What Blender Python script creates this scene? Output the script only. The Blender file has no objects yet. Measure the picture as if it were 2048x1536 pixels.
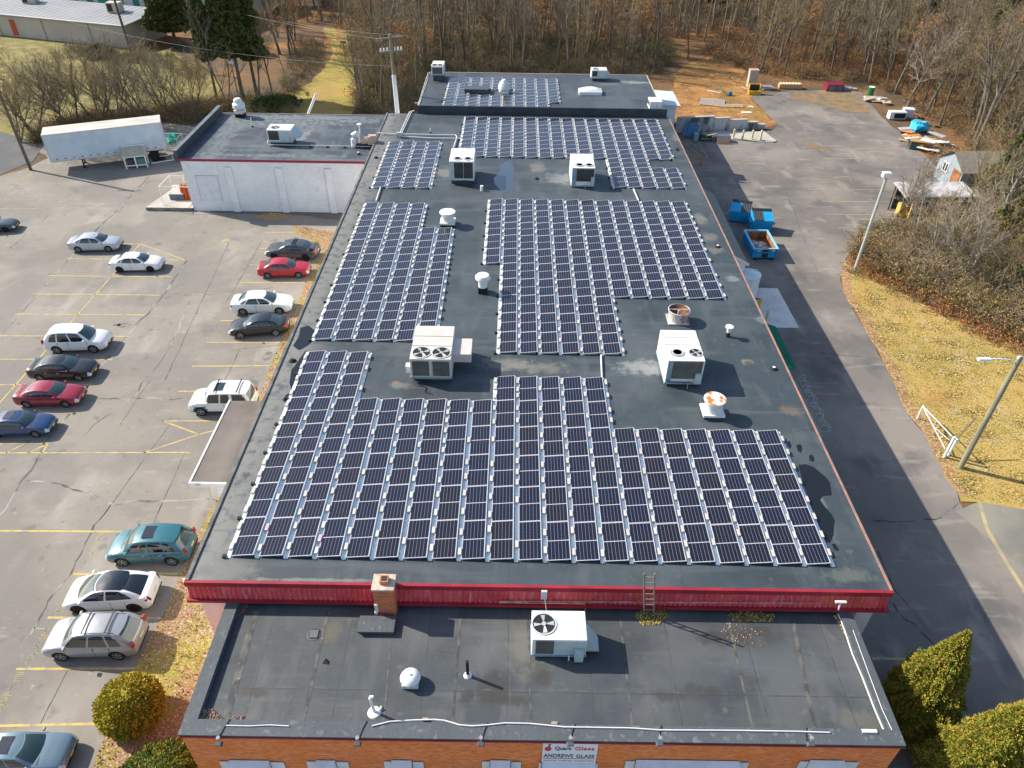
import bpy, math, random
from mathutils import Vector, Matrix, noise as mnoise
from mathutils.geometry import tessellate_polygon
R = math.radians
random.seed(7)
scene = bpy.context.scene
COL = scene.collection

# ------------------------------------------------------------------ camera
F_PX, PITCH, YAW, ROLL, CAM_H = 1467.04, 0.6698, 0.000544, 0.0153996, 31.082
_cy, _sy = math.cos(YAW), math.sin(YAW)
_F = Vector((_sy*math.cos(PITCH), _cy*math.cos(PITCH), -math.sin(PITCH)))
_R = Vector((_cy, -_sy, 0)); _U = _R.cross(_F)
_R2 = math.cos(ROLL)*_R + math.sin(ROLL)*_U
_U2 = -math.sin(ROLL)*_R + math.cos(ROLL)*_U
CAMP = Vector((0, 0, CAM_H))
cam = bpy.data.cameras.new('camera'); cob = bpy.data.objects.new('camera', cam); COL.objects.link(cob)
cam.sensor_width = 36; cam.lens = F_PX/2048*36; cam.clip_end = 2000; cam.clip_start = 0.5
cob.matrix_world = Matrix(((_R2.x, _U2.x, -_F.x, 0), (_R2.y, _U2.y, -_F.y, 0), (_R2.z, _U2.z, -_F.z, CAM_H), (0, 0, 0, 1)))
scene.camera = cob
# ------------------------------------------------------------------ light
SUN_EL, SUN_AZ = R(34.6), R(-21.2)           # direction the shadows run in the ground plane
world = bpy.data.worlds.new('World'); scene.world = world; world.use_nodes = True
nt = world.node_tree; nt.nodes.clear()
wo = nt.nodes.new('ShaderNodeOutputWorld'); bg = nt.nodes.new('ShaderNodeBackground'); sk = nt.nodes.new('ShaderNodeTexSky')
sk.sky_type = 'NISHITA'; sk.sun_disc = False; sk.sun_elevation = SUN_EL
sk.sun_rotation = math.atan2(-math.cos(SUN_AZ), -math.sin(SUN_AZ)) % (2*math.pi)
bg.inputs['Strength'].default_value = 0.125
nt.links.new(sk.outputs[0], bg.inputs['Color']); nt.links.new(bg.outputs[0], wo.inputs['Surface'])
sun = bpy.data.lights.new('sun', 'SUN'); sun.energy = 4.7; sun.angle = R(0.5); sun.color = (1, 0.93, 0.81)
so = bpy.data.objects.new('sun', sun); COL.objects.link(so)
trav = Vector((math.cos(SUN_AZ)*math.cos(SUN_EL), math.sin(SUN_AZ)*math.cos(SUN_EL), -math.sin(SUN_EL)))
so.rotation_euler = trav.to_track_quat('-Z', 'Y').to_euler(); so.location = (-40, 20, 60)
scene.view_settings.view_transform = 'Standard'; scene.view_settings.look = 'None'
scene.view_settings.exposure = 0.62; scene.view_settings.gamma = 1
scene.render.engine = 'CYCLES'
scene.cycles.max_bounces = 5; scene.cycles.diffuse_bounces = 2; scene.cycles.glossy_bounces = 2
scene.cycles.transmission_bounces = 2; scene.cycles.transparent_max_bounces = 4

# ------------------------------------------------------------------ photograph measurements -> world
def g(px, py, z=0.0):                    # the point at height z seen at (px,py) in the 2048x1536 photograph
    d = _F + _R2*((px-1024)/F_PX) - _U2*((py-768)/F_PX)
    return CAMP + d*((z-CAM_H)/d.z)
def gy(px, py, Y):
    d = _F + _R2*((px-1024)/F_PX) - _U2*((py-768)/F_PX)
    return CAMP + d*(Y/d.y)
def pr(p):
    d = Vector(p) - CAMP; w = d.dot(_F)
    if w < 1: return (-9999, -9999)
    return (1024+F_PX*d.dot(_R2)/w, 768-F_PX*d.dot(_U2)/w)
def inpoly(x, y, P):
    c = False; j = len(P)-1
    for i in range(len(P)):
        xi, yi = P[i]; xj, yj = P[j]
        if (yi > y) != (yj > y) and x < (xj-xi)*(y-yi)/(yj-yi)+xi: c = not c
        j = i
    return c

# ------------------------------------------------------------------ materials
MATS = {}
def mat(name, col, rough=0.7, metal=0.0, col2=None, scale=3.0, detail=4, lo=0.4, hi=0.62, bump=0.0, bscale=40, coat=0.0, layers=(), spec=None, coord='Object', emit=None, stretch=None, rnd=None):
    """Principled surface whose own colour varies with noise; layers = (colour, scale, lo, hi, amount[, stretch])"""
    if name in MATS: return MATS[name]
    m = bpy.data.materials.new(name); m.use_nodes = True; t = m.node_tree; N = t.nodes; Lk = t.links
    b = N['Principled BSDF']; b.inputs['Roughness'].default_value = rough; b.inputs['Metallic'].default_value = metal
    if coat: b.inputs['Coat Weight'].default_value = coat; b.inputs['Coat Roughness'].default_value = 0.05
    if spec is not None: b.inputs['Specular IOR Level'].default_value = spec
    col = tuple(col)+(1,)
    tc = N.new('ShaderNodeTexCoord')
    def noise(sc, dt, st=None):
        n = N.new('ShaderNodeTexNoise'); n.inputs['Scale'].default_value = sc; n.inputs['Detail'].default_value = dt
        if st:
            mp = N.new('ShaderNodeMapping'); mp.inputs['Scale'].default_value = st
            Lk.new(tc.outputs[coord], mp.inputs[0]); Lk.new(mp.outputs[0], n.inputs['Vector'])
        else: Lk.new(tc.outputs[coord], n.inputs['Vector'])
        return n
    cur = None
    alll = []
    if col2 is not None: alll.append((col2, scale, lo, hi, 1.0, stretch, detail))
    for l in layers: alll.append((l[0], l[1], l[2], l[3], l[4], l[5] if len(l) > 5 else None, 5))
    for (c, sc, a, z, amt, st, dt) in alll:
        n = noise(sc, dt, st); mr = N.new('ShaderNodeMapRange')
        mr.inputs['From Min'].default_value = a; mr.inputs['From Max'].default_value = z; mr.inputs['To Max'].default_value = amt
        Lk.new(n.outputs['Fac'], mr.inputs['Value'])
        mx = N.new('ShaderNodeMix'); mx.data_type = 'RGBA'
        if cur is None: mx.inputs[6].default_value = col
        else: Lk.new(cur, mx.inputs[6])
        mx.inputs[7].default_value = tuple(c)+(1,); Lk.new(mr.outputs[0], mx.inputs[0]); cur = mx.outputs[2]
    if rnd:
        oi = N.new('ShaderNodeObjectInfo'); mx = N.new('ShaderNodeMix'); mx.data_type = 'RGBA'
        mr = N.new('ShaderNodeMapRange'); mr.inputs['From Min'].default_value = rnd[1]; mr.inputs['To Max'].default_value = rnd[2]
        Lk.new(oi.outputs['Random'], mr.inputs['Value']); Lk.new(mr.outputs[0], mx.inputs[0])
        if cur is None: mx.inputs[6].default_value = col
        else: Lk.new(cur, mx.inputs[6])
        mx.inputs[7].default_value = tuple(rnd[0])+(1,); cur = mx.outputs[2]
    if cur is None: b.inputs['Base Color'].default_value = col
    else: Lk.new(cur, b.inputs['Base Color'])
    if bump:
        n = noise(bscale, 4); bp = N.new('ShaderNodeBump'); bp.inputs['Strength'].default_value = bump; bp.inputs['Distance'].default_value = 0.05
        Lk.new(n.outputs['Fac'], bp.inputs['Height']); Lk.new(bp.outputs[0], b.inputs['Normal'])
    MATS[name] = m; return m

# ------------------------------------------------------------------ mesh builder
class MB:
    def __init__(s): s.v = []; s.f = []; s.m = []; s.uv = {}
    def add(s, vs, fs, m=0):
        o = len(s.v); s.v.extend([tuple(p) for p in vs]); s.f.extend([tuple(i+o for i in f) for f in fs]); s.m.extend([m]*len(fs)); return s
    def box(s, c, d, m=0, rz=0, rx=0, ry=0, top=None):
        x, y, z = (k/2 for k in d); t = top or (1, 1)
        P = [Vector((a*x*(t[0] if c3 > 0 else 1), b*y*(t[1] if c3 > 0 else 1), c3*z)) for c3 in (-1, 1) for b in (-1, 1) for a in (-1, 1)]
        if rx or ry or rz:
            from mathutils import Euler
            E = Euler((rx, ry, rz)).to_matrix(); P = [E @ p for p in P]
        c = Vector(c)
        return s.add([p+c for p in P], [(0, 2, 3, 1), (4, 5, 7, 6), (0, 1, 5, 4), (2, 6, 7, 3), (0, 4, 6, 2), (1, 3, 7, 5)], m)
    def b2(s, lo, hi, m=0): return s.box([(a+b)/2 for a, b in zip(lo, hi)], [abs(b-a) for a, b in zip(lo, hi)], m)
    def prism(s, poly, z0, z1, m=0, bottom=True):
        n = len(poly); V = [(p[0], p[1], z0) for p in poly]+[(p[0], p[1], z1) for p in poly]
        tr = tessellate_polygon([[Vector((p[0], p[1], 0)) for p in poly]])
        A = sum(poly[i][0]*poly[(i+1) % n][1]-poly[(i+1) % n][0]*poly[i][1] for i in range(n))
        F = []
        for a, b, c in tr:
            o = (poly[b][0]-poly[a][0])*(poly[c][1]-poly[a][1])-(poly[b][1]-poly[a][1])*(poly[c][0]-poly[a][0])
            if o < 0: a, c = c, a
            F.append((a+n, b+n, c+n))
            if bottom: F.append((c, b, a))
        for i in range(n):
            j = (i+1) % n; F.append((i, j, j+n, i+n) if A > 0 else (j, i, i+n, j+n))
        return s.add(V, F, m)
    def sheet(s, poly, z, m=0):
        tr = tessellate_polygon([[Vector((p[0], p[1], 0)) for p in poly]]); F = []
        for a, b, c in tr:
            o = (poly[b][0]-poly[a][0])*(poly[c][1]-poly[a][1])-(poly[b][1]-poly[a][1])*(poly[c][0]-poly[a][0])
            F.append((a, b, c) if o > 0 else (c, b, a))
        return s.add([(p[0], p[1], z) for p in poly], F, m)
    def tube(s, path, r, n=8, m=0, cap=True):
        path = [Vector(p) for p in path]; rs = r if isinstance(r, (list, tuple)) else [r]*len(path)
        V = []; F = []; up = Vector((0, 0, 1))
        for i, p in enumerate(path):
            d = (path[min(i+1, len(path)-1)]-path[max(i-1, 0)])
            if d.length < 1e-9: d = Vector((0, 0, 1))
            d.normalize(); a = d.cross(up) if abs(d.z) < 0.95 else d.cross(Vector((1, 0, 0))); a.normalize(); b = d.cross(a)
            for k in range(n):
                t = 2*math.pi*k/n; V.append(p+(a*math.cos(t)+b*math.sin(t))*rs[i])
        for i in range(len(path)-1):
            for k in range(n):
                k2 = (k+1) % n; F.append((i*n+k, (i+1)*n+k, (i+1)*n+k2, i*n+k2))
        if cap: F.append(tuple(range(n))); F.append(tuple((len(path)-1)*n+k for k in reversed(range(n))))
        return s.add(V, F, m)
    def lathe(s, prof, c=(0, 0, 0), n=20, m=0, axis='z', cap=True):
        V = []; F = []; c = Vector(c)
        for (r, z) in prof:
            for k in range(n):
                t = 2*math.pi*k/n; p = (r*math.cos(t), r*math.sin(t), z)
                if axis == 'y': p = (p[0], p[2], -p[1])
                elif axis == 'x': p = (p[2], p[0], p[1])
                V.append(c+Vector(p))
        for i in range(len(prof)-1):
            for k in range(n):
                k2 = (k+1) % n; F.append((i*n+k, i*n+k2, (i+1)*n+k2, (i+1)*n+k))
        if cap and prof[0][0] > 0.001: F.append(tuple(reversed(range(n))))
        if cap and prof[-1][0] > 0.001: F.append(tuple((len(prof)-1)*n+k for k in range(n)))
        return s.add(V, F, m)
    def strip(s, p, q, w, z, m=0):
        p = Vector((p[0], p[1], 0)); q = Vector((q[0], q[1], 0)); d = (q-p)
        if d.length < 1e-6: return s
        d.normalize(); a = Vector((-d.y, d.x, 0))*w/2
        return s.add([(v.x, v.y, z) for v in (p-a, q-a, q+a, p+a)], [(0, 1, 2, 3)], m)
    def build(s, name, mats, parent=None, smooth=False, loc=None, link=True):
        me = bpy.data.meshes.new(name); me.from_pydata(s.v, [], s.f)
        if not isinstance(mats, (list, tuple)): mats = [mats]
        for m in mats: me.materials.append(m)
        if len(mats) > 1: me.polygons.foreach_set('material_index', s.m)
        if smooth: me.polygons.foreach_set('use_smooth', [True]*len(me.polygons))
        me.update(); o = bpy.data.objects.new(name, me)
        if link: COL.objects.link(o)
        if parent is not None: o.parent = parent
        if loc is not None: o.location = loc
        return o
def smooth_by_angle(o, ang=35):
    me = o.data; me.polygons.foreach_set('use_smooth', [True]*len(me.polygons)); me.set_sharp_from_angle(angle=R(ang))
def bevel(o, w=0.02, seg=2):
    md = o.modifiers.new('bevel', 'BEVEL'); md.width = w; md.segments = seg; md.limit_method = 'ANGLE'; return o
def tag(o, label=None, cat=None, group=None, kind=None):
    if label: o['label'] = label
    if cat: o['category'] = cat
    if group: o['group'] = group
    if kind: o['kind'] = kind
    return o
def thing(name, label, cat, loc=(0, 0, 0), rz=0, group=None):
    o = bpy.data.objects.new(name, None); COL.objects.link(o); o.location = loc; o.rotation_euler = (0, 0, rz)
    o.empty_display_size = 0.3
    return tag(o, label, cat, group)
def copy_tree(o, parent=None):
    c = o.copy(); COL.objects.link(c); c.parent = parent
    for ch in o.children: copy_tree(ch, c)
    return c
def ragged(pts, step=0.8, amp=0.25, close=True, seed=0):
    out = []; n = len(pts)
    for i in range(n if close else n-1):
        a = Vector((pts[i][0], pts[i][1], 0)); b = Vector((pts[(i+1) % n][0], pts[(i+1) % n][1], 0)); k = max(1, int((b-a).length/step))
        d = (b-a); nn = Vector((-d.y, d.x, 0)); nn = nn.normalized() if nn.length > 0 else nn
        for j in range(k):
            p = a+d*j/k; h = mnoise.noise(Vector((p.x*.35+seed, p.y*.35, 3)))*1.4+mnoise.noise(Vector((p.x*1.3, p.y*1.3, seed)))*.6
            p = p+nn*h*amp; out.append((p.x, p.y))
    return out
def G2(pts, z=0): return [(g(x, y, z).x, g(x, y, z).y) for x, y in pts]

# ================================================================== SETTING: GROUND
m_ground = mat('leaf_litter', (.19, .095, .036), .95, col2=(.10, .068, .036), scale=.12, lo=.42, hi=.58, bump=.6, bscale=6,
    layers=[((.42, .18, .035), .09, .50, .64, .85), ((.08, .085, .025), .18, .55, .66, .75), ((.38, .22, .09), 6, .60, .70, .55), ((.035, .026, .018), 3.1, .54, .7, .8), ((.38, .12, .03), 1.4, .62, .7, .5), ((.05, .04, .02), .6, .58, .7, .6)])
m_field = mat('field_grass', (.24, .195, .05), .95, col2=(.165, .145, .035), scale=.15, lo=.4, hi=.6, bump=.5, bscale=7,
    layers=[((.40, .30, .13), .5, .5, .65, .7), ((.13, .10, .04), 2.2, .58, .72, .6), ((.5, .40, .16), 7, .6, .7, .5)])
m_path = mat('mown_grass', (.38, .28, .06), .95, col2=(.28, .22, .045), scale=.3, lo=.4, hi=.62, bump=.4, bscale=8,
    layers=[((.46, .24, .07), .22, .52, .64, .7), ((.22, .16, .05), 3, .6, .72, .5)])
m_lawn = mat('lawn_grass', (.48, .32, .085), .95, col2=(.37, .27, .065), scale=.22, lo=.42, hi=.62, bump=.5, bscale=9,
    layers=[((.50, .38, .18), .45, .52, .66, .7), ((.48, .39, .26), .8, .64, .70, .9), ((.27, .22, .035), .7, .58, .7, .6), ((.40, .19, .05), .25, .54, .7, .6), ((.13, .09, .04), 1.7, .64, .74, .5), ((.24, .16, .05), 5, .54, .72, .55), ((.52, .40, .17), 13, .56, .7, .55)])
m_verge = mat('leafy_verge', (.33, .19, .10), .95, col2=(.34, .27, .045), scale=.35, lo=.47, hi=.6, bump=.8, bscale=14,
    layers=[((.56, .44, .35), 8, .54, .64, .9), ((.16, .08, .04), 6.5, .56, .68, .8), ((.30, .28, .03), 1.1, .56, .68, .8), ((.42, .15, .07), 3.7, .6, .7, .6)])
m_asph = mat('old_asphalt', (.285, .252, .212), .93, col2=(.225, .20, .172), scale=.09, lo=.42, hi=.6, bump=.25, bscale=25,
    layers=[((.35, .315, .27), .22, .52, .70, .7), ((.40, .37, .325), .5, .60, .72, .55, (1, .3, 1)), ((.40, .37, .32), 1.6, .62, .74, .5, (.4, 1.3, 1)), ((.16, .155, .15), .38, .56, .72, .6), ((.15, .145, .14), 2.2, .62, .74, .5), ((.20, .185, .165), .16, .5, .56, .6), ((.13, .125, .115), .9, .62, .70, .5), ((.42, .39, .34), 3.2, .64, .74, .5), ((.40, .385, .36), 22, .56, .72, .35), ((.14, .14, .14), 17, .6, .74, .35)])
m_asph_r = mat('dark_asphalt', (.19, .168, .148), .93, col2=(.14, .126, .114), scale=.1, lo=.42, hi=.6, bump=.25, bscale=25,
    layers=[((.27, .235, .20), .13, .46, .62, .85), ((.10, .096, .094), .3, .56, .68, .7), ((.36, .32, .28), .9, .58, .72, .6, (.4, 1.6, 1)), ((.33, .29, .25), .45, .58, .7, .6, (1.4, .5, 1)), ((.13, .115, .10), 1.5, .6, .72, .5), ((.27, .255, .24), 20, .56, .72, .3), ((.09, .09, .095), 3.5, .64, .75, .4)])
m_asph_d = mat('road_asphalt', (.13, .13, .135), .93, col2=(.10, .10, .105), scale=.3, bump=.2)
m_conc = mat('pale_concrete', (.50, .46, .40), .9, col2=(.42, .39, .34), scale=.6, layers=[((.3, .28, .25), 1.7, .6, .72, .5), ((.58, .54, .48), 9, .56, .7, .3)], bump=.15)
m_yel = mat('worn_yellow_paint', (.62, .44, .10), .85, col2=(.34, .30, .22), scale=1.9, lo=.44, hi=.62, layers=[((.70, .54, .18), 6, .5, .7, .5)])
m_yelf = mat('faded_yellow_paint', (.44, .35, .15), .9, col2=(.27, .24, .2), scale=1.8, lo=.42, hi=.62)
m_crack = mat('crack_filler', (.10, .095, .09), .9, col2=(.36, .34, .31), scale=.7, lo=.44, hi=.58)
m_crackd = mat('dark_crack', (.055, .052, .05), .9, col2=(.20, .19, .17), scale=1.5, lo=.45, hi=.65)

gb = MB(); gb.sheet([(-700, -250), (700, -250), (700, 1100), (-700, 1100)], -0.03)
tag(gb.build('ground', m_ground), kind='structure')

# right-hand asphalt: driveway and rear lot
edge_r = [(1395, 262), (1545, 262), (1556, 250), (1502, 195), (1510, 188), (1560, 184), (1620, 181), (1690, 180), (1724, 186), (1745, 215), (1768, 240), (1800, 265), (1845, 305), (1880, 340), (1960, 420), (1860, 450), (1770, 462), (1706, 500),
    (1690, 520), (1683, 547), (1686, 575), (1700, 607), (1735, 665), (1768, 722), (1793, 775), (1812, 822), (1855, 875), (1893, 955), (1917, 990), (1920, 1003), (1911, 1022)]
P = G2(edge_r)
near = ragged(P[3:], .9, .18, close=False)
poly = [(12, 84)] + P[:3] + near + [(g(1945, 1050).x, g(1945, 1050).y), (30.5, 16), (33, -20), (8, -20), (8, 60)]
tag(MB().sheet(poly, 0.0).build('driveway', m_asph_r), kind='structure')
# the side road that joins at the right edge of the picture
q = [g(1911, 1022), g(1958, 1003), g(2048, 1019)]
poly = [(g(1945, 1050).x, g(1945, 1050).y), (q[0].x, q[0].y), (q[1].x, q[1].y), (q[2].x, q[2].y), (60, q[2].y-3), (60, -20), (33, -20), (30.5, 16)]
m_side = mat('side_road_asphalt', (.27, .25, .20), .93, col2=(.19, .18, .155), scale=.25, lo=.42, hi=.6, bump=.25, bscale=25, layers=[((.36, .31, .2), .7, .6, .7, .6)])
tag(MB().sheet(poly, 0.002).build('side_road', m_side), kind='structure')
rim = MB(); rr = [g(x, y) for x, y in ((1958, 1003), (1975, 1060), (2010, 1120), (2048, 1180), (2100, 1270))]
for a, b in zip(rr, rr[1:]): rim.strip(a, b, .22, .008)
tag(rim.build('road_joint', mat('sandy_joint', (.5, .38, .2), .9, col2=(.3, .26, .18), scale=1)), kind='structure')
# left car park
up = [(-90, 380), (0, 352), (60, 334), (96, 316), (70, 300), (85, 285), (105, 268), (200, 252), (330, 240), (372, 250), (440, 228)]
P = ragged(G2(up), .8, .2, close=False)
poly = [(8, 60), (8, -20), (-95, -20), (-95, 66)] + P[1:] + [(-20, 84)]
tag(MB().sheet(poly, 0.0).build('car_park', m_asph), kind='structure')
P = G2([(88, 291), (66, 322), (0, 350)])
tag(MB().sheet([(-140, 96), (-62, 86.5)] + P + [(-75, 66), (-140, 62)], 0.003).build('access_road', m_asph_d), kind='structure')

# grass
P = G2([(640, 52), (700, 62), (712, 120), (703, 232), (604, 240), (560, 225), (575, 190), (640, 150), (668, 100)])
tag(MB().sheet(ragged(P, 1.2, .8), -0.012).build('grass_path', m_path), kind='structure')
P = G2([(0, 60), (262, 100), (340, 100), (432, 150), (455, 232), (330, 240), (200, 250), (100, 266), (88, 290), (-60, 290), (-200, 180)])
tag(MB().sheet(ragged(P, 1.5, .8), -0.014).build('grass_field', m_field), kind='structure')
P = [(g(x, y).x, g(x, y).y) for x, y in ((1958, 1003), (1920, 1003), (1917, 990), (1893, 955), (1855, 875), (1812, 822), (1793, 775), (1768, 722), (1735, 665), (1700, 607), (1686, 575), (1683, 547), (1690, 520), (1760, 545), (1850, 610), (1960, 660), (2048, 700))]
P = ragged(P, .8, .15, close=False) + [(75, 42), (75, 26), (g(2048, 1019).x, g(2048, 1019).y)]
tag(MB().sheet(P, 0.006).build('lawn', m_lawn), kind='structure')
# a rim of fallen leaves where driveway meets lawn
P = G2([(1917, 992), (1893, 957), (1855, 877), (1812, 824), (1793, 777), (1768, 724), (1735, 667), (1700, 609), (1686, 577), (1683, 549), (1700, 500)])
o = MB(); a = ragged(P, .7, .12, close=False, seed=4); b = ragged([(x+.75, y+.1) for x, y in P], .7, .3, close=False, seed=9)
tag(o.sheet(a+b[::-1], 0.011).build('leaf_rim', mat('dry_leaves', (.36, .18, .07), .95, col2=(.50, .36, .2), scale=5, lo=.45, hi=.6, bump=.6)), kind='structure')
# leaves and moss between car park and building
P = G2([(586, 451), (592, 466), (646, 500), (640, 520), (625, 545), (610, 566), (596, 606), (582, 640), (563, 686), (540, 732), (521, 791), (500, 850), (480, 905), (455, 960), (428, 1010), (399, 1061), (361, 1149), (345, 1190), (313, 1255), (273, 1335), (263, 1360), (217, 1455), (186, 1536), (150, 1650)])
P = ragged(P, .6, .1, close=False) + [(-11.5, 4), (-11.5, 60)]
tag(MB().sheet(P, 0.012).build('leafy_verge', m_verge), kind='structure')
P = G2([(420, 425), (600, 432), (680, 440), (700, 405), (430, 405)])
tag(MB().sheet(ragged(P, .8, .25), 0.008).build('wall_shade_strip', mat('wall_shade_ground', (.13, .125, .12), .95, col2=(.20, .15, .11), scale=1.2, bump=.5)), kind='structure')  # dark sheet painted as the shade along the foot of the wing wall
P = G2([(505, 432), (545, 425), (590, 430), (560, 442), (530, 442)])
tag(MB().sheet(ragged(P, .6, .25), 0.013).build('leaf_drift', MATS['dry_leaves']), kind='structure')
P = G2([(1575, 198), (1600, 183), (1700, 184), (1722, 200), (1740, 230), (1700, 225), (1640, 208)])
tag(MB().sheet(ragged(P, .8, .6), 0.010).build('leaf_drift', mat('mud_and_leaves', (.30, .18, .08), .95, col2=(.16, .14, .09), scale=.8, bump=.5)), kind='structure')
P = G2([(1600, 285), (1622, 287), (1668, 300), (1668, 303), (1620, 293)])
tag(MB().sheet(ragged(P, .4, .15), 0.010).build('leaf_drift', MATS['mud_and_leaves']), kind='structure')

P = G2([(1345, 232), (1348, 160), (1370, 130), (1420, 112), (1480, 130), (1500, 160), (1508, 190), (1502, 197), (1552, 248), (1530, 256), (1440, 244), (1358, 240)])
tag(MB().sheet(ragged(P, 1.0, .7), -0.010).build('leaf_carpet', mat('orange_leaf_carpet', (.40, .185, .05), .95, col2=(.24, .12, .035), scale=.4, lo=.42, hi=.6, bump=.7, bscale=6, layers=[((.22, .16, .03), .15, .54, .64, .8), ((.58, .32, .09), 2.2, .54, .66, .7), ((.10, .055, .02), 1.3, .56, .7, .7), ((.12, .07, .025), .3, .58, .7, .7)])), kind='structure')
# -------- painted lines
def line_px(mb, a, b, w=.11, z=.006, m=0): mb.strip(g(*a), g(*b), w, z, m)
L = MB()
for a, b in [((136.7, 517.2), (370.8, 520.3)), ((99, 551.4), (343.5, 553.8)), ((65, 588), (319.5, 590.4)), ((29, 628), (290.5, 630)), ((-60, 671.5), (260.4, 672.7)), ((-60, 718.3), (225.6, 719.2)),
             ((-60, 770), (188, 769)), ((68, 822), (150.4, 826.2)), ((-60, 886), (97.4, 886.7)), ((-60, 906), (379.4, 905)), ((97.4, 886.7), (83.7, 906)), ((280.2, 487.8), (-20, 828)), ((280.2, 487.8), (370.8, 520.3)),
             ((49, 888), (12, 906)), ((94, 888), (57, 906)), ((5, 888), (-32, 906)), ((137, 486.8), (280, 487.8)),
             ((531.4, 465), (591.3, 464.3)), ((519.5, 496.7), (560, 496.7)), ((499, 529.9), (540, 529.9)), ((480, 565), (608.3, 565)), ((441, 641.3), (580, 641.6)), ((413.5, 684.7), (562.2, 684.7)), ((384.5, 732.5), (538.3, 731.5)),
             ((356.1, 782.8), (519, 782)), ((324.7, 841.9), (470, 841.9)), ((324.7, 841.9), (398.2, 868.9)), ((398.2, 868.9), (287, 905.8)), ((398.2, 868.9), (440, 858)),
             ((-60, 1061.2), (256.7, 1063.6)), ((147, 1148.4), (356, 1147.4)), ((95.2, 1235.4), (320.9, 1236.6)), ((33.1, 1338), (271.2, 1336.8)), ((-60, 1453), (217.4, 1447.4))]:
    line_px(L, a, b, .10 if a[1] < 1000 else .12)
tag(L.build('parking_lines', m_yel), kind='structure')
L = MB()
for a, b in [((-40, 417), (79.3, 417)), ((30, 369), (136.7, 367.4)), ((41, 391.3), (109.4, 391.3)), ((0, 391), (63, 345)), ((5, 391), (68, 345)), ((89, 328), (137, 326)), ((68, 346), (200, 344)), ((330, 350), (362, 344)), ((300, 368), (340, 362)),
             ((1602.7, 357.8), (1703, 358.5)), ((1616.5, 378.5), (1796, 380)), ((1644, 402.7), (1790, 402.7)), ((1651, 428.6), (1765, 429.7)), ((1675, 454.6), (1730, 455)), ((1689, 482), (1713, 482)),
             ((1388, 334.6), (1426, 336)), ((1391.8, 356), (1440, 357)), ((1410.8, 379), (1451, 381)), ((1395, 281), (1416, 316)), ((1370, 315), (1416, 315)), ((1355, 288), (1390, 314)), ((1360, 280), (1403, 312)), ((1372, 278), (1412, 308)), ((1620, 300), (1800, 296)), ((1640, 318), (1790, 316))]:
    line_px(L, a, b, .09)
line_px(L, (1743, 1317), (1830, 1318), .12)
# worn stencilled reserved marks on the tarmac beside the three stalls nearest the front
rs = random.Random(3)
for (cx, cy) in ((186, 1095), (131, 1190), (72, 1290), (14, 1385)):
    c = g(cx, cy)
    for i in range(7):
        y = c.y+.95-i*.3
        for k in range(3):
            if rs.random() < .75: L.strip((c.x-.02+rs.uniform(-.1, .05), y-.09*k, 0), (c.x+.2+rs.uniform(-.1, .15), y-.09*k, 0), .04, .006)
        if rs.random() < .8: L.strip((c.x+rs.uniform(-.05, .2), y, 0), (c.x+rs.uniform(-.05, .2), y-.2, 0), .04, .006)
tag(L.build('faded_parking_lines', m_yelf), kind='structure')
# -------- cracks and paving joints
C1 = MB(); C2 = MB()
def crack(mb, pts, w=.09, z=.004, wob=.18, step=.35, seed=0):
    P = [g(*p) for p in pts]; out = []
    for a, b in zip(P, P[1:]):
        k = max(1, int((b-a).length/step)); d = (b-a); nn = Vector((-d.y, d.x, 0)).normalized()
        for j in range(k):
            p = a+d*j/k; out.append(p+nn*wob*(mnoise.noise(Vector((p.x*.9, p.y*.9, seed)))+.4*mnoise.noise(Vector((p.x*4, p.y*4, seed)))))
    out.append(P[-1])
    for a, b in zip(out, out[1:]): mb.strip(a, b, w*(.5+abs(mnoise.noise(Vector((a.x*1.3, a.y*1.3, seed+5))))*1.6), z)
crack(C1, [(378, 517), (330, 585), (290, 632), (215, 715), (165, 790), (120, 850), (75, 915), (30, 985), (0, 1030)], .13)
crack(C1, [(380, 600), (365, 640), (345, 680), (325, 720), (290, 760), (265, 795), (205, 838), (168, 870)], .08, seed=2)
crack(C1, [(200, 795), (240, 800), (300, 795), (390, 800), (455, 800)], .14, .005, .3, seed=3)
crack(C1, [(335, 588), (400, 590), (470, 588), (545, 575)], .08, .005, .2, seed=4)
crack(C1, [(55, 962), (110, 970), (170, 985), (205, 1005), (240, 1010), (290, 1000), (350, 1004), (430, 1000)], .13, .005, .35, seed=5)
crack(C1, [(225, 1005), (190, 1050), (160, 1110), (140, 1150), (105, 1190), (82, 1240), (60, 1270)], .09, seed=6)
crack(C1, [(0, 1256), (60, 1255), (100, 1258)], .09, seed=7)
crack(C1, [(240, 0+418), (190, 460), (150, 505), (90, 575), (20, 650), (0, 670)], .07, seed=8)
crack(C1, [(160, 372), (110, 420), (40, 480), (0, 510)], .07, seed=9)
crack(C1, [(245, 415), (175, 490)], .07, seed=10); crack(C1, [(300, 350), (240, 415), (150, 500)], .1, seed=11); crack(C1, [(240, 352), (180, 400)], .06, seed=11)
crack(C1, [(145, 412), (240, 414), (245, 420)], .06, seed=12)
for a, b in (((460, 480), (395, 620)), ((395, 620), (330, 760)), ((525, 480), (450, 610)), ((560, 690), (470, 700)), ((480, 700), (420, 820)), ((340, 850), (280, 930)), ((280, 930), (200, 1040)), ((370, 905), (300, 1060)), ((140, 1330), (80, 1450)), ((300, 760), (240, 850))):
    crack(C2, [a, b], .045, .004, .06, .6, seed=a[0])
crack(C2, [(1705, 960+83), (1750, 1040), (1800, 1043), (1870, 1038), (1905, 1020), (1918, 1005)], .1, .005, .2, seed=20)
crack(C2, [(1640, 706), (1700, 712), (1752, 716), (1765, 722)], .08, .005, .1, seed=21)
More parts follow.
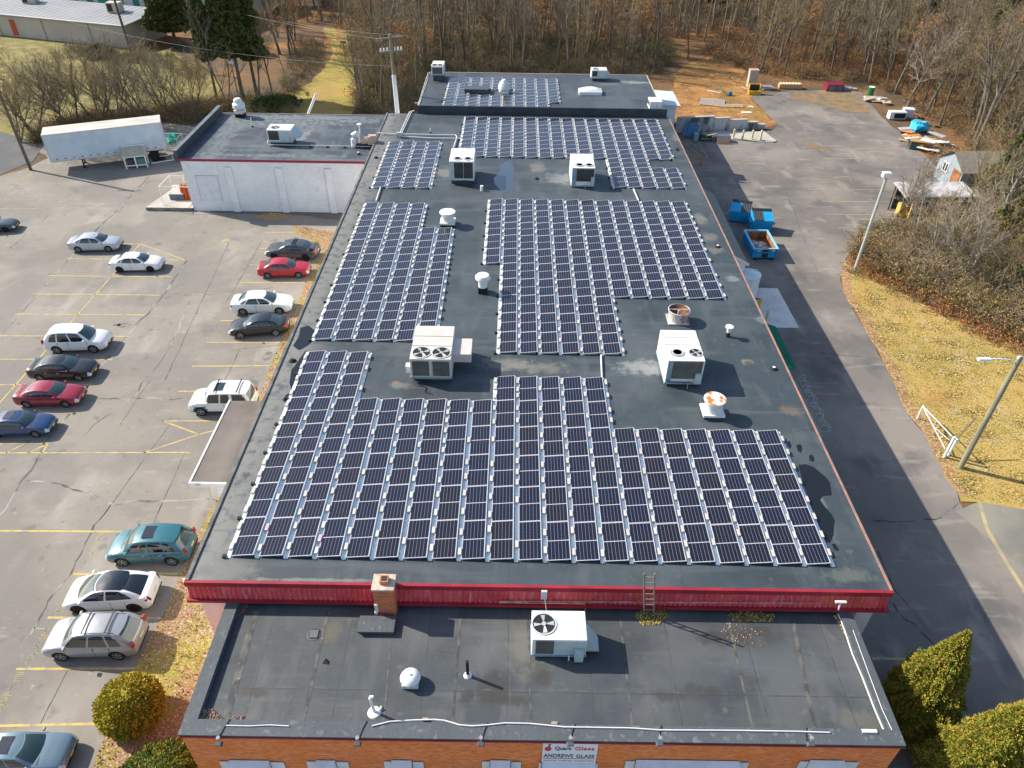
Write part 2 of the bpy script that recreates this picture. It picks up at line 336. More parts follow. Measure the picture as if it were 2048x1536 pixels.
crack(C2, [(1775, 1180), (1800, 1225), (1840, 1262), (1870, 1290)], .14, .005, .4, seed=22)
crack(C2, [(1735, 1060), (1790, 1180), (1880, 1290)], .05, .005, .1, seed=23)
for a, b in (((1560, 350), (1640, 560)), ((1500, 330), (1620, 345)), ((1590, 240), (1700, 330)), ((1580, 585), (1680, 588))): crack(C2, [a, b], .04, .004, .15, .6, seed=a[0])
tag(C1.build('paving_cracks', m_crack), kind='structure'); tag(C2.build('paving_joints', m_crackd), kind='structure')
# oil and repair patches
S = MB()
for (x, y, r1, r2) in ((246, 650, .55, .45), (535, 712, .35, .6), (233, 650, .4, .3), (500, 770, .5, .9), (450, 480, .2, .2)):
    c = g(x, y); S.sheet(ragged([(c.x+r1*math.cos(t), c.y+r2*math.sin(t)) for t in [i*.5236 for i in range(12)]], .3, .2), .0055)
tag(S.build('oil_stains', mat('oil_stain', (.13, .12, .11), .8, col2=(.24, .22, .2), scale=2.2, lo=.45, hi=.65)), kind='structure')
S = MB()
for pts in ([(440, 478), (458, 476), (461, 484), (452, 482), (446, 486)],):
    S.sheet(G2(pts), .0065)
tag(S.build('faded_paint_mark', m_yelf), kind='structure')

# ================================================================== BUILDINGS
def roof_mat(name, base, spots=(), left=None, seams=(3.05, 7.3), light=(.095, .11, .12), warm=(.17, .16, .13), dark=(.028, .036, .044), seamk=.5):
    m = mat(name, base, .62, layers=[(light, .22, .46, .66, .7), (dark, .5, .54, .7, .6), (light, 1.1, .54, .7, .6, (1, .3, 1)), (warm, 2.0, .64, .74, .45), (dark, 14, .58, .75, .25), (light, .5, .56, .66, .5, (.3, 2.5, 1)), (light, 4, .6, .7, .3, (.3, 3, 1))], bump=.12, bscale=5)
    t = m.node_tree; N = t.nodes; Lk = t.links; b = N['Principled BSDF']; cur = b.inputs['Base Color'].links[0].from_socket
    tc = N.new('ShaderNodeTexCoord'); sep = N.new('ShaderNodeSeparateXYZ'); Lk.new(tc.outputs['Object'], sep.inputs[0])
    nz = N.new('ShaderNodeTexNoise'); nz.inputs['Scale'].default_value = 1.6; nz.inputs['Detail'].default_value = 6; nz.inputs['Roughness'].default_value = .65; Lk.new(tc.outputs['Object'], nz.inputs['Vector'])
    def math_(op, a, bb=None):
        n = N.new('ShaderNodeMath'); n.operation = op
        for i, v in enumerate((a, bb)):
            if v is None: continue
            if hasattr(v, 'node'): Lk.new(v, n.inputs[i])
            else: n.inputs[i].default_value = v
        return n.outputs[0]
    def mix(fac, c):
        nonlocal cur
        mx = N.new('ShaderNodeMix'); mx.data_type = 'RGBA'; Lk.new(fac, mx.inputs[0]); Lk.new(cur, mx.inputs[6]); mx.inputs[7].default_value = tuple(c)+(1,); cur = mx.outputs[2]
    def rng(v, a, z, lo=0., hi=1.):
        n = N.new('ShaderNodeMapRange'); n.interpolation_type = 'SMOOTHSTEP'; Lk.new(v, n.inputs['Value'])
        n.inputs['From Min'].default_value = a; n.inputs['From Max'].default_value = z; n.inputs['To Min'].default_value = lo; n.inputs['To Max'].default_value = hi; return n.outputs[0]
    if left:
        x0, x1, c = left
        f = math_('MULTIPLY', rng(sep.outputs['X'], x0, x1, 1, 0), rng(nz.outputs['Fac'], .30, .54)); mix(f, c)
    for (x, y, rx, ry, c, amt) in spots:
        dx = math_('DIVIDE', math_('SUBTRACT', sep.outputs['X'], x), rx); dy = math_('DIVIDE', math_('SUBTRACT', sep.outputs['Y'], y), ry)
        d = math_('SQRT', math_('ADD', math_('MULTIPLY', dx, dx), math_('MULTIPLY', dy, dy)))
        d = math_('ADD', d, math_('MULTIPLY', math_('SUBTRACT', nz.outputs['Fac'], .5), 2.2))
        mix(rng(d, .35, 1.0, amt, 0), c)
    # overlapped membrane seams
    for ax, sp, k in ((sep.outputs['Y'], seams[0], seamk), (sep.outputs['X'], seams[1], seamk*.8)):
        fr = math_('FRACT', math_('DIVIDE', ax, sp)); w = .045/sp
        f = math_('MULTIPLY', math_('LESS_THAN', fr, w), rng(nz.outputs['Fac'], .35, .6, 0, k)); mix(f, dark)
        f = math_('MULTIPLY', math_('MULTIPLY', math_('GREATER_THAN', fr, w), math_('LESS_THAN', fr, w*3.4)), rng(nz.outputs['Fac'], .45, .65, 0, k*.5)); mix(f, light)
    Lk.new(cur, b.inputs['Base Color']); return m
E0 = (.044, .060, .070)
sp = lambda x, y, rx, ry, c, a, z=5.6: (g(x, y, z).x, g(x, y, z).y, rx, ry, c, a)
WARM = (.24, .225, .19); PALE = (.27, .28, .27); DRK = (.035, .038, .042); RUST = (.22, .15, .09)
spots_main = [sp(1285, 735, 2.0, .9, PALE, .8), sp(1015, 728, 2.2, .8, WARM, .55), sp(1075, 735, 2.4, .8, WARM, .5), sp(1497, 725, .5, .4, WARM, .7), sp(1584, 822, .7, .6, RUST, .5), sp(1500, 728, .35, .3, DRK, .7),
    sp(1400, 437, .7, 1.2, WARM, .65), sp(1420, 475, .8, .9, WARM, .5), sp(1430, 500, .8, .8, WARM, .5), sp(1465, 557, .5, .6, PALE, .6), sp(1525, 640, .6, .6, PALE, .4), sp(1076, 335, .9, 1.6, WARM, .55), sp(1130, 357, 2.2, 1.6, PALE, .5), sp(1230, 350, .5, .8, WARM, .4),
    sp(885, 345, 1.4, 1.2, WARM, .5), sp(745, 345, 1.2, 1.6, WARM, .6), sp(600, 880, 1.2, 3.5, (.16, .16, .155), .7), sp(1590, 270, 1.0, 1.5, WARM, .5), sp(1355, 275, .8, 1.6, WARM, .5), sp(800, 770, .8, .4, WARM, .5), sp(790, 765, .3, .2, RUST, .6), sp(1700, 1150, 1.6, .5, (.14, .15, .13), .6), sp(1640, 1010, .35, 2.6, PALE, .4), sp(455, 1140, 1.6, .7, (.17, .165, .155), .75), sp(630, 1160, 4.0, .12, PALE, .5), sp(1330, 735, .8, .6, PALE, .5), sp(1590, 1050, 1.3, 3.5, (.10, .115, .125), .5)]
m_roof = roof_mat('roof_membrane', E0, spots_main, left=(-13.5, -10.2, (.215, .21, .19)))
m_roof_low = roof_mat('low_roof_membrane', (.056, .066, .072), [sp(665, 1262, .5, .8, (.12, .11, .07), .7, 4.35), sp(505, 1385, .9, .35, (.05, .046, .038), .85, 4.35), sp(470, 1320, .6, .3, (.045, .042, .04), .8, 4.35), sp(990, 1375, 1.0, .8, (.05, .045, .038), .8, 4.35), sp(1010, 1400, 1.3, .3, (.045, .04, .035), .75, 4.35), sp(930, 1395, .4, .5, (.04, .038, .035), .8, 4.35), sp(1500, 1275, 1.9, .8, (.05, .047, .04), .8, 4.35),
    sp(1420, 1275, .8, .5, (.05, .047, .04), .7, 4.35), sp(1400, 1385, 1.2, .4, (.05, .047, .042), .7, 4.35), sp(1330, 1390, 1.0, .3, (.05, .047, .042), .7, 4.35), sp(1500, 1360, .9, .3, (.05, .047, .042), .7, 4.35), sp(1720, 1440, 1.4, .5, (.16, .15, .12), .5, 4.35), sp(1050, 1290, .9, 1.8, (.15, .14, .11), .6, 4.35), sp(1560, 1330, 2.5, 1.5, (.10, .115, .12), .5, 4.35), sp(1085, 1355, .6, .4, (.05, .045, .04), .7, 4.35)],
    seams=(4.9, 3.25), light=(.12, .125, .125), dark=(.035, .038, .042), seamk=.8)
m_roof_wing = roof_mat('wing_roof_membrane', (.045, .062, .082), [sp(560, 240, 8.5, 2.0, (.19, .21, .22), .85, 5.1), sp(660, 240, 6, 1.8, (.17, .19, .20), .8, 5.1), sp(430, 300, 1.2, 5.5, (.15, .17, .18), .7, 5.1), sp(610, 265, .8, 5, (.22, .24, .24), .75, 5.1), sp(520, 311, 6, .35, (.2, .22, .23), .7, 5.1), sp(460, 260, 1.5, 3, (.16, .18, .19), .6, 5.1)], seams=(2.9, 8.1), light=(.14, .16, .17))
m_roof_rear = roof_mat('rear_roof_membrane', (.05, .064, .08), [sp(1270, 165, 2.2, .8, PALE, .8, 6.05), sp(1215, 168, 1.6, .8, (.2, .2, .19), .5, 6.05), sp(1050, 150, 5, .9, (.09, .08, .08), .6, 6.05)], seams=(8, 3.3))
m_edge = mat('dark_roof_edge', (.045, .055, .066), .6, col2=(.075, .085, .095), scale=1.2)
m_para = mat('weathered_parapet', (.085, .10, .11), .75, col2=(.075, .088, .098), scale=1.0, layers=[((.20, .21, .21), 4, .58, .7, .6), ((.05, .055, .06), 7, .58, .7, .5)], bump=.25, bscale=8)
m_red = mat('red_metal', (.72, .09, .10), .45, col2=(.60, .06, .07), scale=1.5, lo=.4, hi=.6, layers=[((.75, .30, .33), 3.5, .56, .7, .6, (2, 1, .25)), ((.55, .12, .05), .35, .54, .66, .7), ((.36, .03, .05), .8, .55, .65, .6), ((.80, .42, .44), 9, .60, .70, .6, (3, 1, .5)), ((.20, .02, .03), 5, .64, .72, .6, (3, 1, .6))])
m_redtrim = mat('red_trim', (.38, .022, .04), .45, col2=(.28, .018, .03), scale=1)
m_white = mat('white_painted_block', (.90, .91, .91), .8, col2=(.82, .83, .84), scale=.5, layers=[((.60, .62, .62), 2.5, .62, .74, .4, (1, 1, .3))], bump=.1)
m_copper = mat('copper_drip_edge', (.42, .21, .15), .6, col2=(.25, .17, .14), scale=2)
# brick: brown-orange bricks in courses
def brick_mat(name, c1, c2, mort, sc=1.0):
    m = mat(name, c1, .9); t = m.node_tree; N = t.nodes; Lk = t.links; b = N['Principled BSDF']
    tc = N.new('ShaderNodeTexCoord'); sep = N.new('ShaderNodeSeparateXYZ'); cmb = N.new('ShaderNodeCombineXYZ')
    Lk.new(tc.outputs['Object'], sep.inputs[0]); ad = N.new('ShaderNodeMath'); ad.operation = 'ADD'; Lk.new(sep.outputs['X'], ad.inputs[0]); Lk.new(sep.outputs['Y'], ad.inputs[1])
    Lk.new(ad.outputs[0], cmb.inputs['X']); Lk.new(sep.outputs['Z'], cmb.inputs['Y'])
    br = N.new('ShaderNodeTexBrick'); Lk.new(cmb.outputs[0], br.inputs['Vector']); br.inputs['Scale'].default_value = sc
    br.inputs['Brick Width'].default_value = .21; br.inputs['Row Height'].default_value = .075; br.inputs['Mortar Size'].default_value = .006
    br.inputs['Color1'].default_value = (*c1, 1); br.inputs['Color2'].default_value = (*c2, 1); br.inputs['Mortar'].default_value = (*mort, 1)
    nz = N.new('ShaderNodeTexNoise'); nz.inputs['Scale'].default_value = 1.1; nz.inputs['Detail'].default_value = 5; Lk.new(tc.outputs['Object'], nz.inputs['Vector'])
    mr = N.new('ShaderNodeMapRange'); mr.inputs['From Min'].default_value = .45; mr.inputs['From Max'].default_value = .7; mr.inputs['To Max'].default_value = .6; Lk.new(nz.outputs['Fac'], mr.inputs['Value'])
    mx = N.new('ShaderNodeMix'); mx.data_type = 'RGBA'; Lk.new(mr.outputs[0], mx.inputs[0]); Lk.new(br.outputs['Color'], mx.inputs[6]); mx.inputs[7].default_value = (.74, .20, .02, 1)
    Lk.new(mx.outputs[2], b.inputs['Base Color']); return m
m_brick = brick_mat('orange_brick', (.92, .27, .06), (.60, .13, .03), (.75, .40, .22))

def joints(m, w, h):
    t = m.node_tree; N = t.nodes; Lk = t.links; b = N['Principled BSDF']; cur = b.inputs['Base Color'].links[0].from_socket
    tc = N.new('ShaderNodeTexCoord'); sep = N.new('ShaderNodeSeparateXYZ'); cmb = N.new('ShaderNodeCombineXYZ'); ad = N.new('ShaderNodeMath'); ad.operation = 'ADD'
    Lk.new(tc.outputs['Object'], sep.inputs[0]); Lk.new(sep.outputs['X'], ad.inputs[0]); Lk.new(sep.outputs['Y'], ad.inputs[1]); Lk.new(ad.outputs[0], cmb.inputs['X']); Lk.new(sep.outputs['Z'], cmb.inputs['Y'])
    br = N.new('ShaderNodeTexBrick'); Lk.new(cmb.outputs[0], br.inputs['Vector']); br.inputs['Scale'].default_value = 1; br.inputs['Brick Width'].default_value = w; br.inputs['Row Height'].default_value = h; br.inputs['Mortar Size'].default_value = .012
    br.inputs['Color1'].default_value = (1, 1, 1, 1); br.inputs['Color2'].default_value = (.93, .93, .92, 1); br.inputs['Mortar'].default_value = (.85, .86, .87, 1)
    mx = N.new('ShaderNodeMix'); mx.data_type = 'RGBA'; mx.blend_type = 'MULTIPLY'; mx.inputs[0].default_value = 1; Lk.new(cur, mx.inputs[6]); Lk.new(br.outputs['Color'], mx.inputs[7]); Lk.new(mx.outputs[2], b.inputs['Base Color'])
joints(m_white, .42, .21)
XL, XR, YF, YB, ZR = -13.45, 15.95, 18.6, 77.3, 5.6
mb = thing('warehouse', 'long flat dark-roofed warehouse with a red corrugated front band carrying the solar arrays', 'building')
b = MB(); b.b2((XL+.15, YF+.3, -.02), (XR-.15, YB-.02, ZR-.18)); b.build('wall', m_white, mb)
b = MB(); b.b2((XL+.02, YF+.12, ZR-.178), (XR-.02, YB, ZR)); b.build('roof', m_roof, mb)
b = MB()
b.b2((XL, YF+.10, ZR-.25), (XL+.16, YB-.01, ZR+.07)); b.build('roof_edge', mat('gravel_stop', (.18, .175, .16), .8, col2=(.10, .10, .10), scale=1.5, layers=[((.3, .28, .24), 5, .6, .7, .6)]), mb)
b = MB(); b.b2((XR-.07, YF+.10, ZR-.22), (XR+.02, YB-.01, ZR+.045)); b.build('drip_edge', m_copper, mb)
# front band
fz1, fz0 = ZR+.03, 4.55
b = MB(); b.b2((XL-.02, YF-.02, fz1-.26), (XR+.02, YF+.118, fz1)); b.build('top_band', m_redtrim, mb)
b = MB(); V = []; n = 0; x = XL+.03; k = 0
while x < XR-.03:
    d = (0, .045, .045, 0)[k % 4]; V.append((x, YF+.035-d*.9, fz1-.262)); V.append((x, YF-.10-d*.9, fz0+.14)); x += (.03, .075, .03, .075)[k % 4]; k += 1; n += 1
F = [(2*i, 2*i+1, 2*i+3, 2*i+2) for i in range(n-1)]; b.add(V, F)
b.b2((XL+.02, YF+.06, fz0+.12), (XR-.02, YF+.117, fz1-.264)); b.build('corrugated_fascia', m_red, mb)
b = MB(); b.b2((XL-.06, YF-.24, fz0), (XR+.05, YF+.10, fz0+.15)); b.build('lower_trim', m_redtrim, mb)
b = MB(); b.tube([(0.2+XL+14.4-1.5, YF-.19, fz0+.34), (XR-3.0, YF-.16, fz0+.50)], .018, 5); b.tube([(-.4, YF-.2, fz0+.28), (3.2, YF-.2, fz0+.28), (3.25, YF-.22, 4.37)], .025, 5); b.build('conduit', mat('rusty_conduit', (.55, .42, .36), .6, col2=(.4, .2, .15), scale=3), mb)
# small wall boxes on the two white corners
for x in (XL+1.1, XR-1.0):
    b = MB(); b.b2((x, YF+.12, 3.65), (x+.5, YF+.297, 4.05)); b.build('wall_light', mat('white_fixture', (.8, .8, .8), .4), mb)

# rear block
rb = thing('rear_block', 'raised rear block with a black front parapet, its roof carrying a small solar array', 'building')
RX0, RX1, RY1, RZ = -10.15, 15.35, 90.6, 6.05
b = MB(); b.b2((RX0+.1, 77.52, -.02), (RX1-.1, RY1-.05, RZ-.15)); b.build('wall', m_white, rb)
b = MB(); b.b2((RX0, 77.5, RZ-.148), (RX1, RY1, RZ)); b.build('roof', m_roof_rear, rb)
b = MB(); b.b2((RX0-.05, 77.303, 4.9), (RX1+.35, 77.48, 6.42)); o = b.build('parapet', mat('black_parapet', (.025, .035, .046), .55, col2=(.045, .058, .072), scale=.7, layers=[((.09, .10, .11), 2, .62, .72, .4, (.3, 1, 1))]), rb)
b = MB(); b.b2((RX1+.003, 77.5, RZ-.2), (RX1+.08, RY1, RZ+.06)); b.b2((RX0-.08, 77.5, RZ-.2), (RX0-.003, RY1, RZ+.06)); b.b2((RX0, RY1+.002, RZ-.2), (RX1, RY1+.1, RZ+.05)); b.build('roof_edge', mat('light_metal_edge', (.5, .45, .4), .5), rb)
b = MB(); b.tube([(RX0-.18, 78.5, 6.0), (RX0-.18, 90, 6.2)], .035, 6); b.tube([(RX0-.6, 79.5, 6.0), (RX0-.1, 79.5, 6.0)], .035, 6); b.build('conduit', mat('white_pipe', (.75, .75, .74), .5), rb)

# wing
wg = thing('side_wing', 'white-painted block wing with a dark flat roof and a thin red roofline', 'building')
WX0, WY0, WY1, WZ = -30.9, 65.3, 78.0, 5.1
b = MB(); b.b2((WX0+.1, WY0+.08, -.02), (XL+.13, WY1-.05, WZ-.16))
b.build('wall', m_white, wg)
for px0, px1 in ((447.7, 457), (548.5, 557), (648, 656)):
    xa = gy(px0, 332, WY0).x; b = MB(); b.b2((xa, WY0-.07, 0), (xa+.62, WY0+.078, WZ-.72)); b.build('pilaster', m_white, wg)
# bricked-up doorway outline
xa, xb = gy(392, 358, WY0).x, gy(434, 358, WY0).x
b = MB(); b.b2((xa, WY0+.05, 1.0), (xb, WY0+.078, 3.5)); b.b2((xa+1.1, WY0+.035, 1.04), (xa+1.14, WY0+.049, 3.46)); b.build('blocked_doorway', mat('white_infill', (.72, .74, .76), .85, col2=(.8, .81, .82), scale=2), wg)
b = MB(); b.b2((xa-.05, WY0+.06, .95), (xa-.002, WY0+.079, 3.55)); b.b2((xb+.002, WY0+.06, .95), (xb+.05, WY0+.079, 3.55)); b.b2((xa, WY0+.06, 3.502), (xb, WY0+.079, 3.55)); b.build('doorway_edge', mat('grey_joint', (.4, .41, .42), .9), wg)
b = MB(); b.b2((WX0, WY0, WZ-.158), (XL-.003, WY1, WZ)); b.build('roof', m_roof_wing, wg)
m_patch = mat('pale_roof_patch', (.17, .19, .20), .8, col2=(.075, .095, .11), scale=2.5, lo=.42, hi=.58)
for a_, c_, w_ in (((382, 308), (518, 311), .30), ((545, 309), (693, 313), .35), ((428, 303), (474, 252), .16), ((405, 300), (560, 304), .12), ((410, 282), (445, 283), .2), ((436, 262), (452, 256), .5), ((556, 316), (570, 307), .5), ((404, 313), (412, 306), .5), ((430, 275), (440, 268), .6), ((455, 262), (470, 255), .5), ((604, 262), (640, 238), 1.1), ((600, 266), (612, 256), .8), ((470, 241), (760, 243), 1.3), ((540, 238), (553, 228), .6)):
    MB().strip(g(*a_, WZ), g(*c_, WZ), w_, WZ+.005+.0012*len(wg.children) % .004).build('roof_patch', m_patch, wg)
b = MB(); b.b2((WX0-.02, WY0-.05, WZ-.16), (XL-.01, WY0-.002, WZ+.06)); b.build('red_trim', mat('wing_trim', (.28, .02, .05), .5), wg)
b = MB(); b.b2((WX0-.28, WY0-.04, WZ-.3), (WX0-.002, WY1, WZ+.75)); b.build('parapet', m_edge, wg)
b = MB(); b.b2((WX0-.34, WY0-.06, WZ+.752), (WX0+.05, WY1+.02, WZ+.81)); b.build('coping', mat('grey_coping', (.16, .19, .21), .6, col2=(.1, .12, .14), scale=1), wg)
b = MB(); b.b2((WX0, WY1+.002, WZ-.2), (XL-.01, WY1+.1, WZ+.05)); b.build('roof_edge', mat('tan_edge', (.3, .27, .22), .7), wg)

# front office: brick with low parapet roof
of = thing('front_office', 'low brick office block with parapet roof below the red band', 'building')
OX0, OX1, OY0, OY1, OZ, OP = -11.86, 14.43, 12.77, 18.9, 4.35, 4.6
b = MB(); b.b2((OX0+.06, OY0+.06, -.02), (OX1-.06, OY1-.001, OZ-.12)); b.build('wall', m_brick, of)
b = MB(); b.b2((OX0+.5, OY0+.5, OZ-.118), (OX1-.5, OY1-.002, OZ)); b.build('roof', m_roof_low, of)
b = MB(); pw = .52
b.b2((OX0, OY0+.6, OZ-.25), (OX0+pw, OY1-.35, OP)); b.b2((OX1-pw, OY0+.6, OZ-.25), (OX1, OY1-.35, OP)); b.b2((OX0, OY0, OP-.10), (OX1, OY0+.598, OP)); b.b2((OX0+.1, OY0+.12, OZ-.25), (OX1-.1, OY0+.59, OP-.101))
o = b.build('parapet', m_para, of)
MB().b2((OX0+.06, OY0+.06, OZ-.118), (OX1-.06, OY0+.118, OP-.102)).build('brick_parapet', m_brick, of)
b = MB(); b.b2((OX0-.015, OY0-.03, OP-.17), (OX1+.015, OY0-.003, OP-.09)); b.b2((OX0-.02, OY0, OP-.2), (OX0-.004, OY1-.4, OP-.13)); b.build('red_trim', m_redtrim, of)
# canvas seam ridge strips across the low roof
for a, c, w in (((451, 1440), (512, 1222), .28), ((605, 1450), (656, 1222), .14), ((905, 1450), (921, 1232), .10), ((1062, 1452), (1056, 1240), .08), ((1265, 1455), (1240, 1235), .07), ((1505, 1455), (1455, 1235), .10), ((1630, 1458), (1585, 1240), .16), ((768, 1440), (782, 1275), .05)):
    p, q = g(*a, OZ), g(*c, OZ); MB().strip(p, q, w, OZ+.006).build('roof_seam', mat('seam_tape', (.13, .125, .11), .8, col2=(.055, .057, .06), scale=2.0, lo=.42, hi=.6, layers=[((.3, .29, .26), 5, .62, .7, .6)]), of)
# roll of pea gravel blown into the corners
m_peb = mat('roof_pebbles', (.34, .26, .2), .9, col2=(.55, .5, .42), scale=30, lo=.48, hi=.55, rnd=None)
def pebbles(name, px, n, z, mats, parent=None, s=(.02, .05), seed=1):
    rs = random.Random(seed); P = G2(px, z); xs = [p[0] for p in P]; ys = [p[1] for p in P]; m = MB(); k = 0; it = 0
    while k < n and it < n*30:
        it += 1; x = rs.uniform(min(xs), max(xs)); y = rs.uniform(min(ys), max(ys))
        if not inpoly(x, y, P): continue
        r = rs.uniform(*s); a = rs.uniform(0, 6.28)
        m.add([(x+r*math.cos(a), y+r*math.sin(a), z), (x-r*math.sin(a)*.8, y+r*math.cos(a)*.8, z), (x-r*math.cos(a), y-r*math.sin(a), z), (x+r*math.sin(a)*.8, y-r*math.cos(a)*.8, z), (x, y, z+r)], [(0, 1, 4), (1, 2, 4), (2, 3, 4), (3, 0, 4)], rs.randrange(len(mats))); k += 1
    return m.build(name, mats, parent)
PB = [mat('peb_a', (.55, .42, .28), .9), mat('peb_b', (.16, .10, .08), .9), mat('peb_c', (.62, .55, .45), .9), mat('peb_d', (.30, .12, .10), .9)]
tag(pebbles('fallen_leaves', [(392, 1452), (400, 1420), (425, 1418), (450, 1440), (448, 1452)], 700, OZ+.004, PB), 'drift of tan pebbles and leaves in the near left corner of the low roof', 'leaf litter', kind='stuff')
tag(pebbles('fallen_leaves', [(455, 1452), (462, 1432), (490, 1432), (488, 1448)], 90, OZ+.004, PB, seed=4), 'sprinkle of pale leaves just right of the corner drift on the low roof', 'leaf litter', kind='stuff')
tag(pebbles('fallen_leaves', [(462, 1233), (468, 1205), (503, 1203), (490, 1220), (478, 1232)], 300, OZ+.004, [PB[1], mat('peb_e', (.3, .2, .12), .9)], seed=5), 'brown leaf drift in the far left corner of the low roof under the red band', 'leaf litter', kind='stuff')
PL = [mat('leaf_a', (.50, .42, .08), .9), mat('leaf_b', (.30, .16, .06), .9), mat('leaf_c', (.13, .11, .04), .9)]
tag(pebbles('fallen_leaves', [(1268, 1228), (1290, 1215), (1330, 1220), (1337, 1232), (1318, 1250), (1285, 1250)], 600, OZ+.004, PL, s=(.02, .06), seed=6), 'yellow and brown leaves heaped around the foot of the roof ladder', 'leaf litter', kind='stuff')
tag(pebbles('fallen_leaves', [(1455, 1230), (1490, 1220), (1550, 1228), (1545, 1243), (1470, 1243)], 600, OZ+.004, [PL[2], PL[1], PL[2], PL[0]], s=(.02, .06), seed=7), 'mossy brown leaf drift below the red band near the right end of the low roof', 'leaf litter', kind='stuff')
tag(pebbles('fallen_leaves', [(1440, 1262), (1455, 1245), (1530, 1262), (1535, 1292), (1470, 1290)], 70, OZ+.004, [PL[1], PB[0], PB[3]], s=(.02, .045), seed=8), 'thin scatter of yellow leaves on the damp right part of the low roof', 'leaf litter', kind='stuff')
tag(pebbles('fallen_leaves', [(1668, 1232), (1680, 1222), (1696, 1258), (1690, 1268)], 160, OZ+.004, [PB[0], PL[1]], s=(.02, .05), seed=9), 'tan leaves along the right parapet of the low roof', 'leaf litter', kind='stuff')
tag(pebbles('fallen_leaves', [(400, 1400), (416, 1340), (430, 1305), (425, 1345), (408, 1412)], 90, OZ+.004, PB, s=(.02, .04), seed=19), 'sparse leaves lying in the shade of the left parapet', 'leaf litter', kind='stuff')

# windows along the brick wall: projecting white hood with flared side panels
m_awn = mat('pale_window_hood', (.80, .84, .86), .5, col2=(.70, .74, .77), scale=1.5)
m_glass = mat('dark_glass', (.02, .03, .035), .08, spec=.8)
wins = [(438, 458, 538, 566), (612, 632, 670, 695), (767, 783, 823, 846), (964, 981, 1021, 1042), (1078, 1085, 1192, 1197), (1252, 1272, 1480, 1500), (1601, 1620, 1690, 1720)]
for i, (a, bq, c, d) in enumerate(wins):
    Yw = OY0+.06; zt = gy((a+d)/2, 1519 if i != 4 else 1522, Yw).z-.10
    A, B, C_, D = (gy(v, 1518, Yw).x for v in (a, bq, c, d))
    f = MB(); f.b2((B, Yw-.03, .75), (C_, Yw-.002, zt-.02)); fo = f.build('window', m_glass, of)
    h = MB()
    h.add([(B, Yw-.31, zt-.05), (C_, Yw-.31, zt-.05), (C_, Yw-.035, zt+.10), (B, Yw-.035, zt+.10), (B, Yw-.36, 1.35), (C_, Yw-.36, 1.35)], [(0, 1, 2, 3), (4, 5, 1, 0)])
    h.add([(B, Yw-.32, zt-.05), (B, Yw-.032, zt+.1), (B, Yw-.032, 1.35), (B, Yw-.36, 1.35)], [(0, 1, 2, 3)]); h.add([(C_, Yw-.32, zt-.05), (C_, Yw-.032, zt+.1), (C_, Yw-.032, 1.35), (C_, Yw-.36, 1.35)], [(3, 2, 1, 0)])
    h.build('window_hood', m_awn, fo)
    for (u, v) in ((A, B-.03), (C_+.03, D)):
        s_ = MB(); s_.b2((u, Yw-.06, .8), (v, Yw-.03, zt)); s_.build('shutter', m_awn, fo)
# sign board
def text_mesh(txt, size, mt, parent, loc, rot, align='LEFT', xs=1.0, bold=0.0, shear=0.0):
    cu = bpy.data.curves.new('txt', 'FONT'); cu.body = txt; cu.size = size; cu.extrude = .006; cu.offset = bold; cu.align_x = align; cu.shear = shear
    o = bpy.data.objects.new('txt', cu); COL.objects.link(o); bpy.context.view_layer.update()
    me = bpy.data.meshes.new_from_object(o.evaluated_get(bpy.context.evaluated_depsgraph_get())); bpy.data.objects.remove(o); me.materials.clear(); me.materials.append(mt)
    r = bpy.data.objects.new('lettering', me); COL.objects.link(r); r.parent = parent; r.location = loc; r.rotation_euler = rot; w = max(v.co.x for v in me.vertices); r.scale = (xs/w, 1, 1); return r
Yw = OY0+.055
sx0, sx1 = gy(1086, 1484, Yw).x, gy(1197, 1484, Yw).x
sz1, sz0 = gy(1090, 1483.5, Yw).z, gy(1090, 1521, Yw).z; SH = sz1-sz0; kz = SH/1.05
sg = thing('sign_board', 'white company sign board on the brick wall above the entrance hood', 'sign', (sx0, Yw-.05, sz0)); sg.scale = (1, 1, kz)
SWd = sx1-sx0
MB().b2((0, -.012, 0), (SWd, .02, 1.05)).build('panel', mat('sign_white', (.85, .85, .85), .4), sg)
teal = mat('sign_teal', (.01, .12, .20), .5); pink = mat('sign_pink', (.65, .02, .13), .5); blu = mat('sign_blue', (.015, .06, .22), .5); slate = mat('sign_slate', (.05, .08, .14), .5)
rt = (R(90), 0, 0)
text_mesh('Quark', .25, blu, sg, (.44, -.02, .72), rt, xs=SWd*.31, bold=.002); text_mesh('Glass', .25, mat('sign_red', (.7, .06, .14), .5), sg, (SWd*.58, -.02, .72), rt, xs=SWd*.36, bold=.002)
text_mesh('ANDREWS', .27, teal, sg, (.06, -.02, .30), rt, xs=SWd*.54, bold=.003); text_mesh('GLASS', .24, slate, sg, (SWd*.62, -.02, .30), rt, xs=SWd*.34, bold=.001)
text_mesh('LEADING THROUGH INNOVATION', .115, mat('sign_coral', (.75, .25, .22), .5), sg, (.05, -.02, .07), rt, xs=SWd-.12)
MB().b2((.05, -.022, .225), (SWd-.06, -.013, .245)).build('underline', teal, sg)
fl = MB()   # little flask emblem: round body with a swoosh, narrow neck
fl.lathe([(.001, 0), (.13, .0), (.13, .008), (.001, .008)], (.2, -.013, .76), 16, axis='y'); fl.build('emblem', pink, sg)
MB().box((.24, -.02, .93), (.05, .012, .16)).box((.24, -.02, 1.0), (.12, .012, .02)).build('emblem_neck', slate, sg)

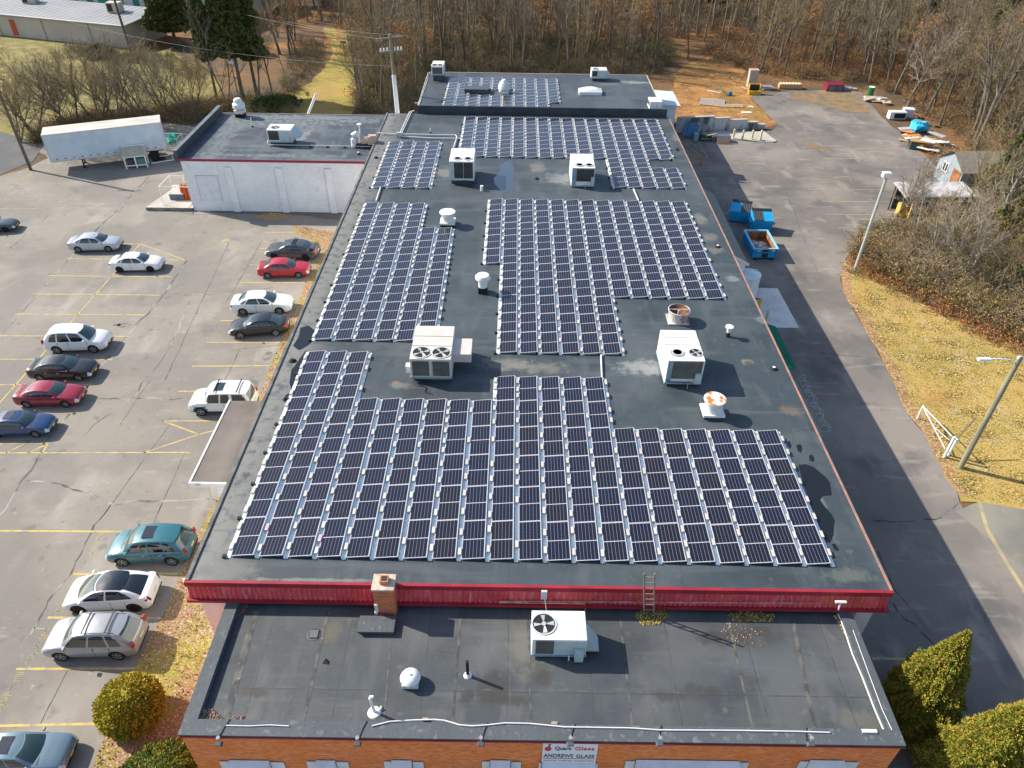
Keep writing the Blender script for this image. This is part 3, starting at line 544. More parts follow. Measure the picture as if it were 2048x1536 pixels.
# covered walkway canopy on the left side of the warehouse
cp = thing('entrance_canopy', 'flat brown canopy roof with a white edge on the left wall of the warehouse', 'canopy')
ZC = 3.3; p1 = g(379, 966, ZC); p2 = g(456.3, 800.5, ZC)
poly = [(p1.x, p1.y), (XL+.14, p1.y+.05), (XL+.14, p2.y+.1), (p2.x, p2.y)]
MB().prism([(x+(.06 if i in (0, 3) else 0), y+(.06 if i < 2 else -.06)) for i, (x, y) in enumerate(poly)], ZC-.12, ZC).build('roof', mat('brown_canopy_roof', (.15, .125, .105), .8, col2=(.10, .085, .075), scale=.8, layers=[((.22, .19, .17), .5, .5, .66, .6, (1, .3, 1))]), cp)
w_ = MB(); m_wtrim = mat('white_trim', (.82, .82, .80), .6, col2=(.55, .54, .5), scale=1.5, lo=.58, hi=.7)
w_.b2((p1.x-.04, p1.y-.05, ZC-.25), (p1.x+.05, p2.y, ZC+.04)); w_.b2((p1.x+.052, p1.y-.05, ZC-.25), (XL+.13, p1.y+.05, ZC+.04)); w_.build('edge_trim', m_wtrim, cp)
xw = g(430, 964, ZC).x
MB().b2((xw, p1.y+.06, 0), (XL+.13, p1.y+.22, ZC-.125)).build('end_wall', m_white, cp)
for yy in (p1.y+1.0, (p1.y+p2.y)/2, p2.y-.4): MB().b2((p1.x+.15, yy, 0), (p1.x+.27, yy+.12, ZC-.125)).build('post', m_wtrim, cp)
MB().box((XL-.35, p1.y+1.9, ZC+.08), (.5, .45, .12)).box((XL-.1, p1.y+1.6, ZC+.16), (.3, .35, .2)).build('debris', mat('dark_debris', (.05, .045, .03), .9), cp)

# lean-to on the right side
ln = thing('lean_to', 'sloping dark shingle lean-to along the right wall of the warehouse', 'lean-to')
z1, z2 = 4.3, 3.0; q1 = g(1428, 390, z2); q2 = g(1497, 528, z2); yb = q1.y+.3
ln_m = mat('grey_green_shingles', (.26, .28, .24), .9, col2=(.20, .215, .185), scale=5, lo=.4, hi=.6)
xo = (q1.x+q2.x)/2
MB().add([(XR-.14, q2.y, z1), (xo, q2.y, z2), (xo, yb, z2), (XR-.14, yb+.2, z1), (XR-.14, q2.y, z1-.12), (xo, q2.y, z2-.12), (xo, yb, z2-.12), (XR-.14, yb+.2, z1-.12)], [(0, 1, 2, 3), (7, 6, 5, 4), (0, 4, 5, 1), (1, 5, 6, 2), (2, 6, 7, 3)]).build('roof', ln_m, ln)
MB().add([(XR-.14, q2.y+.12, 0), (xo-.15, q2.y+.12, 0), (xo-.15, q2.y+.12, z2-.02), (XR-.14, q2.y+.12, z1-.13)], [(0, 1, 2, 3)]).add([(xo-.15, q2.y+.12, 0), (xo-.15, yb-.1, 0), (xo-.15, yb-.1, z2-.125), (xo-.15, q2.y+.12, z2-.125)], [(0, 1, 2, 3)]).build('wall', m_white, ln)
MB().box(((XR+xo)/2, q2.y-.03, (z1+z2)/2-.05), (math.hypot(xo-XR, z1-z2)+.1, .05, .22), ry=math.atan2(z1-z2, xo-XR)).build('barge_board', m_wtrim, ln)
# green awning
ga = thing('door_awning', 'green canvas awning over a side door on the right wall of the warehouse', 'awning')
a1 = g(1552, 653, 2.6); a2 = g(1591, 735, 2.6); m_gr = mat('green_canvas', (.01, .32, .19), .8, col2=(.008, .25, .14), scale=3)
xo = (a1.x+a2.x)/2
MB().add([(XR-.13, a2.y, 3.5), (xo, a2.y, 2.6), (xo, a1.y, 2.6), (XR-.13, a1.y, 3.5), (xo, a2.y, 2.35), (xo, a1.y, 2.35)], [(0, 1, 2, 3), (1, 4, 5, 2), (3, 2, 1, 0)]).add([(XR-.13, a2.y, 3.5), (xo, a2.y, 2.6), (xo, a2.y, 2.35), (XR-.13, a2.y, 2.35)], [(0, 3, 2, 1)]).build('canvas', m_gr, ga)
MB().tube([(XR-.1, a2.y+.05, 2.35), (xo, a2.y+.05, 2.36)], .02, 5).tube([(XR-.1, a1.y-.05, 2.35), (xo, a1.y-.05, 2.36)], .02, 5).build('frame', m_edge, ga)
MB().b2((XR-.14, a2.y+1.2, .1), (XR-.10, a2.y+2.4, 2.25)).build('door', mat('brown_door', (.25, .1, .04), .6), ga)

# white hut beside the rear block
wh = thing('white_hut', 'small white clapboard hut with a pale roof beside the rear block', 'hut')
hx0, hx1, hy0, hy1, hz = RX1+.1, 19.3, 88.2, 93, 3.5
hx0 = RX1+.5
MB().b2((hx0, hy0, 0), (hx1-.4, hy1, hz)).build('wall', mat('white_clapboard', (.78, .8, .82), .7, col2=(.7, .72, .75), scale=2), wh)
MB().add([(hx0-.3, hy0-.4, hz+.25), (hx1, hy0-.4, hz), (hx1, hy1+.3, hz), (hx0-.3, hy1+.3, hz+.25), (hx0-.3, hy0-.4, hz+.1), (hx1, hy0-.4, hz-.12), (hx1, hy1+.3, hz-.12)], [(0, 1, 2, 3), (0, 4, 5, 1), (1, 5, 6, 2)]).build('roof', mat('pale_metal_roof', (.62, .67, .72), .5, col2=(.72, .75, .77), scale=.6), wh)
MB().b2((hx1-.42-2.0, hy0-.03, .6), (hx1-.42-1.5, hy0-.003, 2.5)).build('window', m_glass, wh)

# far buildings at the upper left
fb = thing('metal_building', 'long beige metal building with a grey ribbed roof beyond the grass field', 'building')
A = g(262, 97); Bq = g(0, 70); d = (Bq-A).normalized(); B2 = A+d*62; nrm = Vector((d.y, -d.x, 0)); nrm = nrm if nrm.y > 0 else -nrm
D2 = A+nrm*9.0; C2_ = B2+nrm*9.0; H1, H2 = 3.35, 3.9
m_tan = mat('beige_metal_wall', (.52, .47, .40), .7, col2=(.46, .41, .35), scale=.3)
MB().add([(*A.xy, 0), (*B2.xy, 0), (*C2_.xy, 0), (*D2.xy, 0), (*A.xy, H1), (*B2.xy, H1), (*C2_.xy, H2), (*D2.xy, H2)], [(0, 1, 5, 4), (3, 0, 4, 7), (2, 3, 7, 6), (1, 2, 6, 5)]).build('wall', m_tan, fb)
rf = MB(); e = nrm*.3; f_ = d*.3
pA, pB, pC, pD = A-e-f_, B2-e, C2_+e, D2+e-f_
rf.add([(*pA.xy, H1+.05), (*pB.xy, H1+.05), (*pC.xy, H2+.1), (*pD.xy, H2+.1), (*pA.xy, H1-.2), (*pB.xy, H1-.2), (*pD.xy, H2-.15)], [(3, 2, 1, 0), (0, 1, 5, 4), (3, 0, 4, 6)])
rf.build('roof', mat('grey_ribbed_roof', (.30, .30, .30), .6, col2=(.24, .25, .26), scale=.3, layers=[((.36, .35, .34), 3, .5, .6, .5)]), fb)
rb_ = MB()
for i in range(int(62/1.2)):
    s0 = A+d*(i*1.2); rb_.add([(*(s0-e).xy, H1+.10), (*(s0-e+d*.12).xy, H1+.10), (*(s0+nrm*9.2+d*.12).xy, H2+.15), (*(s0+nrm*9.2).xy, H2+.15)], [(3, 2, 1, 0)])
rb_.build('roof_ribs', mat('rib_white', (.5, .5, .5), .6), fb)
MB().tube([(*(A-e).xy, H1), (*(B2-e).xy, H1)], .09, 6).build('gutter', m_wtrim, fb)
for (x, y) in ((180, 0), (112, 0), (188, 0), (35, 0)):
    pass
for t in (7, 16, 25, 34): 
    p = A+d*t; MB().tube([(*(p-nrm*.08).xy, 0), (*(p-nrm*.08).xy, H1)], .05, 5).build('downpipe', mat('grey_downpipe', (.3, .27, .22), .7), fb)
p = A+d*21.5
dd = MB(); dd.add([(*(p-nrm*.04).xy, .2), (*(p-nrm*.04+d*1.1).xy, .2), (*(p-nrm*.04+d*1.1).xy, 2.6), (*(p-nrm*.04).xy, 2.6)], [(0, 1, 2, 3)]); dd.build('door', mat('orange_red_door', (.5, .07, .02), .5), fb)
def small_ac(name, label, x, y, z, s, group=None, dark=True):
    t = thing(name, label, 'air conditioner', (x, y, z), 0, group)
    MB().box((0, 0, s*.45), (s*1.3, s, s*.9)).build('cabinet', mat('beige_cabinet', (.55, .5, .42), .5), t)
    MB().box((-s*.66, 0, s*.45), (.03, s*.8, s*.7)).box((-.3*s, -s*.51, s*.45), (s*.5, .02, s*.7)).build('coil_grille', mat('coil_dark', (.035, .03, .028), .7), t)
    return t
c = g(232, 22, H2); small_ac('rooftop_unit', 'beige air conditioner on the roof of the long metal building near its corner', c.x, c.y, H2-.1, 1.6)
c = g(62, 4, H2); small_ac('rooftop_unit', 'beige air conditioner on the roof of the long metal building near the left picture edge', c.x, c.y, H2-.1, 1.6)
# second building behind: teal panels
sb = thing('teal_building', 'pale building with teal window panels behind the long metal building', 'building')
o1 = D2+nrm*5-d*6; L2 = 60; H = 5.5
MB().add([(*o1.xy, 0), (*(o1+d*L2).xy, 0), (*(o1+d*L2).xy, H), (*o1.xy, H), (*(o1+nrm*14).xy, 0), (*(o1+nrm*14).xy, H), (*(o1+d*L2+nrm*14).xy, H)], [(0, 1, 2, 3), (4, 0, 3, 5), (3, 2, 6, 5)]).build('wall', mat('pale_teal_wall', (.50, .62, .58), .6, col2=(.6, .66, .64), scale=.3), sb)
rs = random.Random(5)
for i in range(18):
    s0 = o1+d*(1.5+i*3.2)-nrm*.05; w = rs.uniform(1.2, 2.6); c_ = rs.choice([(.02, .35, .25), (.03, .25, .2), (.05, .06, .06)])
    MB().add([(*s0.xy, 2.2), (*(s0+d*w).xy, 2.2), (*(s0+d*w).xy, 4.4), (*s0.xy, 4.4)], [(0, 1, 2, 3)]).build('window', mat('teal_pane%d' % int(c_[1]*100), c_, .3), sb)
gb2 = thing('green_roof_building', 'tan building with a green metal roof half hidden by the tall dark conifer', 'building')
o2 = g(352, 34); 
MB().b2((o2.x, o2.y, 0), (o2.x+16, o2.y+12, 3.6)).build('wall', m_tan, gb2)
MB().add([(o2.x-.5, o2.y-.6, 3.6), (o2.x+16.5, o2.y-.6, 3.6), (o2.x+16.5, o2.y+6, 5.6), (o2.x-.5, o2.y+6, 5.6), (o2.x+16.5, o2.y+12.6, 3.6), (o2.x-.5, o2.y+12.6, 3.6)], [(0, 1, 2, 3), (3, 2, 4, 5)]).build('roof', mat('green_metal_roof', (.03, .22, .13), .5), gb2)
MB().b2((o2.x+.2, o2.y-.06, 0), (o2.x+15.8, o2.y-.003, .9)).build('red_base_band', mat('brick_band', (.35, .06, .04), .8), gb2)

# ================================================================== SOLAR ARRAYS
PWD, PLN, CP, RP = 1.0, 2.11, 1.23375, 2.1315
TZ0, TZ1 = .09, .20
def cell_mat():
    m = mat('solar_cells', (.009, .010, .022), .16, spec=.4, coat=.1); t = m.node_tree; N = t.nodes; Lk = t.links; b = N['Principled BSDF']
    tc = N.new('ShaderNodeTexCoord'); sep = N.new('ShaderNodeSeparateXYZ'); Lk.new(tc.outputs['Object'], sep.inputs[0])
    def mt(op, a, bb=None):
        n = N.new('ShaderNodeMath'); n.operation = op
        for i, v in enumerate((a, bb)):
            if v is None: continue
            if hasattr(v, 'node'): Lk.new(v, n.inputs[i])
            else: n.inputs[i].default_value = v
        return n.outputs[0]
    u = mt('MULTIPLY', mt('SUBTRACT', sep.outputs['X'], .035), 6/.93)          # six cells across
    v = mt('MULTIPLY', mt('SUBTRACT', sep.outputs['Y'], .04), 24/2.03)
    fu = mt('ABSOLUTE', mt('SUBTRACT', mt('FRACT', mt('ADD', u, .5)), .5)); fv = mt('ABSOLUTE', mt('SUBTRACT', mt('FRACT', mt('ADD', v, .5)), .5))
    lu = mt('LESS_THAN', fu, .045); lv = mt('MULTIPLY', mt('LESS_THAN', fv, .05), .07)
    mid = mt('LESS_THAN', mt('ABSOLUTE', mt('SUBTRACT', sep.outputs['Y'], PLN/2)), .018)
    ln = mt('MAXIMUM', mt('MULTIPLY', lu, .38), mt('MAXIMUM', lv, mid))
    oi = N.new('ShaderNodeObjectInfo')
    cr = N.new('ShaderNodeValToRGB'); cr.color_ramp.elements[0].color = (.008, .010, .028, 1); cr.color_ramp.elements[1].color = (.011, .010, .019, 1)
    e = cr.color_ramp.elements.new(.55); e.color = (.009, .010, .025, 1); e = cr.color_ramp.elements.new(.85); e.color = (.010, .009, .020, 1); Lk.new(oi.outputs['Random'], cr.inputs[0])
    mx = N.new('ShaderNodeMix'); mx.data_type = 'RGBA'; Lk.new(ln, mx.inputs[0]); Lk.new(cr.outputs[0], mx.inputs[6]); mx.inputs[7].default_value = (.52, .54, .58, 1)
    Lk.new(mx.outputs[2], b.inputs['Base Color']); return m
m_cell = cell_mat(); m_alu = mat('aluminium_frame', (.64, .65, .68), .4, metal=.0); m_galv = mat('galvanised_tray', (.90, .95, .93), .45, col2=(.80, .88, .90), scale=3)
m_blk = mat('concrete_ballast', (.60, .57, .50), .9, col2=(.5, .48, .43), scale=4, rnd=((.68, .65, .58), .3, .8)); m_blackp = mat('black_rubber', (.012, .012, .013), .8)
m_pinkb = mat('pink_marked_ballast', (.75, .35, .45), .9, col2=(.66, .56, .52), scale=12, lo=.45, hi=.55)
# one module: cell sheet + frame as its sub-part
def tilt(x): return TZ0+(TZ1-TZ0)*x/PWD
pm = MB(); e_ = .022
pm.add([(e_, e_, tilt(e_)+.002), (PWD-e_, e_, tilt(PWD-e_)+.002), (PWD-e_, PLN-e_, tilt(PWD-e_)+.002), (e_, PLN-e_, tilt(e_)+.002)], [(0, 1, 2, 3)])
def fr(x0, x1, y0, y1):
    V = [(x, y, tilt(x)+dz) for dz in (-.034, .008) for (x, y) in ((x0, y0), (x1, y0), (x1, y1), (x0, y1))]
    fm.add(V, [(3, 2, 1, 0), (4, 5, 6, 7), (0, 1, 5, 4), (1, 2, 6, 5), (2, 3, 7, 6), (3, 0, 4, 7)])
fm = MB(); fr(0, PWD, 0, e_); fr(0, PWD, PLN-e_, PLN); fr(0, e_, e_, PLN-e_); fr(PWD-e_, PWD, e_, PLN-e_)
fm.add([(0, 0, tilt(0)-.034), (PWD, 0, tilt(PWD)-.034), (PWD, PLN, tilt(PWD)-.034), (0, PLN, tilt(0)-.034)], [(3, 2, 1, 0)])
me_panel = pm.build('solar_panel', m_cell, link=False).data; me_frame = fm.build('panel_frame', m_alu, link=False).data
me_block = MB().box((0, 0, .085), (.16, .36, .12)).build('ballast_block', m_blk, link=False).data
me_blockp = MB().box((0, 0, .085), (.16, .36, .12)).build('ballast_block', m_pinkb, link=False).data
me_foot = MB().box((0, 0, .05), (.16, .16, .10)).build('rubber_foot', m_blackp, link=False).data
def inst(me, name, parent, loc): o = bpy.data.objects.new(name, me); COL.objects.link(o); o.parent = parent; o.location = loc; return o
def array(label, ox, oy, z, cols, seed, dens=2.3, pinks=()):
    rs = random.Random(seed); t = thing('solar_array', label, 'solar array', (ox, oy, z), 0, 'solar arrays on the flat roofs')
    blocks = []; occ = set()
    for c, runs in enumerate(cols):
        for r0, r1 in runs:
            for r in range(r0, r1):
                occ.add((c, r))
    for (c, r) in sorted(occ):
        p = inst(me_panel, 'solar_panel', t, (c*CP, r*RP+rs.uniform(-.004, .004), 0)); f = inst(me_frame, 'panel_frame', p, (0, 0, 0))
        k = dens*rs.uniform(.75, 1.3)*(1.0 if rs.random() > .15 else .3); n = max(1, min(5, round(k)))
        for j in range(n): blocks.append((c*CP+PWD+.145, r*RP+(j+.35+rs.uniform(0, .3))*PLN/n, 0))
        if (c-1, r) not in occ:
            for j in range(max(2, n)): blocks.append((c*CP-.085, r*RP+(j+.35+rs.uniform(0, .3))*PLN/max(2, n), 0))
            inst(me_foot, 'rubber_foot', t, (c*CP-.26, r*RP, 0))
    # trays and deflectors per column run
    for c, runs in enumerate(cols):
        for r0, r1 in runs:
            y0, y1 = r0*RP-.05, (r1-1)*RP+PLN+.04; x = c*CP
            tr = MB(); tr.b2((x+PWD+.05, y0, .0), (x+CP-.005, y1, .028)); tr.b2((x+PWD+.055, y0, .0), (x+PWD+.07, y1, .12)); tr.build('tray', m_galv, t)
            tr = MB(); tr.add([(x+PWD-.005, y0+.06, TZ1-.03), (x+PWD+.052, y0+.06, .03), (x+PWD+.052, y1-.03, .03), (x+PWD-.005, y1-.03, TZ1-.03)], [(0, 1, 2, 3)]); tr.build('wind_deflector', m_galv, t)
            segs = []
            for r in range(r0, r1):
                if (c-1, r) not in occ: segs.append(r)
            if segs:
                tr = MB(); tr.b2((x-.18, segs[0]*RP-.05, 0), (x-.004, segs[-1]*RP+PLN+.04, .028)); tr.build('tray', m_galv, t)
            MB().b2((x+.1, y0+.15, .0), (x+PWD-.1, y0+.19, .02)).build('cross_rail', m_galv, t)
    blocks.sort(key=lambda b: b[1]); rs2 = random.Random(seed+1)
    for i, b in enumerate(blocks[:100]): inst(me_blockp if rs2.random() < .035 else me_block, 'ballast_block', t, b)
    if len(blocks) > 100:
        m = MB()
        for b in blocks[100:]: m.box((b[0], b[1], .085), (.16, .36, .12))
        o = m.build('ballast_block', m_blk, t); o['kind'] = 'stuff'
    return t
A_ = [[(0, 7)]]*3+[[(0, 5)]]*6+[[(0, 6)]]*5+[[(0, 4)]]*7
array('largest array of dark solar panels nearest the red front band', -11.928, 19.934, ZR, A_, 1, 2.0)
array('big stepped solar array in the right middle of the warehouse roof', -1.981, 35.026, ZR, [[(5, 10)]]+[[(0, 10)]]*6+[[(3, 10)]]*6, 2, 2.0)
array('six-column solar array along the left edge in the middle of the warehouse roof', -11.902, 36.09, ZR, [[(0, 9)]]*4+[[(0, 7)]]*2, 3, 2.2)
array('small four-column solar array beside the far left white rooftop unit', -11.886, 58.331, ZR, [[(0, 5)]]*4, 4, 2.6)
array('wide solar array just in front of the black rear parapet', -5.116, 59.091, ZR, [[(3, 8)]]*11+[[(0, 8)]]*3+[[(0, 2), (3, 8)]]*2, 5, 2.8)
bk = g(901.7, 155.3, RZ+.1)
array('farthest solar array on the raised rear roof around a vent', bk.x, bk.y-5*RP+.05, RZ, [[(0, 5)]]*2+[[(0, 2), (3, 5)]]*4+[[(0, 5)]]*3+[[(1, 5)]], 6, 2.8)

# ================================================================== ROOFTOP EQUIPMENT
m_cabw = mat('white_cabinet', (.82, .82, .80), .45, col2=(.74, .74, .71), scale=1.2, lo=.5, hi=.7)
m_cabt = mat('tan_cabinet', (.66, .61, .55), .5, col2=(.6, .55, .49), scale=1.2)
m_coil = mat('dark_coil', (.045, .040, .036), .6, col2=(.07, .065, .055), scale=2, layers=[((.13, .12, .1), 9, .62, .72, .4, (6, 6, .5))])
m_coilg = mat('grey_coil', (.13, .13, .115), .6, col2=(.09, .088, .08), scale=2, layers=[((.2, .19, .17), 7, .62, .72, .4, (6, 6, .4))])
m_fan = mat('fan_well_shade', (.012, .013, .014), .8); m_blade = mat('fan_blade', (.45, .46, .47), .4); m_base = mat('blue_grey_base', (.28, .40, .46), .5, col2=(.22, .32, .38), scale=3)
m_panelg = mat('grey_green_panel', (.52, .60, .60), .5, col2=(.46, .54, .54), scale=1)
m_seam = mat('panel_seam', (.25, .25, .24), .6); m_guard = mat('wire_guard', (.6, .62, .62), .5)
def fan(t, x, y, z, r, guard=False):
    f = MB().lathe([(.001, .004), (r, .004), (r, .02), (r*1.04, .03), (r*1.10, .03), (r*1.10, .0)], (x, y, z), 24).build('fan', [m_fan], t)  # flat dark disc paints the shade of the fan opening; cabinet top is closed
    rg = MB().lathe([(r*.98, .0), (r*.98, .035), (r*1.1, .035), (r*1.1, 0)], (x, y, z), 24).build('fan_ring', m_guard, f)
    b = MB(); k0 = random.uniform(0, 1)
    for k in range(4):
        a = k*math.pi/2+k0; b.add([(x+math.cos(a-.08)*r*.15, y+math.sin(a-.08)*r*.15, z+.008), (x+math.cos(a-.22)*r*.9, y+math.sin(a-.22)*r*.9, z+.008), (x+math.cos(a+.25)*r*.9, y+math.sin(a+.25)*r*.9, z+.03), (x+math.cos(a+.35)*r*.15, y+math.sin(a+.35)*r*.15, z+.03)], [(0, 1, 2, 3)])
    b.lathe([(r*.2, .01), (r*.2, .04), (.001, .04)], (x, y, z), 10); b.build('fan_blades', m_blade, f)
    if guard:
        w = MB()
        for q in (.25, .45, .65, .85): w.lathe([(r*q, .045), (r*q+.018, .045), (r*q+.018, .052), (r*q, .052)], (x, y, z), 20)
        for k in range(6): a = k*math.pi/6; w.box((x, y, z+.045), (2*r, .015, .008), rz=a)
        w.build('fan_guard', m_guard, f)
    return f
def unit(name, label, fl, fr, tf, trr, roof, curb, mcab, cat='rooftop unit', tray=True):
    """measured rooftop unit: front-left/right bottom corners, top front edge, top rear edge of the cabinet"""
    z0 = roof+curb; P1, P2 = g(*fl, z0), g(*fr, z0); w = P2.x-P1.x; Y = P1.y; zt = gy(tf[0], tf[1], Y).z; d = g(trr[0], trr[1], zt).y-Y; h = zt-z0
    t = thing(name, label, cat, (P1.x, Y, roof), 0)
    c = MB().b2((0, 0, curb), (w, d, curb+h)).build('cabinet', mcab, t); bevel(c, .025)
    MB().b2((.12, .15, 0), (w-.12, d-.12, curb-.09)).build('curb', m_edge, t)
    MB().b2((-.03, -.03, curb-.088), (w+.03, d+.03, curb+.02)).build('base_rail', m_base if tray else mcab, t)
    return t, w, d, curb, h
random.seed(11)
# tan unit
t, w, d, c, h = unit('rooftop_unit', 'big tan rooftop unit with two open fans and a box on its right side', (822, 754), (903, 756.5), (818, 718), (831, 651), ZR, .35, m_cabt)
fan(t, w*.27, .62, c+h, .50); fan(t, w*.75, .62, c+h, .50)
for k in range(2): MB().b2((.12+k*w*.5, -.035, c+.12), (w*.5-.10+k*w*.5, -.004, c+h-.14)).build('coil_grille', m_coilg, t)
MB().b2((w*.5-.05, -.045, c+.05), (w*.5+.05, -.002, c+h-.1)).build('post', m_cabt, t)
for y in (1.25, 2.2, 3.1):
    if y < d-.3: MB().b2((.0, y, c+h+.002), (w, y+.03, c+h+.016)).build('panel_seam', m_seam, t)
MB().b2((w+.003, d*.30, c+.35), (w+1.05, d*.30+1.55, c+h-.35)).build('side_box', m_cabt, t)
MB().b2((-.3, .25, c+.1), (-.04, .6, c+.55)).build('disconnect', m_cabw, t)
MB().tube([(.4, -.05, c-.1), (.45, -.35, .05), (.9, -.5, .03), (.85, -.9, .03), (1.3, -1.1, .03)], .02, 5).build('cable', m_blackp, t)
# right near white unit
t, w, d, c, h = unit('rooftop_unit', 'large white rooftop unit with one dark fan opening, near the rusty open vent', (1329, 765), (1402, 767), (1333, 721), (1319, 659.5), ZR, .22, m_cabw)
fan(t, w*.30, .75, c+h, .36, True); fan(t, w*.80, .75, c+h, .36)
for y in (1.5, 2.2): MB().b2((.0, y, c+h+.002), (w, y+.025, c+h+.014)).build('panel_seam', m_seam, t)
MB().b2((.30, -.03, c+.30), (w-.10, -.004, c+h-.06)).build('coil_grille', m_coilg, t)
MB().b2((.02, -.03, c+.02), (.29, -.004, c+h-.02)).build('corner_panel', m_base, t)
MB().b2((w-.42, -.22, c+.1), (w-.08, -.04, c+.72)).build('control_box', m_panelg, t)
MB().tube([(.1, -.08, c+.3), (.2, -.1, c+.12), (w-.5, -.1, c+.1)], .03, 5).build('cable', m_edge, t)
MB().tube([(w*.62, -.05, c), (w*.62, -.22, c-.03), (w*.62, -.24, .02)], .03, 6).build('drain_pipe', mat('brass_pipe', (.5, .4, .2), .4), t)
# two far white units
t, w, d, c, h = unit('rooftop_unit', 'white rooftop unit with two dark front coils left of the round puddle', (899.6, 359.4), (948.2, 359.4), (897.5, 322.5), (902.8, 296.1), ZR, .42, m_cabw)
fan(t, w*.33, .6, c+h, .36, True); fan(t, w*.75, .6, c+h, .36, True)
for k in range(2): MB().b2((.40+k*(w-.45)*.5, -.03, c+.14), (.36+(w-.45)*.5*(k+1), -.004, c+h-.10)).build('coil_grille', m_coil, t)
MB().b2((.0, -.02, c+.02), (.36, -.004, c+h-.02)).build('corner_panel', m_panelg, t)
MB().b2((.0, 1.5, c+h+.002), (w, 1.53, c+h+.014)).build('panel_seam', m_seam, t)
MB().tube([(.5, -.1, .3), (1.2, -.12, .36), (1.9, -.12, .3), (2.0, -.3, .05)], .04, 5).build('cable', m_blackp, t)
t, w, d, c, h = unit('rooftop_unit', 'white rooftop unit with a single dark front coil, right of the round blue puddle', (1142.2, 371), (1187.8, 371), (1139.5, 335.3), (1138.5, 307.1), ZR, .16, m_cabw)
fan(t, w*.33, .6, c+h, .36, True); fan(t, w*.75, .6, c+h, .36, True)
MB().b2((.40, -.03, c+.38), (w-.06, -.004, c+h-.10)).build('coil_grille', m_coil, t)
MB().b2((.06, -.02, c+.02), (.38, -.004, c+h-.08)).build('corner_panel', m_base, t)
MB().b2((.0, 1.5, c+h+.002), (w, 1.53, c+h+.014)).build('panel_seam', m_seam, t)
MB().b2((w-.3, -.24, c+.1), (w-.02, -.04, c+.8)).build('control_box', m_panelg, t)
MB().tube([(w*.62, -.05, c+.1), (w*.62, -.3, .02)], .035, 5).build('drain_pipe', m_base, t)
# wing unit
t, w, d, c, h = unit('rooftop_unit', 'white rooftop unit with a flared hood, alone in the middle of the side wing roof', (536.6, 283), (585, 283.6), (531.5, 259.7), (538.8, 247.8), WZ, .42, m_cabw)
fan(t, w*.30, d*.42, c+h, .40)
MB().b2((.12, -.03, c+.14), (w*.48, -.004, c+h-.10)).build('coil_grille', m_coil, t)
MB().b2((w*.5, -.02, c+.05), (w-.04, -.004, c+h-.08)).build('side_panel', m_panelg, t)
MB().b2((w-.62, -.16, c+.1), (w-.2, -.03, c+.75)).build('control_box', m_panelg, t)
def hood(t, w, y0, y1, z0, z1, dx, mt):
    MB().add([(w+.003, y0, z1), (w+.003, y1, z1), (w+dx, y1, z0), (w+dx, y0, z0), (w+.003, y0, z0), (w+.003, y1, z0)], [(0, 1, 2, 3)][::1]+[(0, 3, 4), (1, 5, 2), (3, 2, 5, 4)]).build('economizer_hood', mt, t)
hood(t, w, .1, d-.1, c+.3, c+h-.1, .75, m_panelg)
pp = g(536, 293, WZ); pq = g(741, 297, WZ)
gp = thing('gas_pipe', 'thin pale gas pipe running across the wing roof from its rooftop unit', 'pipe', (pp.x, pp.y, WZ))
MB().tube([(.2, .9, .35), (-.1, .5, .35), (0, 0, .18), (pq.x-pp.x, pq.y-pp.y, .18)], .045, 6).build('pipe', mat('pale_pipe', (.62, .58, .52), .5), gp)
for k in range(6): MB().box(((pq.x-pp.x)*(k+.5)/6, (pq.y-pp.y)*(k+.5)/6, .07), (.25, .12, .12)).build('pipe_block', m_edge, gp)
# rear units
t, w, d, c, h = unit('rooftop_unit', 'tall grey-coil rooftop unit at the far left corner of the rear roof', (863.4, 149), (887, 149.4), (862, 132.7), (863, 121.3), RZ, .75, m_cabw)
fan(t, w*.25, .5, c+h, .40, True); fan(t, w*.72, .5, c+h, .40, True); MB().b2((.08, -.03, c+.06), (w-.12, -.004, c+h-.12)).build('coil_grille', m_coilg, t)
t, w, d, c, h = unit('rooftop_unit', 'pale rooftop unit near the back edge of the rear roof, behind the white skylight', (1182.2, 155.5), (1213.3, 155.5), (1184, 140.2), (1185, 134), RZ, .35, m_cabw)
fan(t, w*.3, d*.4, c+h, .35); MB().b2((.12, -.03, c+.14), (w*.38, -.004, c+h-.10)).build('coil_grille', m_coil, t); MB().b2((w*.4, -.02, c+.05), (w-.04, -.004, c+h-.08)).build('side_panel', m_panelg, t)
hood(t, w, .1, d-.1, c+.2, c+h-.2, .5, m_panelg)
t, w, d, c, h = unit('rooftop_unit', 'small white box unit at the right end of the black rear parapet', (1298.8, 218), (1323.4, 218.4), (1297.5, 203.3), (1297.8, 193.8), RZ, .12, m_cabw)
MB().b2((-.02, .15, c+.2), (-.002, d-.15, c+h-.15)).build('coil_grille', m_coil, t); MB().b2((w*.55, -.02, c+.1), (w*.57, -.003, c+h-.1)).build('panel_seam', m_seam, t)
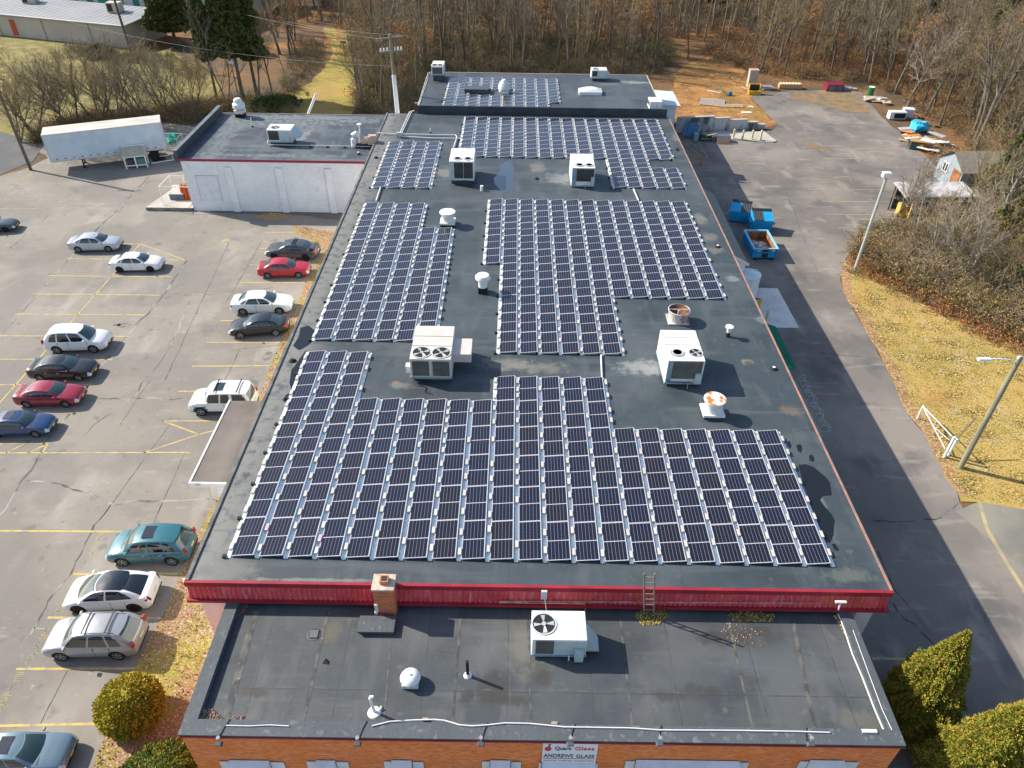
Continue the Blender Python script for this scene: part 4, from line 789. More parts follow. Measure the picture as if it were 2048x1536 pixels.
# low roof unit
t, w, d, c, h = unit('rooftop_unit', 'white rooftop unit with one big fan and a side hood on the low roof', (1063, 1309), (1171, 1312), (1062.5, 1279.3), (1062, 1220.4), OZ, .22, m_cabw)
fan(t, w*.22, d*.53, c+h, .46)
MB().b2((.15, -.03, c+.10), (w*.40, -.004, c+h-.05)).build('coil_grille', m_coilg, t)
MB().b2((w*.42, -.02, c+.12), (w*.68, -.004, c+h-.12)).build('side_panel', m_panelg, t); MB().b2((w*.70, -.015, c+.05), (w-.04, -.004, c+h-.04)).build('side_panel', m_panelg, t)
MB().b2((w*.79, -.22, c-.15), (w*.95, -.03, c+.5)).build('control_box', m_panelg, t); MB().tube([(w*.69, -.1, c+.1), (w*.69, -.12, c-.2)], .03, 6).build('drain_pipe', m_cabw, t)
hood(t, w, .15, d-.5, c+.05, c+h-.05, .55, m_panelg)
# ---- round vents
m_vw = mat('white_vent', (.80, .80, .77), .5, col2=(.66, .66, .63), scale=3, lo=.5, hi=.72); m_rust = mat('rust', (.20, .075, .03), .85, col2=(.10, .05, .03), scale=4)
m_vrust = mat('rust_stained_metal', (.60, .56, .52), .7, col2=(.32, .17, .09), scale=1.8, lo=.52, hi=.62)
def px_r(px, py, r_px, z): return (g(px+r_px, py, z)-g(px, py, z)).x
def vent(name, label, px, py, z, parts, cat='roof vent'):
    c = g(px, py, z); t = thing(name, label, cat, (c.x, c.y, z))
    for nm, prof, mt_, *n in parts:
        o = MB().lathe(prof, (0, 0, 0), n[0] if n else 22).build(nm, mt_, t); smooth_by_angle(o, 40)
    return t
t = vent('exhaust_fan', 'white drum exhaust fan on a black curb touching the six-column array', 896, 449, ZR, [('housing', [(.42, .34), (.46, .55), (.48, .75), (.55, .95), (.62, 1.02), (.60, 1.08), (.001, 1.12)], m_vw)])
MB().b2((-.55, -.5, 0), (.55, .5, .2)).build('curb', m_blackp, t); MB().box((0, 0, .27), (1.15, 1.05, .14)).build('base_plate', m_vw, t)
t = vent('exhaust_fan', 'white mushroom exhaust fan on a tall black curb left of the big stepped array', 966, 584, ZR, [('stack', [(.30, .42), (.30, .75), (.34, .95)], m_vw), ('cap', [(.34, .95), (.50, 1.05), (.50, 1.18), (.40, 1.30), (.001, 1.34)], m_vw)])
MB().b2((-.30, -.28, 0), (.30, .28, .43)).build('curb', m_blackp, t)
t = vent('open_vent', 'rusty open-topped round vent with a crossbar behind the large white rooftop unit', 1355, 640, ZR, [('housing', [(.62, .06), (.60, .12), (.64, .62), (.70, .78), (.66, .80), (.62, .62), (.58, .15), (.001, .12)], m_vrust)])
MB().lathe([(.60, .16), (.625, .77), (.62, .775), (.001, .17)], (0, 0, 0), 22).build('liner', m_rust, t)
MB().box((0, 0, .79), (1.32, .05, .04)).box((0, 0, .45), (.12, .12, .5)).build('crossbar', m_vrust, t); MB().box((0, 0, .04), (1.35, 1.2, .06)).build('base_plate', m_vrust, t)
m_rtop = mat('rust_patched_white', (.80, .77, .72), .6, col2=(.66, .17, .02), scale=1.9, lo=.53, hi=.57, layers=[((.45, .10, .02), 6, .63, .7, .6)])
t = vent('exhaust_fan', 'white round exhaust fan with an orange rust patch on top', 1423, 828, ZR, [('housing', [(.46, .30), (.44, .45), (.48, .8), (.56, .98), (.58, 1.02), (.56, 1.06)], m_vw), ('cap', [(.56, 1.055), (.58, 1.08), (.5, 1.10), (.001, 1.11)], m_rtop)])
MB().b2((-.5, -.48, 0), (.5, .48, .18)).build('curb', m_edge, t); MB().box((0, 0, .25), (1.15, 1.05, .12)).build('base_plate', m_vw, t)
vent('mushroom_vent', 'small white mushroom vent cap on a black pipe at the right side of the roof', 1455, 673, ZR, [('pipe', [(.13, 0), (.13, .32)], m_blackp, 14), ('neck', [(.12, .32), (.13, .62)], m_vw, 14), ('cap', [(.14, .60), (.25, .66), (.25, .74), (.001, .80)], m_vw, 16)])
t = vent('dome_vent', 'white domed round vent on the low front roof', 822, 1364, OZ, [('dome', [(.30, .22), (.38, .26), (.40, .34), (.34, .46), (.18, .54), (.001, .56)], m_vw), ('knob', [(.04, .55), (.04, .60), (.001, .61)], m_vw)])
MB().box((0, 0, .12), (.62, .6, .2)).build('base', m_cabw, t)
t = vent('turbine_vent', 'white stepped turbine vent with rust streaks at the back left of the wing roof', 482, 233, WZ, [('cap', [(.42, .75), (.62, .95), (.62, 1.3), (.50, 1.42), (.42, 1.45), (.42, 1.72), (.30, 1.85), (.001, 1.88)], m_vrust if False else m_vw)])
MB().box((0, 0, .2), (.9, .8, .4)).build('curb', m_blackp, t); MB().box((0, 0, .55), (1.0, .9, .35)).build('base', m_rtop, t)
t = vent('turbine_vent', 'white ribbed turbine vent standing in the farthest solar array', 1007.5, 186, RZ, [('cap', [(.42, .3), (.60, .42), (.62, .5), (.50, .58), (.62, .66), (.50, .75), (.60, .84), (.45, .95), (.52, 1.05), (.25, 1.3), (.2, 1.4), (.001, 1.42)], m_vw)])
MB().box((0, 0, .15), (1.1, 1.0, .3)).build('base', m_cabw, t)
c = g(954, 186, RZ); t = thing('roof_hatch', 'low black roof hatch in the gap of the farthest solar array', 'roof hatch', (c.x, c.y, RZ)); MB().b2((-1.35, -.35, 0), (1.2, .95, .42)).build('box', m_edge, t); MB().b2((-1.4, -.4, .42), (1.25, 1.0, .5)).build('lid', mat('hatch_lid', (.07, .09, .11), .6), t)
c = g(1181, 191, RZ); t = thing('skylight', 'white domed rectangular skylight on the rear roof', 'skylight', (c.x, c.y, RZ)); MB().b2((-1.25, 0, 0), (1.25, 1.5, .35)).build('frame', m_cabw, t)
V = []; F = []
for i in range(9):
    for j in range(7):
        u, v = i/8, j/6; V.append((-1.2+2.4*u, .05+1.4*v, .352+.35*math.sin(math.pi*u)**.6*math.sin(math.pi*v)**.6))
for i in range(8):
    for j in range(6): a = i*7+j; F.append((a, a+7, a+8, a+1))
o = MB().add(V, F).build('dome', mat('milky_dome', (.85, .86, .86), .3), t, smooth=True)
# gooseneck / motor blower on the wing beside the warehouse
c = g(718, 294, WZ); t = thing('blower', 'white gooseneck duct with a tan motor housing beside the warehouse edge on the wing roof', 'blower', (c.x, c.y, WZ))
MB().tube([(-.45, 0, 0), (-.45, 0, .8), (-.4, 0, 1.15), (-.15, 0, 1.3), (.1, 0, 1.1)], .26, 10).build('duct', m_vw, t); MB().tube([(.0, .3, 0), (.2, .3, 1.6), (.2, .3, 2.0)], .07, 8).lathe([(.2, 2.0), (.22, 2.1), (.001, 2.15)], (.2, .3, 0), 12).build('stack', m_vw, t)
MB().lathe([(.35, .0), (.38, .2), (.3, .8)], (.35, 0, .65), 12, axis='x').build('motor', mat('tan_motor', (.62, .42, .30), .6), t); MB().b2((.95, -.35, .35), (1.7, .4, 1.1)).build('housing', mat('tan_motor', (.5, .3, .2), .6), t); MB().b2((-.2, -.3, 0), (1.6, .3, .3)).build('frame', m_blackp, t)
# small pipes
def pipe_vent(label, px, py, z, h, r=.06, mt_=None, flash=True, cap=False):
    c = g(px, py, z); t = thing('vent_pipe', label, 'vent pipe', (c.x, c.y, z))
    MB().tube([(0, 0, 0), (0, 0, h)], r, 10).build('pipe', mt_ or m_vw, t)
    if flash: MB().lathe([(r*2.6, .0), (r*2.4, .03), (r*1.4, .10), (r*1.25, .14)], (0, 0, 0), 12).build('flashing', m_blackp if mt_ is None else m_cabw, t)
    if cap: MB().lathe([(r*1.1, h-.02), (r*1.9, h+.02), (r*1.9, h+.1), (.001, h+.14)], (0, 0, 0), 12).build('cap', m_vw, t)
    return t
pipe_vent('black upright vent pipe with a white foot on the low front roof', 935.5, 1351, OZ, 1.0, .065, m_blackp)
c = g(749, 1424, OZ); t = thing('vent_pipe', 'white plastic vent pipe with a bent top on the low roof', 'vent pipe', (c.x, c.y, OZ))
MB().tube([(0, 0, 0), (-.06, 0, 1.0), (-.05, 0, 1.08), (.08, 0, 1.10)], .055, 10).build('pipe', m_vw, t); MB().lathe([(.26, 0), (.22, .04), (.15, .05)], (.0, -.02, 0), 14).build('flashing', mat('white_sealant', (.75, .75, .74), .6), t)
MB().tube([(.1, .0, .02), (.25, .12, .1), (.22, .2, .03)], .03, 6).build('tape', m_vw, t)
pipe_vent('short white vent pipe beside the shadow of the left far white unit', 963.5, 381, ZR, .42, .13, m_cabw, False)
for i, (lab, x, y, z, h) in enumerate([('small white vent pipe behind the wide array near its left end', 861, 266, ZR, .45), ('white stub pipe right of the nearest array gap by the roof edge', 1547, 738, ZR, .15), ('white stub pipe right of the big stepped array', 1435, 494, ZR, .15),
    ('stub pipe between the array corner and the left roof edge, above the leaves', 620, 500, ZR, .10), ('stub pipe left of the nearest array top corner', 585, 722, ZR, .12), ('white pipe at the gap of the wide array, left one of two', 1320, 322, ZR, .4), ('white pipe at the gap of the wide array, right one of two', 1340, 322, ZR, .35),
    ('small grey stub pipe between the two far white units', 1073, 358, ZR, .12), ('small stub pipe beside the four-column array', 752, 316, ZR, .12), ('thin white vent pipe left of the wing rooftop unit', 505, 254, WZ, .9), ('small white stub on the right of the wing roof', 717, 309, WZ, .25), ('white stub pipe near the right edge beside the wide array', 1354, 300, ZR, .12)]):
    pipe_vent(lab, x, y, z, h, .05 if h > .3 else .09)
# roof drain and slab
c = g(628, 1269, OZ); t = thing('roof_drain', 'square roof drain cover on the low front roof', 'roof drain', (c.x, c.y, OZ)); MB().box((0, 0, .03), (.34, .34, .05)).build('cover', mat('drain_grey', (.14, .14, .13), .8), t); MB().lathe([(.3, .008), (.24, .02), (.2, .012)], (0, 0, 0), 12).build('collar', m_edge, t)
p1, p2 = g(718, 1268, OZ), g(786, 1269, OZ); q1 = g(722, 1232, OZ+.25)
t = thing('roof_hatch', 'flat black hatch slab in front of the brick chimney on the low roof', 'roof hatch', (p1.x, p1.y, OZ)); MB().b2((0, 0, 0), (p2.x-p1.x, q1.y-p1.y, .16)).build('box', m_edge, t); MB().b2((-.05, -.05, .16), (p2.x-p1.x+.05, q1.y-p1.y+.03, .24)).build('lid', m_para, t)
c = g(652, 1325, OZ); t = thing('rubber_flap', 'small torn black rubber flap lying on the low roof', 'debris', (c.x, c.y, OZ)); MB().add([(-.14, -.05, .01), (.13, -.09, .01), (.10, .07, .01), (-.02, .12, .12)], [(0, 1, 3), (1, 2, 3), (2, 0, 3)]).build('flap', m_blackp, t)
# chimney
m_chb = brick_mat('chimney_brick', (.62, .15, .05), (.38, .07, .03), (.55, .40, .30), 1.0)
cA, cB = g(757, 1221, OZ), g(786, 1221, OZ); cw = .84
ch = thing('brick_chimney', 'weathered red brick chimney with a clay pot in front of the red band', 'chimney', (cA.x-.05, 18.02, OZ)); chh = 1.70
MB().b2((0, 0, 0), (cw, cw*.85, chh)).build('shaft', m_chb, ch)
MB().b2((-.04, -.04, chh+.001), (cw+.04, cw*.85+.04, chh+.09)).build('crown', mat('mortar_crown', (.62, .52, .42), .9, col2=(.45, .32, .25), scale=4), ch)
MB().b2((.28, .22, chh+.09), (.62, .56, chh+.28)).build('pot', mat('clay_pot', (.5, .22, .12), .8), ch); MB().b2((.33, .27, chh+.281), (.57, .51, chh+.29)).build('pot_opening', mat('pot_opening_dark', (.06, .04, .03), .95), ch)  # flat dark plate drawn as the opening of the solid pot
MB().box((.06, -.03, .55), (.14, .08, .5)).box((.02, -.05, .25), (.12, .1, .15)).build('mortar_patch', mat('mortar_patch', (.7, .6, .55), .9), ch)
# ladder
lb = g(1297, 1230, OZ); lt = gy(1299, 1151, YF-.45)
ld = thing('roof_ladder', 'grey metal ladder leaning from the low roof onto the red band', 'ladder', (lb.x, lb.y, OZ)); dx, dy, dz = lt.x-lb.x, lt.y-lb.y+.1, lt.z-OZ
m_lad = mat('weathered_ladder', (.20, .17, .14), .7, col2=(.28, .23, .19), scale=3)
for s in (0, 1): MB().tube([(-.20+s*.42, 0, 0), (-.20+s*.42+dx, dy, dz)], .035, 6).build('rail', m_lad, ld)
rg = MB()
for k in range(1, 8):
    f = k*.13; rg.tube([(-.2+dx*f, dy*f, dz*f), (.22+dx*f, dy*f, dz*f)], .026, 5)
rg.build('rungs', m_lad, ld)
# electrical box on the band, cables
p = gy(1088, 1187, YF-.12); t = thing('disconnect_box', 'small grey electrical box fixed to the red corrugated band', 'electrical box', (p.x, YF-.13, p.z-.25)); MB().b2((-.12, -.1, 0), (.12, 0, .5)).build('box', m_panelg, t); MB().tube([(.03, -.05, 0), (.2, -.5, -.9), (.25, -.7, -1.2)], .02, 5).build('cable', m_vw, t)
p = gy(1680, 1206, YF-.28); t = thing('security_camera', 'white camera bracket under the right end of the red band', 'camera', (p.x, YF-.3, p.z)); MB().box((0, 0, .1), (.45, .1, .07)).build('bracket', m_vw, t); MB().tube([(0, 0, .1), (0, -.06, -.35)], .035, 6).build('arm', m_vw, t)
# conduits on the low roof
def conduit(label, pts, r=.03, z=None):
    z = z if z is not None else OZ+.05; t = thing('conduit', label, 'pipe', (0, 0, 0)); P = [g(x, y, z) for x, y in pts]
    MB().tube(P, r, 6).build('pipe', mat('white_conduit', (.78, .76, .76), .5), t); return t
conduit('short white conduit along the near left parapet of the low roof', [(452, 1451), (500, 1452), (540, 1450), (578, 1452)], .022, OP+.03)
conduit('long wavy white conduit along the near parapet of the low roof', [(744, 1452), (780, 1443), (830, 1440), (870, 1439), (890, 1441), (920, 1450), (945, 1452), (975, 1450), (1010, 1446), (1060, 1447), (1130, 1454), (1260, 1456), (1320, 1460), (1480, 1461), (1600, 1463), (1660, 1465)], .028, OP+.03)
conduit('white conduit running down the right side of the low roof', [(1676, 1228), (1684, 1245), (1705, 1308), (1725, 1355), (1748, 1415), (1768, 1462), (1771, 1465), (1764, 1466)], .03, OZ+.12)
conduit('thin pale line along the right parapet of the low roof', [(1706, 1260), (1735, 1340), (1765, 1420), (1784, 1460)], .012, OP+.01)
conduit('pale conduit crossing the front edge between the two nearest right arrays', [(1202, 710), (1204, 755)], .045, ZR+.1)
conduit('grey conduit from the four-column array down to the six-column array', [(761, 375), (752, 402)], .06, ZR+.12)
conduit('grey conduit from the wide array down to the big stepped array', [(1267, 378), (1277, 401)], .06, ZR+.12)
conduit('grey conduit run along the back left of the warehouse roof', [(753, 266), (800, 268), (911, 270), (914, 274), (907, 295)], .05, ZR+.15)
conduit('grey conduit run to the wide array from the junction box', [(797, 272), (860, 276), (921, 277)], .05, ZR+.12)
conduit('left pipe of the pair climbing to the black rear parapet', [(798, 270), (819, 224), (828, 221)], .05, ZR+.15)
conduit('right pipe of the pair climbing to the black rear parapet', [(802, 270), (823, 224)], .04, ZR+.15)
c = g(800, 275, ZR); t = thing('junction_box', 'pale junction box on the warehouse roof behind the four-column array', 'electrical box', (c.x, c.y, ZR)); MB().b2((-.3, -.1, .2), (.3, .15, .5)).build('box', m_panelg, t); MB().b2((-.25, -.02, 0), (-.18, .06, .2)).b2((.18, -.02, 0), (.25, .06, .2)).build('legs', m_edge, t)
for lab, x, y in (('pale wooden block under the wavy conduit, left one', 851, 1443), ('pale wooden block under the wavy conduit, right one', 1109, 1451)):
    c = g(x, y, OZ); t = thing('timber_block', lab, 'block', (c.x, c.y+.05, OZ)); bevel(MB().box((0, 0, .05), (.22, .12, .09)).build('block', mat('old_timber', (.4, .3, .22), .9), t), .01)
c = g(1738, 1463, OP); t = thing('metal_flashing', 'short white metal angle lying near the right front corner of the low roof', 'flashing', (c.x, c.y, OP)); MB().box((0, 0, .05), (.55, .12, .02)).box((0, -.06, .03), (.55, .02, .06)).build('angle', m_cabw, t)
# wall lamps
for i, (x, lab) in enumerate(((437, 'leftmost wall floodlight on the brick front'), (715, 'wall floodlight on the brick front, second from the left'), (962, 'wall floodlight on the brick front, just left of the sign'), (1141, 'wall floodlight hanging over the company sign'), (1320, 'wall floodlight on the brick front, first right of the sign'), (1622, 'rightmost wall floodlight on the brick front'))):
    p = gy(x, 1480, OY0-.12); t = thing('wall_floodlight', lab, 'floodlight', (p.x, OY0, gy(x, 1484, OY0-.15).z-.05), 0, 'floodlights along the brick front')
    MB().lathe([(.07, 0), (.07, .06), (.001, .06)], (0, -.10, .22), 10).tube([(0, .06, .22), (0, -.1, .22), (0, -.14, .1)], .02, 6).build('mount', mat('lamp_grey', (.28, .30, .32), .5), t)
    MB().box((0, -.2, .02), (.26, .16, .18), rx=.35, top=(.75, .8)).build('lamp_head', mat('lamp_dark', (.09, .11, .13), .5), t)
    MB().tube([(0, .04, .30), (.03, -.04, OP-t.location.z+.02), (.10, .3, OP-t.location.z+.02), (.22, .62, OP-t.location.z+.02)], .014, 5).build('cable', m_blackp, t)
# puddles
m_pud = mat('clear_puddle', (.04, .055, .07), .02, spec=1.0, coat=.6); m_wet = mat('wet_membrane', (.012, .015, .018), .25, spec=.5)
P = G2([(1012, 322), (1022, 324), (1028, 335), (1029, 350), (1026, 362), (1028, 374), (1020, 384), (1008, 386), (1000, 378), (990, 368), (987, 357), (994, 350), (1000, 342), (999, 330)], ZR)
tag(MB().sheet(ragged(P, .3, .06), ZR+.004).build('rain_puddle', m_pud), 'round sky-blue rain puddle between the two far white rooftop units', 'puddle')
for lab, pts in (('large black wet patch right of the nearest array', [(1597, 930), (1612, 929), (1628, 935), (1640, 945), (1652, 955), (1660, 965), (1663, 990), (1645, 992), (1640, 1000), (1648, 1012), (1662, 1028), (1669, 1040), (1667, 1070), (1660, 1086), (1650, 1085), (1640, 1060), (1625, 1020), (1608, 975)]),
                 ('upper small wet blot right of the nearest array', [(1592, 890), (1601, 888), (1605, 896), (1602, 906), (1596, 902)]), ('lower small wet blot right of the nearest array', [(1618, 912), (1624, 909), (1628, 916), (1627, 924), (1620, 921)]), ('small wet blot touching the far right panel column', [(1573, 884), (1580, 882), (1584, 892), (1580, 898), (1574, 893)]),
                 ('ringed wet blot below the large wet patch', [(1663, 1088), (1670, 1088), (1677, 1098), (1676, 1103), (1668, 1098)]),
                 ('dark wet patch at the left edge beside the six-column array foot', [(600, 655), (618, 650), (630, 662), (628, 678), (615, 690), (600, 700), (588, 692), (596, 676)]), ('dark wet patch left of the nearest array top corner', [(583, 740), (600, 720), (612, 700), (606, 735), (592, 770), (584, 782), (578, 765)]), ('small wet blot left of the nearest array', [(572, 790), (580, 785), (580, 798), (572, 806), (566, 800)])):
    tag(MB().sheet(ragged(G2(pts, ZR), .25, .07), ZR+.004).build('wet_patch', m_wet), lab, 'wet patch')

# ================================================================== CARS
import bmesh
m_tyre = mat('tyre', (.012, .012, .013), .85); m_rim = mat('alloy_rim', (.42, .43, .44), .35, metal=.3); m_rimb = mat('black_rim', (.015, .015, .016), .4)
m_cglass = mat('car_glass', (.030, .060, .058), .04, spec=1.0, coat=.8); m_cglassd = mat('dark_car_glass', (.010, .014, .018), .04, spec=.9, coat=.8)
m_trim = mat('black_trim', (.014, .014, .015), .5); m_chrome = mat('chrome', (.75, .76, .78), .15, metal=.9); m_head = mat('headlamp', (.62, .66, .68), .12, coat=.6); m_tail = mat('tail_lamp', (.34, .008, .014), .25, coat=.5)
m_plate = mat('yellow_plate', (.70, .62, .12), .5); m_plate2 = mat('pale_plate', (.72, .68, .42), .5)
def paint(name, c, metal=.0, r=.32): return mat(name, c, r, metal=metal, coat=.9, spec=.5)
def interp(x, pts):
    if x <= pts[0][0]: return pts[0][1]
    for (a, b), (c, d) in zip(pts, pts[1:]):
        if x <= c:
            t = (x-a)/(c-a); t = t*t*(3-2*t) if False else t; return b+(d-b)*t
    return pts[-1][1]
SED = dict(L=4.75, W=1.83, zb=.19, belt=.95, roof=1.44, arch=.06, wf=(1.12, .22), wr=(-1.88, -1.00), wbr=.80, wtr=.62, prof=[(-2.37, .74), (-2.34, .92), (-2.25, 1.01), (-2.0, 1.05), (-1.6, 1.03), (1.0, .97), (1.4, .93), (1.85, .84), (2.15, .74), (2.30, .64), (2.37, .52)], ax=(-1.42, 1.42), wr_=.335, pillars=(.38, .80), qlo=.10)
SEDL = dict(SED, roof=1.43)
SUV = dict(L=4.5, W=1.85, zb=.25, belt=1.08, roof=1.74, arch=.09, wf=(1.16, .44), wr=(-2.16, -1.62), wbr=.83, wtr=.63, prof=[(-2.25, .74), (-2.22, 1.0), (-2.1, 1.08), (1.0, 1.06), (1.4, 1.02), (1.8, .93), (2.06, .82), (2.19, .70), (2.25, .56)], ax=(-1.32, 1.32), wr_=.36, pillars=(.38, .68), qlo=.13)
EVC = dict(L=4.75, W=1.92, zb=.20, belt=1.0, roof=1.60, arch=.13, wf=(1.42, .34), wr=(-2.22, -1.05), wbr=.84, wtr=.62, prof=[(-2.37, .74), (-2.34, .98), (-2.27, 1.10), (-2.1, 1.14), (-1.7, 1.08), (1.3, 1.01), (1.65, .93), (2.0, .82), (2.22, .68), (2.32, .58), (2.37, .48)], ax=(-1.45, 1.45), wr_=.37, pillars=(.42,), qlo=.16, tp=1.3)
BOXY = dict(L=4.3, W=1.82, zb=.26, belt=1.07, roof=1.78, wf=(1.0, .62), wr=(-2.08, -1.85), wbr=.84, wtr=.74, prof=[(-2.15, .80), (-2.12, 1.04), (-1.9, 1.08), (.9, 1.09), (1.4, 1.06), (1.8, .98), (2.02, .88), (2.11, .76), (2.15, .60)], ax=(-1.29, 1.29), wr_=.36, pillars=(.34, .60), qlo=.05)
COUPE = dict(SED, roof=1.30, wf=(.75, .05), wr=(-1.9, -.9))
def car(label, near_r, near_f, spec, mp, cat='car', glass=None, rims=None, roofm=None, rails=False, bars=False, sunroof=False, plate=True, cladding=None, group=None, chrome_line=False, spoiler=False):
    """near_r / near_f = photograph pixels where the camera-side rear and front tyres touch the ground"""
    s = spec; hl = s['L']/2; W = s['W']/2
    a, b = g(*near_r), g(*near_f); hd = math.atan2(b.y-a.y, b.x-a.x); wb = s['ax'][1]-s['ax'][0]; sc = (b-a).length/wb
    sc = max(.84, min(1.03, sc)); side = -1 if b.x > a.x else 1
    mid = (a+b)/2; u = Vector((math.cos(hd), math.sin(hd), 0)); v = Vector((-u.y, u.x, 0))
    org = mid - u*((s['ax'][0]+s['ax'][1])/2*sc) - v*side*(W-.08)*sc
    t = thing('parked_car', label, cat, (org.x, org.y, 0.006), hd, group); t.scale = (sc, sc, sc)
    suv = s in (SUV, BOXY)
    N = 38; V = []; F = []
    xs = [hl*math.copysign(abs(q)**.82, q) for q in [-1+2*i/(N-1) for i in range(N)]]
    tp = s.get('tp', 1.0)
    def wid(x):
        e = abs(x)/hl; k = .80 if x > 0 else .86
        return W*(1-.03*max(0, (e-.45)/.55)**2-(.15 if x > 0 else .10)*tp*max(0, (e-k)/(1-k))**2.4)
    rings = []
    for i, x in enumerate(xs):
        w = wid(x); zt = interp(x, s['prof']); e = abs(x)/hl; zb = s['zb']+.12*max(0, (e-.84)/.16)
        sh = max(.02, zt-zb); lo = s['zb']+.0
        nose = 1-.05*max(0, (e-.93)/.07)
        pts = [(0, zb), (w*.82, zb), (w*.955, zb+.05), (w*.99, zb+sh*.22), (w, zb+sh*.48), (w*.99, zb+sh*.70), (w*.972, zb+sh*.86), (w*.93, zt-sh*.035), (w*.84, zt+.012), (w*.45, zt+.035), (0, zt+.045)]
        pts = [(y*nose, z) for y, z in pts]
        ring = [(x, y, z) for y, z in pts]+[(x, -y, z) for y, z in pts[-2:0:-1]]; rings.append(ring)
    M = len(rings[0])
    for r_ in rings: V += r_
    for i in range(N-1):
        for k in range(M): k2 = (k+1) % M; F.append((i*M+k, (i+1)*M+k, (i+1)*M+k2, i*M+k2))
    F.append(tuple(range(M))); F.append(tuple((N-1)*M+k for k in reversed(range(M))))
    body = MB().add(V, F).build('body', [mp, m_trim], t)
    ct = MB(); r = s['wr_']+.05
    for ax in s['ax']:
        for sd in (-1, 1): ct.lathe([(r, -.2), (r, .2)], (ax, sd*(W-.05), s['wr_']+.0), 22, axis='y')
    co = ct.build('cut', [m_trim]); body.parent = None
    md = body.modifiers.new('b', 'BOOLEAN'); md.object = co; md.operation = 'DIFFERENCE'; md.solver = 'EXACT'
    bpy.context.view_layer.update()
    me = bpy.data.meshes.new_from_object(body.evaluated_get(bpy.context.evaluated_depsgraph_get())); body.modifiers.clear(); body.data = me; body.parent = t
    bpy.data.objects.remove(co)
    me.materials.clear(); me.materials.append(mp); me.materials.append(cladding or m_trim)
    for p in me.polygons:
        c = p.center; inn = False
        for ax in s['ax']:
            d = math.hypot(c.x-ax, c.z-s['wr_'])
            if d < r+.006 and abs(c.y) < W*.99 and c.z > .2 and abs(p.normal.y) < .95 or (d < r and abs(c.y) < W*.9 and abs(p.normal.y) > .9): inn = True
        p.material_index = 1 if inn or c.z < s['zb']+.05 or (cladding and (c.z < s['zb']+.20 or any(math.hypot(c.x-ax, c.z-s['wr_']) < r+.10 for ax in s['ax']))) else 0
    smooth_by_angle(body, 38)
    # cabin: stacked outlines from the belt line to the roof edge
    T = [0, .10, .24, .40, .56, .70, .82, .90, .96, 1.0]; LS = 30; FS = 10
    def outline(k):
        xf = s['wf'][0]+(s['wf'][1]-s['wf'][0])*k; xr = s['wr'][0]+(s['wr'][1]-s['wr'][0])*k
        b = W*(.925+(s['wtr']+.06-.925)*k**1.25); z = s['belt']-.03+(s['roof']-s['belt']+.03)*(1-(1-k)**1.45)
        out = []
        for j in range(LS+1):
            q = j/LS; e = abs(2*q-1); cut = .13*max(0, (e-.86)/.14)**2; out.append((xr+(xf-xr)*q, b*(1-.035*e**2.5)*(1-cut), z-s.get('arch', .05)*k*e**2.2))
        bow = .15; yb = out[-1][1]; front = []
        for j in range(1, FS): y = yb*(1-2*j/FS); front.append((xf+bow*(1-(y/yb)**2), y, z-s.get('arch', .05)*k))
        right = [(x, -y, z_) for x, y, z_ in reversed(out)]; yb = out[0][1]; rear = []
        for j in range(1, FS): y = -yb*(1-2*j/FS); rear.append((xr-bow*.55*(1-(y/yb)**2), y, z-s.get('arch', .05)*k))
        return out+front+right+rear
    O = [outline(k) for k in T]; n = len(O[0]); cats = {}
    for i in range(len(T)-1):
        for k in range(n):
            k2 = (k+1) % n; quad = [O[i][k], O[i][k2], O[i+1][k2], O[i+1][k]]; key = ('pillars', 0, 0)
            if k < LS or LS+FS <= k < 2*LS+FS:
                sd = 1 if k < LS else -1; q = (k+.5)/LS if k < LS else 1-(k-LS-FS+.5)/LS
                lo = s.get('qlo', .12)+(.05 if T[i] > .5 else 0)
                seg = sum(q < 1-pp for pp in s['pillars'])
                if T[i+1] <= .83 and lo < q < .945 and all(abs(q-(1-pp)) > .019 for pp in s['pillars']): key = ('side_window', sd, seg)
            elif LS <= k < LS+FS:
                if T[i+1] <= .97: key = ('windscreen', 0, 0)
            elif T[i] >= (.10 if suv else 0) and T[i+1] <= (1.0 if s is EVC else .91) and 2*LS+FS < k+0 < n: key = ('rear_window', 0, 0)
            vv, ff = cats.setdefault(key, ([], [])); vv.extend(quad); o_ = len(ff)*4; ff.append((o_+3, o_+2, o_+1, o_))
    for key, (vv, ff) in cats.items():
        nm = key[0]; mt_ = mp if nm == 'pillars' else (m_cglassd if nm == 'side_window' else (glass or m_cglass))
        if s is EVC and nm == 'rear_window': mt_ = m_cglassd
        me = bpy.data.meshes.new(nm); me.from_pydata(vv, [], ff); me.materials.append(mt_)
        bm = bmesh.new(); bm.from_mesh(me); bmesh.ops.remove_doubles(bm, verts=bm.verts, dist=.0005); bm.to_mesh(me); bm.free()
        o = bpy.data.objects.new(nm, me); COL.objects.link(o); o.parent = t; me.polygons.foreach_set('use_smooth', [True]*len(me.polygons))
    top = O[-1]; cx = sum(p[0] for p in top)/n; RV = []; RF = []; K = 6
    for j in range(K+1):
        f = 1-j/K; f2 = f**.8 if j else 1
        for p in top: RV.append((cx+(p[0]-cx)*f2, p[1]*f2, p[2]*f2*f2+(s['roof']-.0)*(1-f2*f2)+.045*(1-f2*f2)))
    for j in range(K):
        for k in range(n): k2 = (k+1) % n; RF.append(((j+1)*n+k, (j+1)*n+k2, j*n+k2, j*n+k)[::-1])
    MB().add(RV, RF).build('roof', roofm or mp, t, smooth=True)
    xr1, xf1 = s['wr'][1], s['wf'][1]; zr = s['roof']; bt = W*(s['wtr']+.06)
    if sunroof: MB().b2((xf1-.95, -.42, zr+.03), (xf1-.35, .42, zr+.052)).build('sunroof', m_cglassd, t)
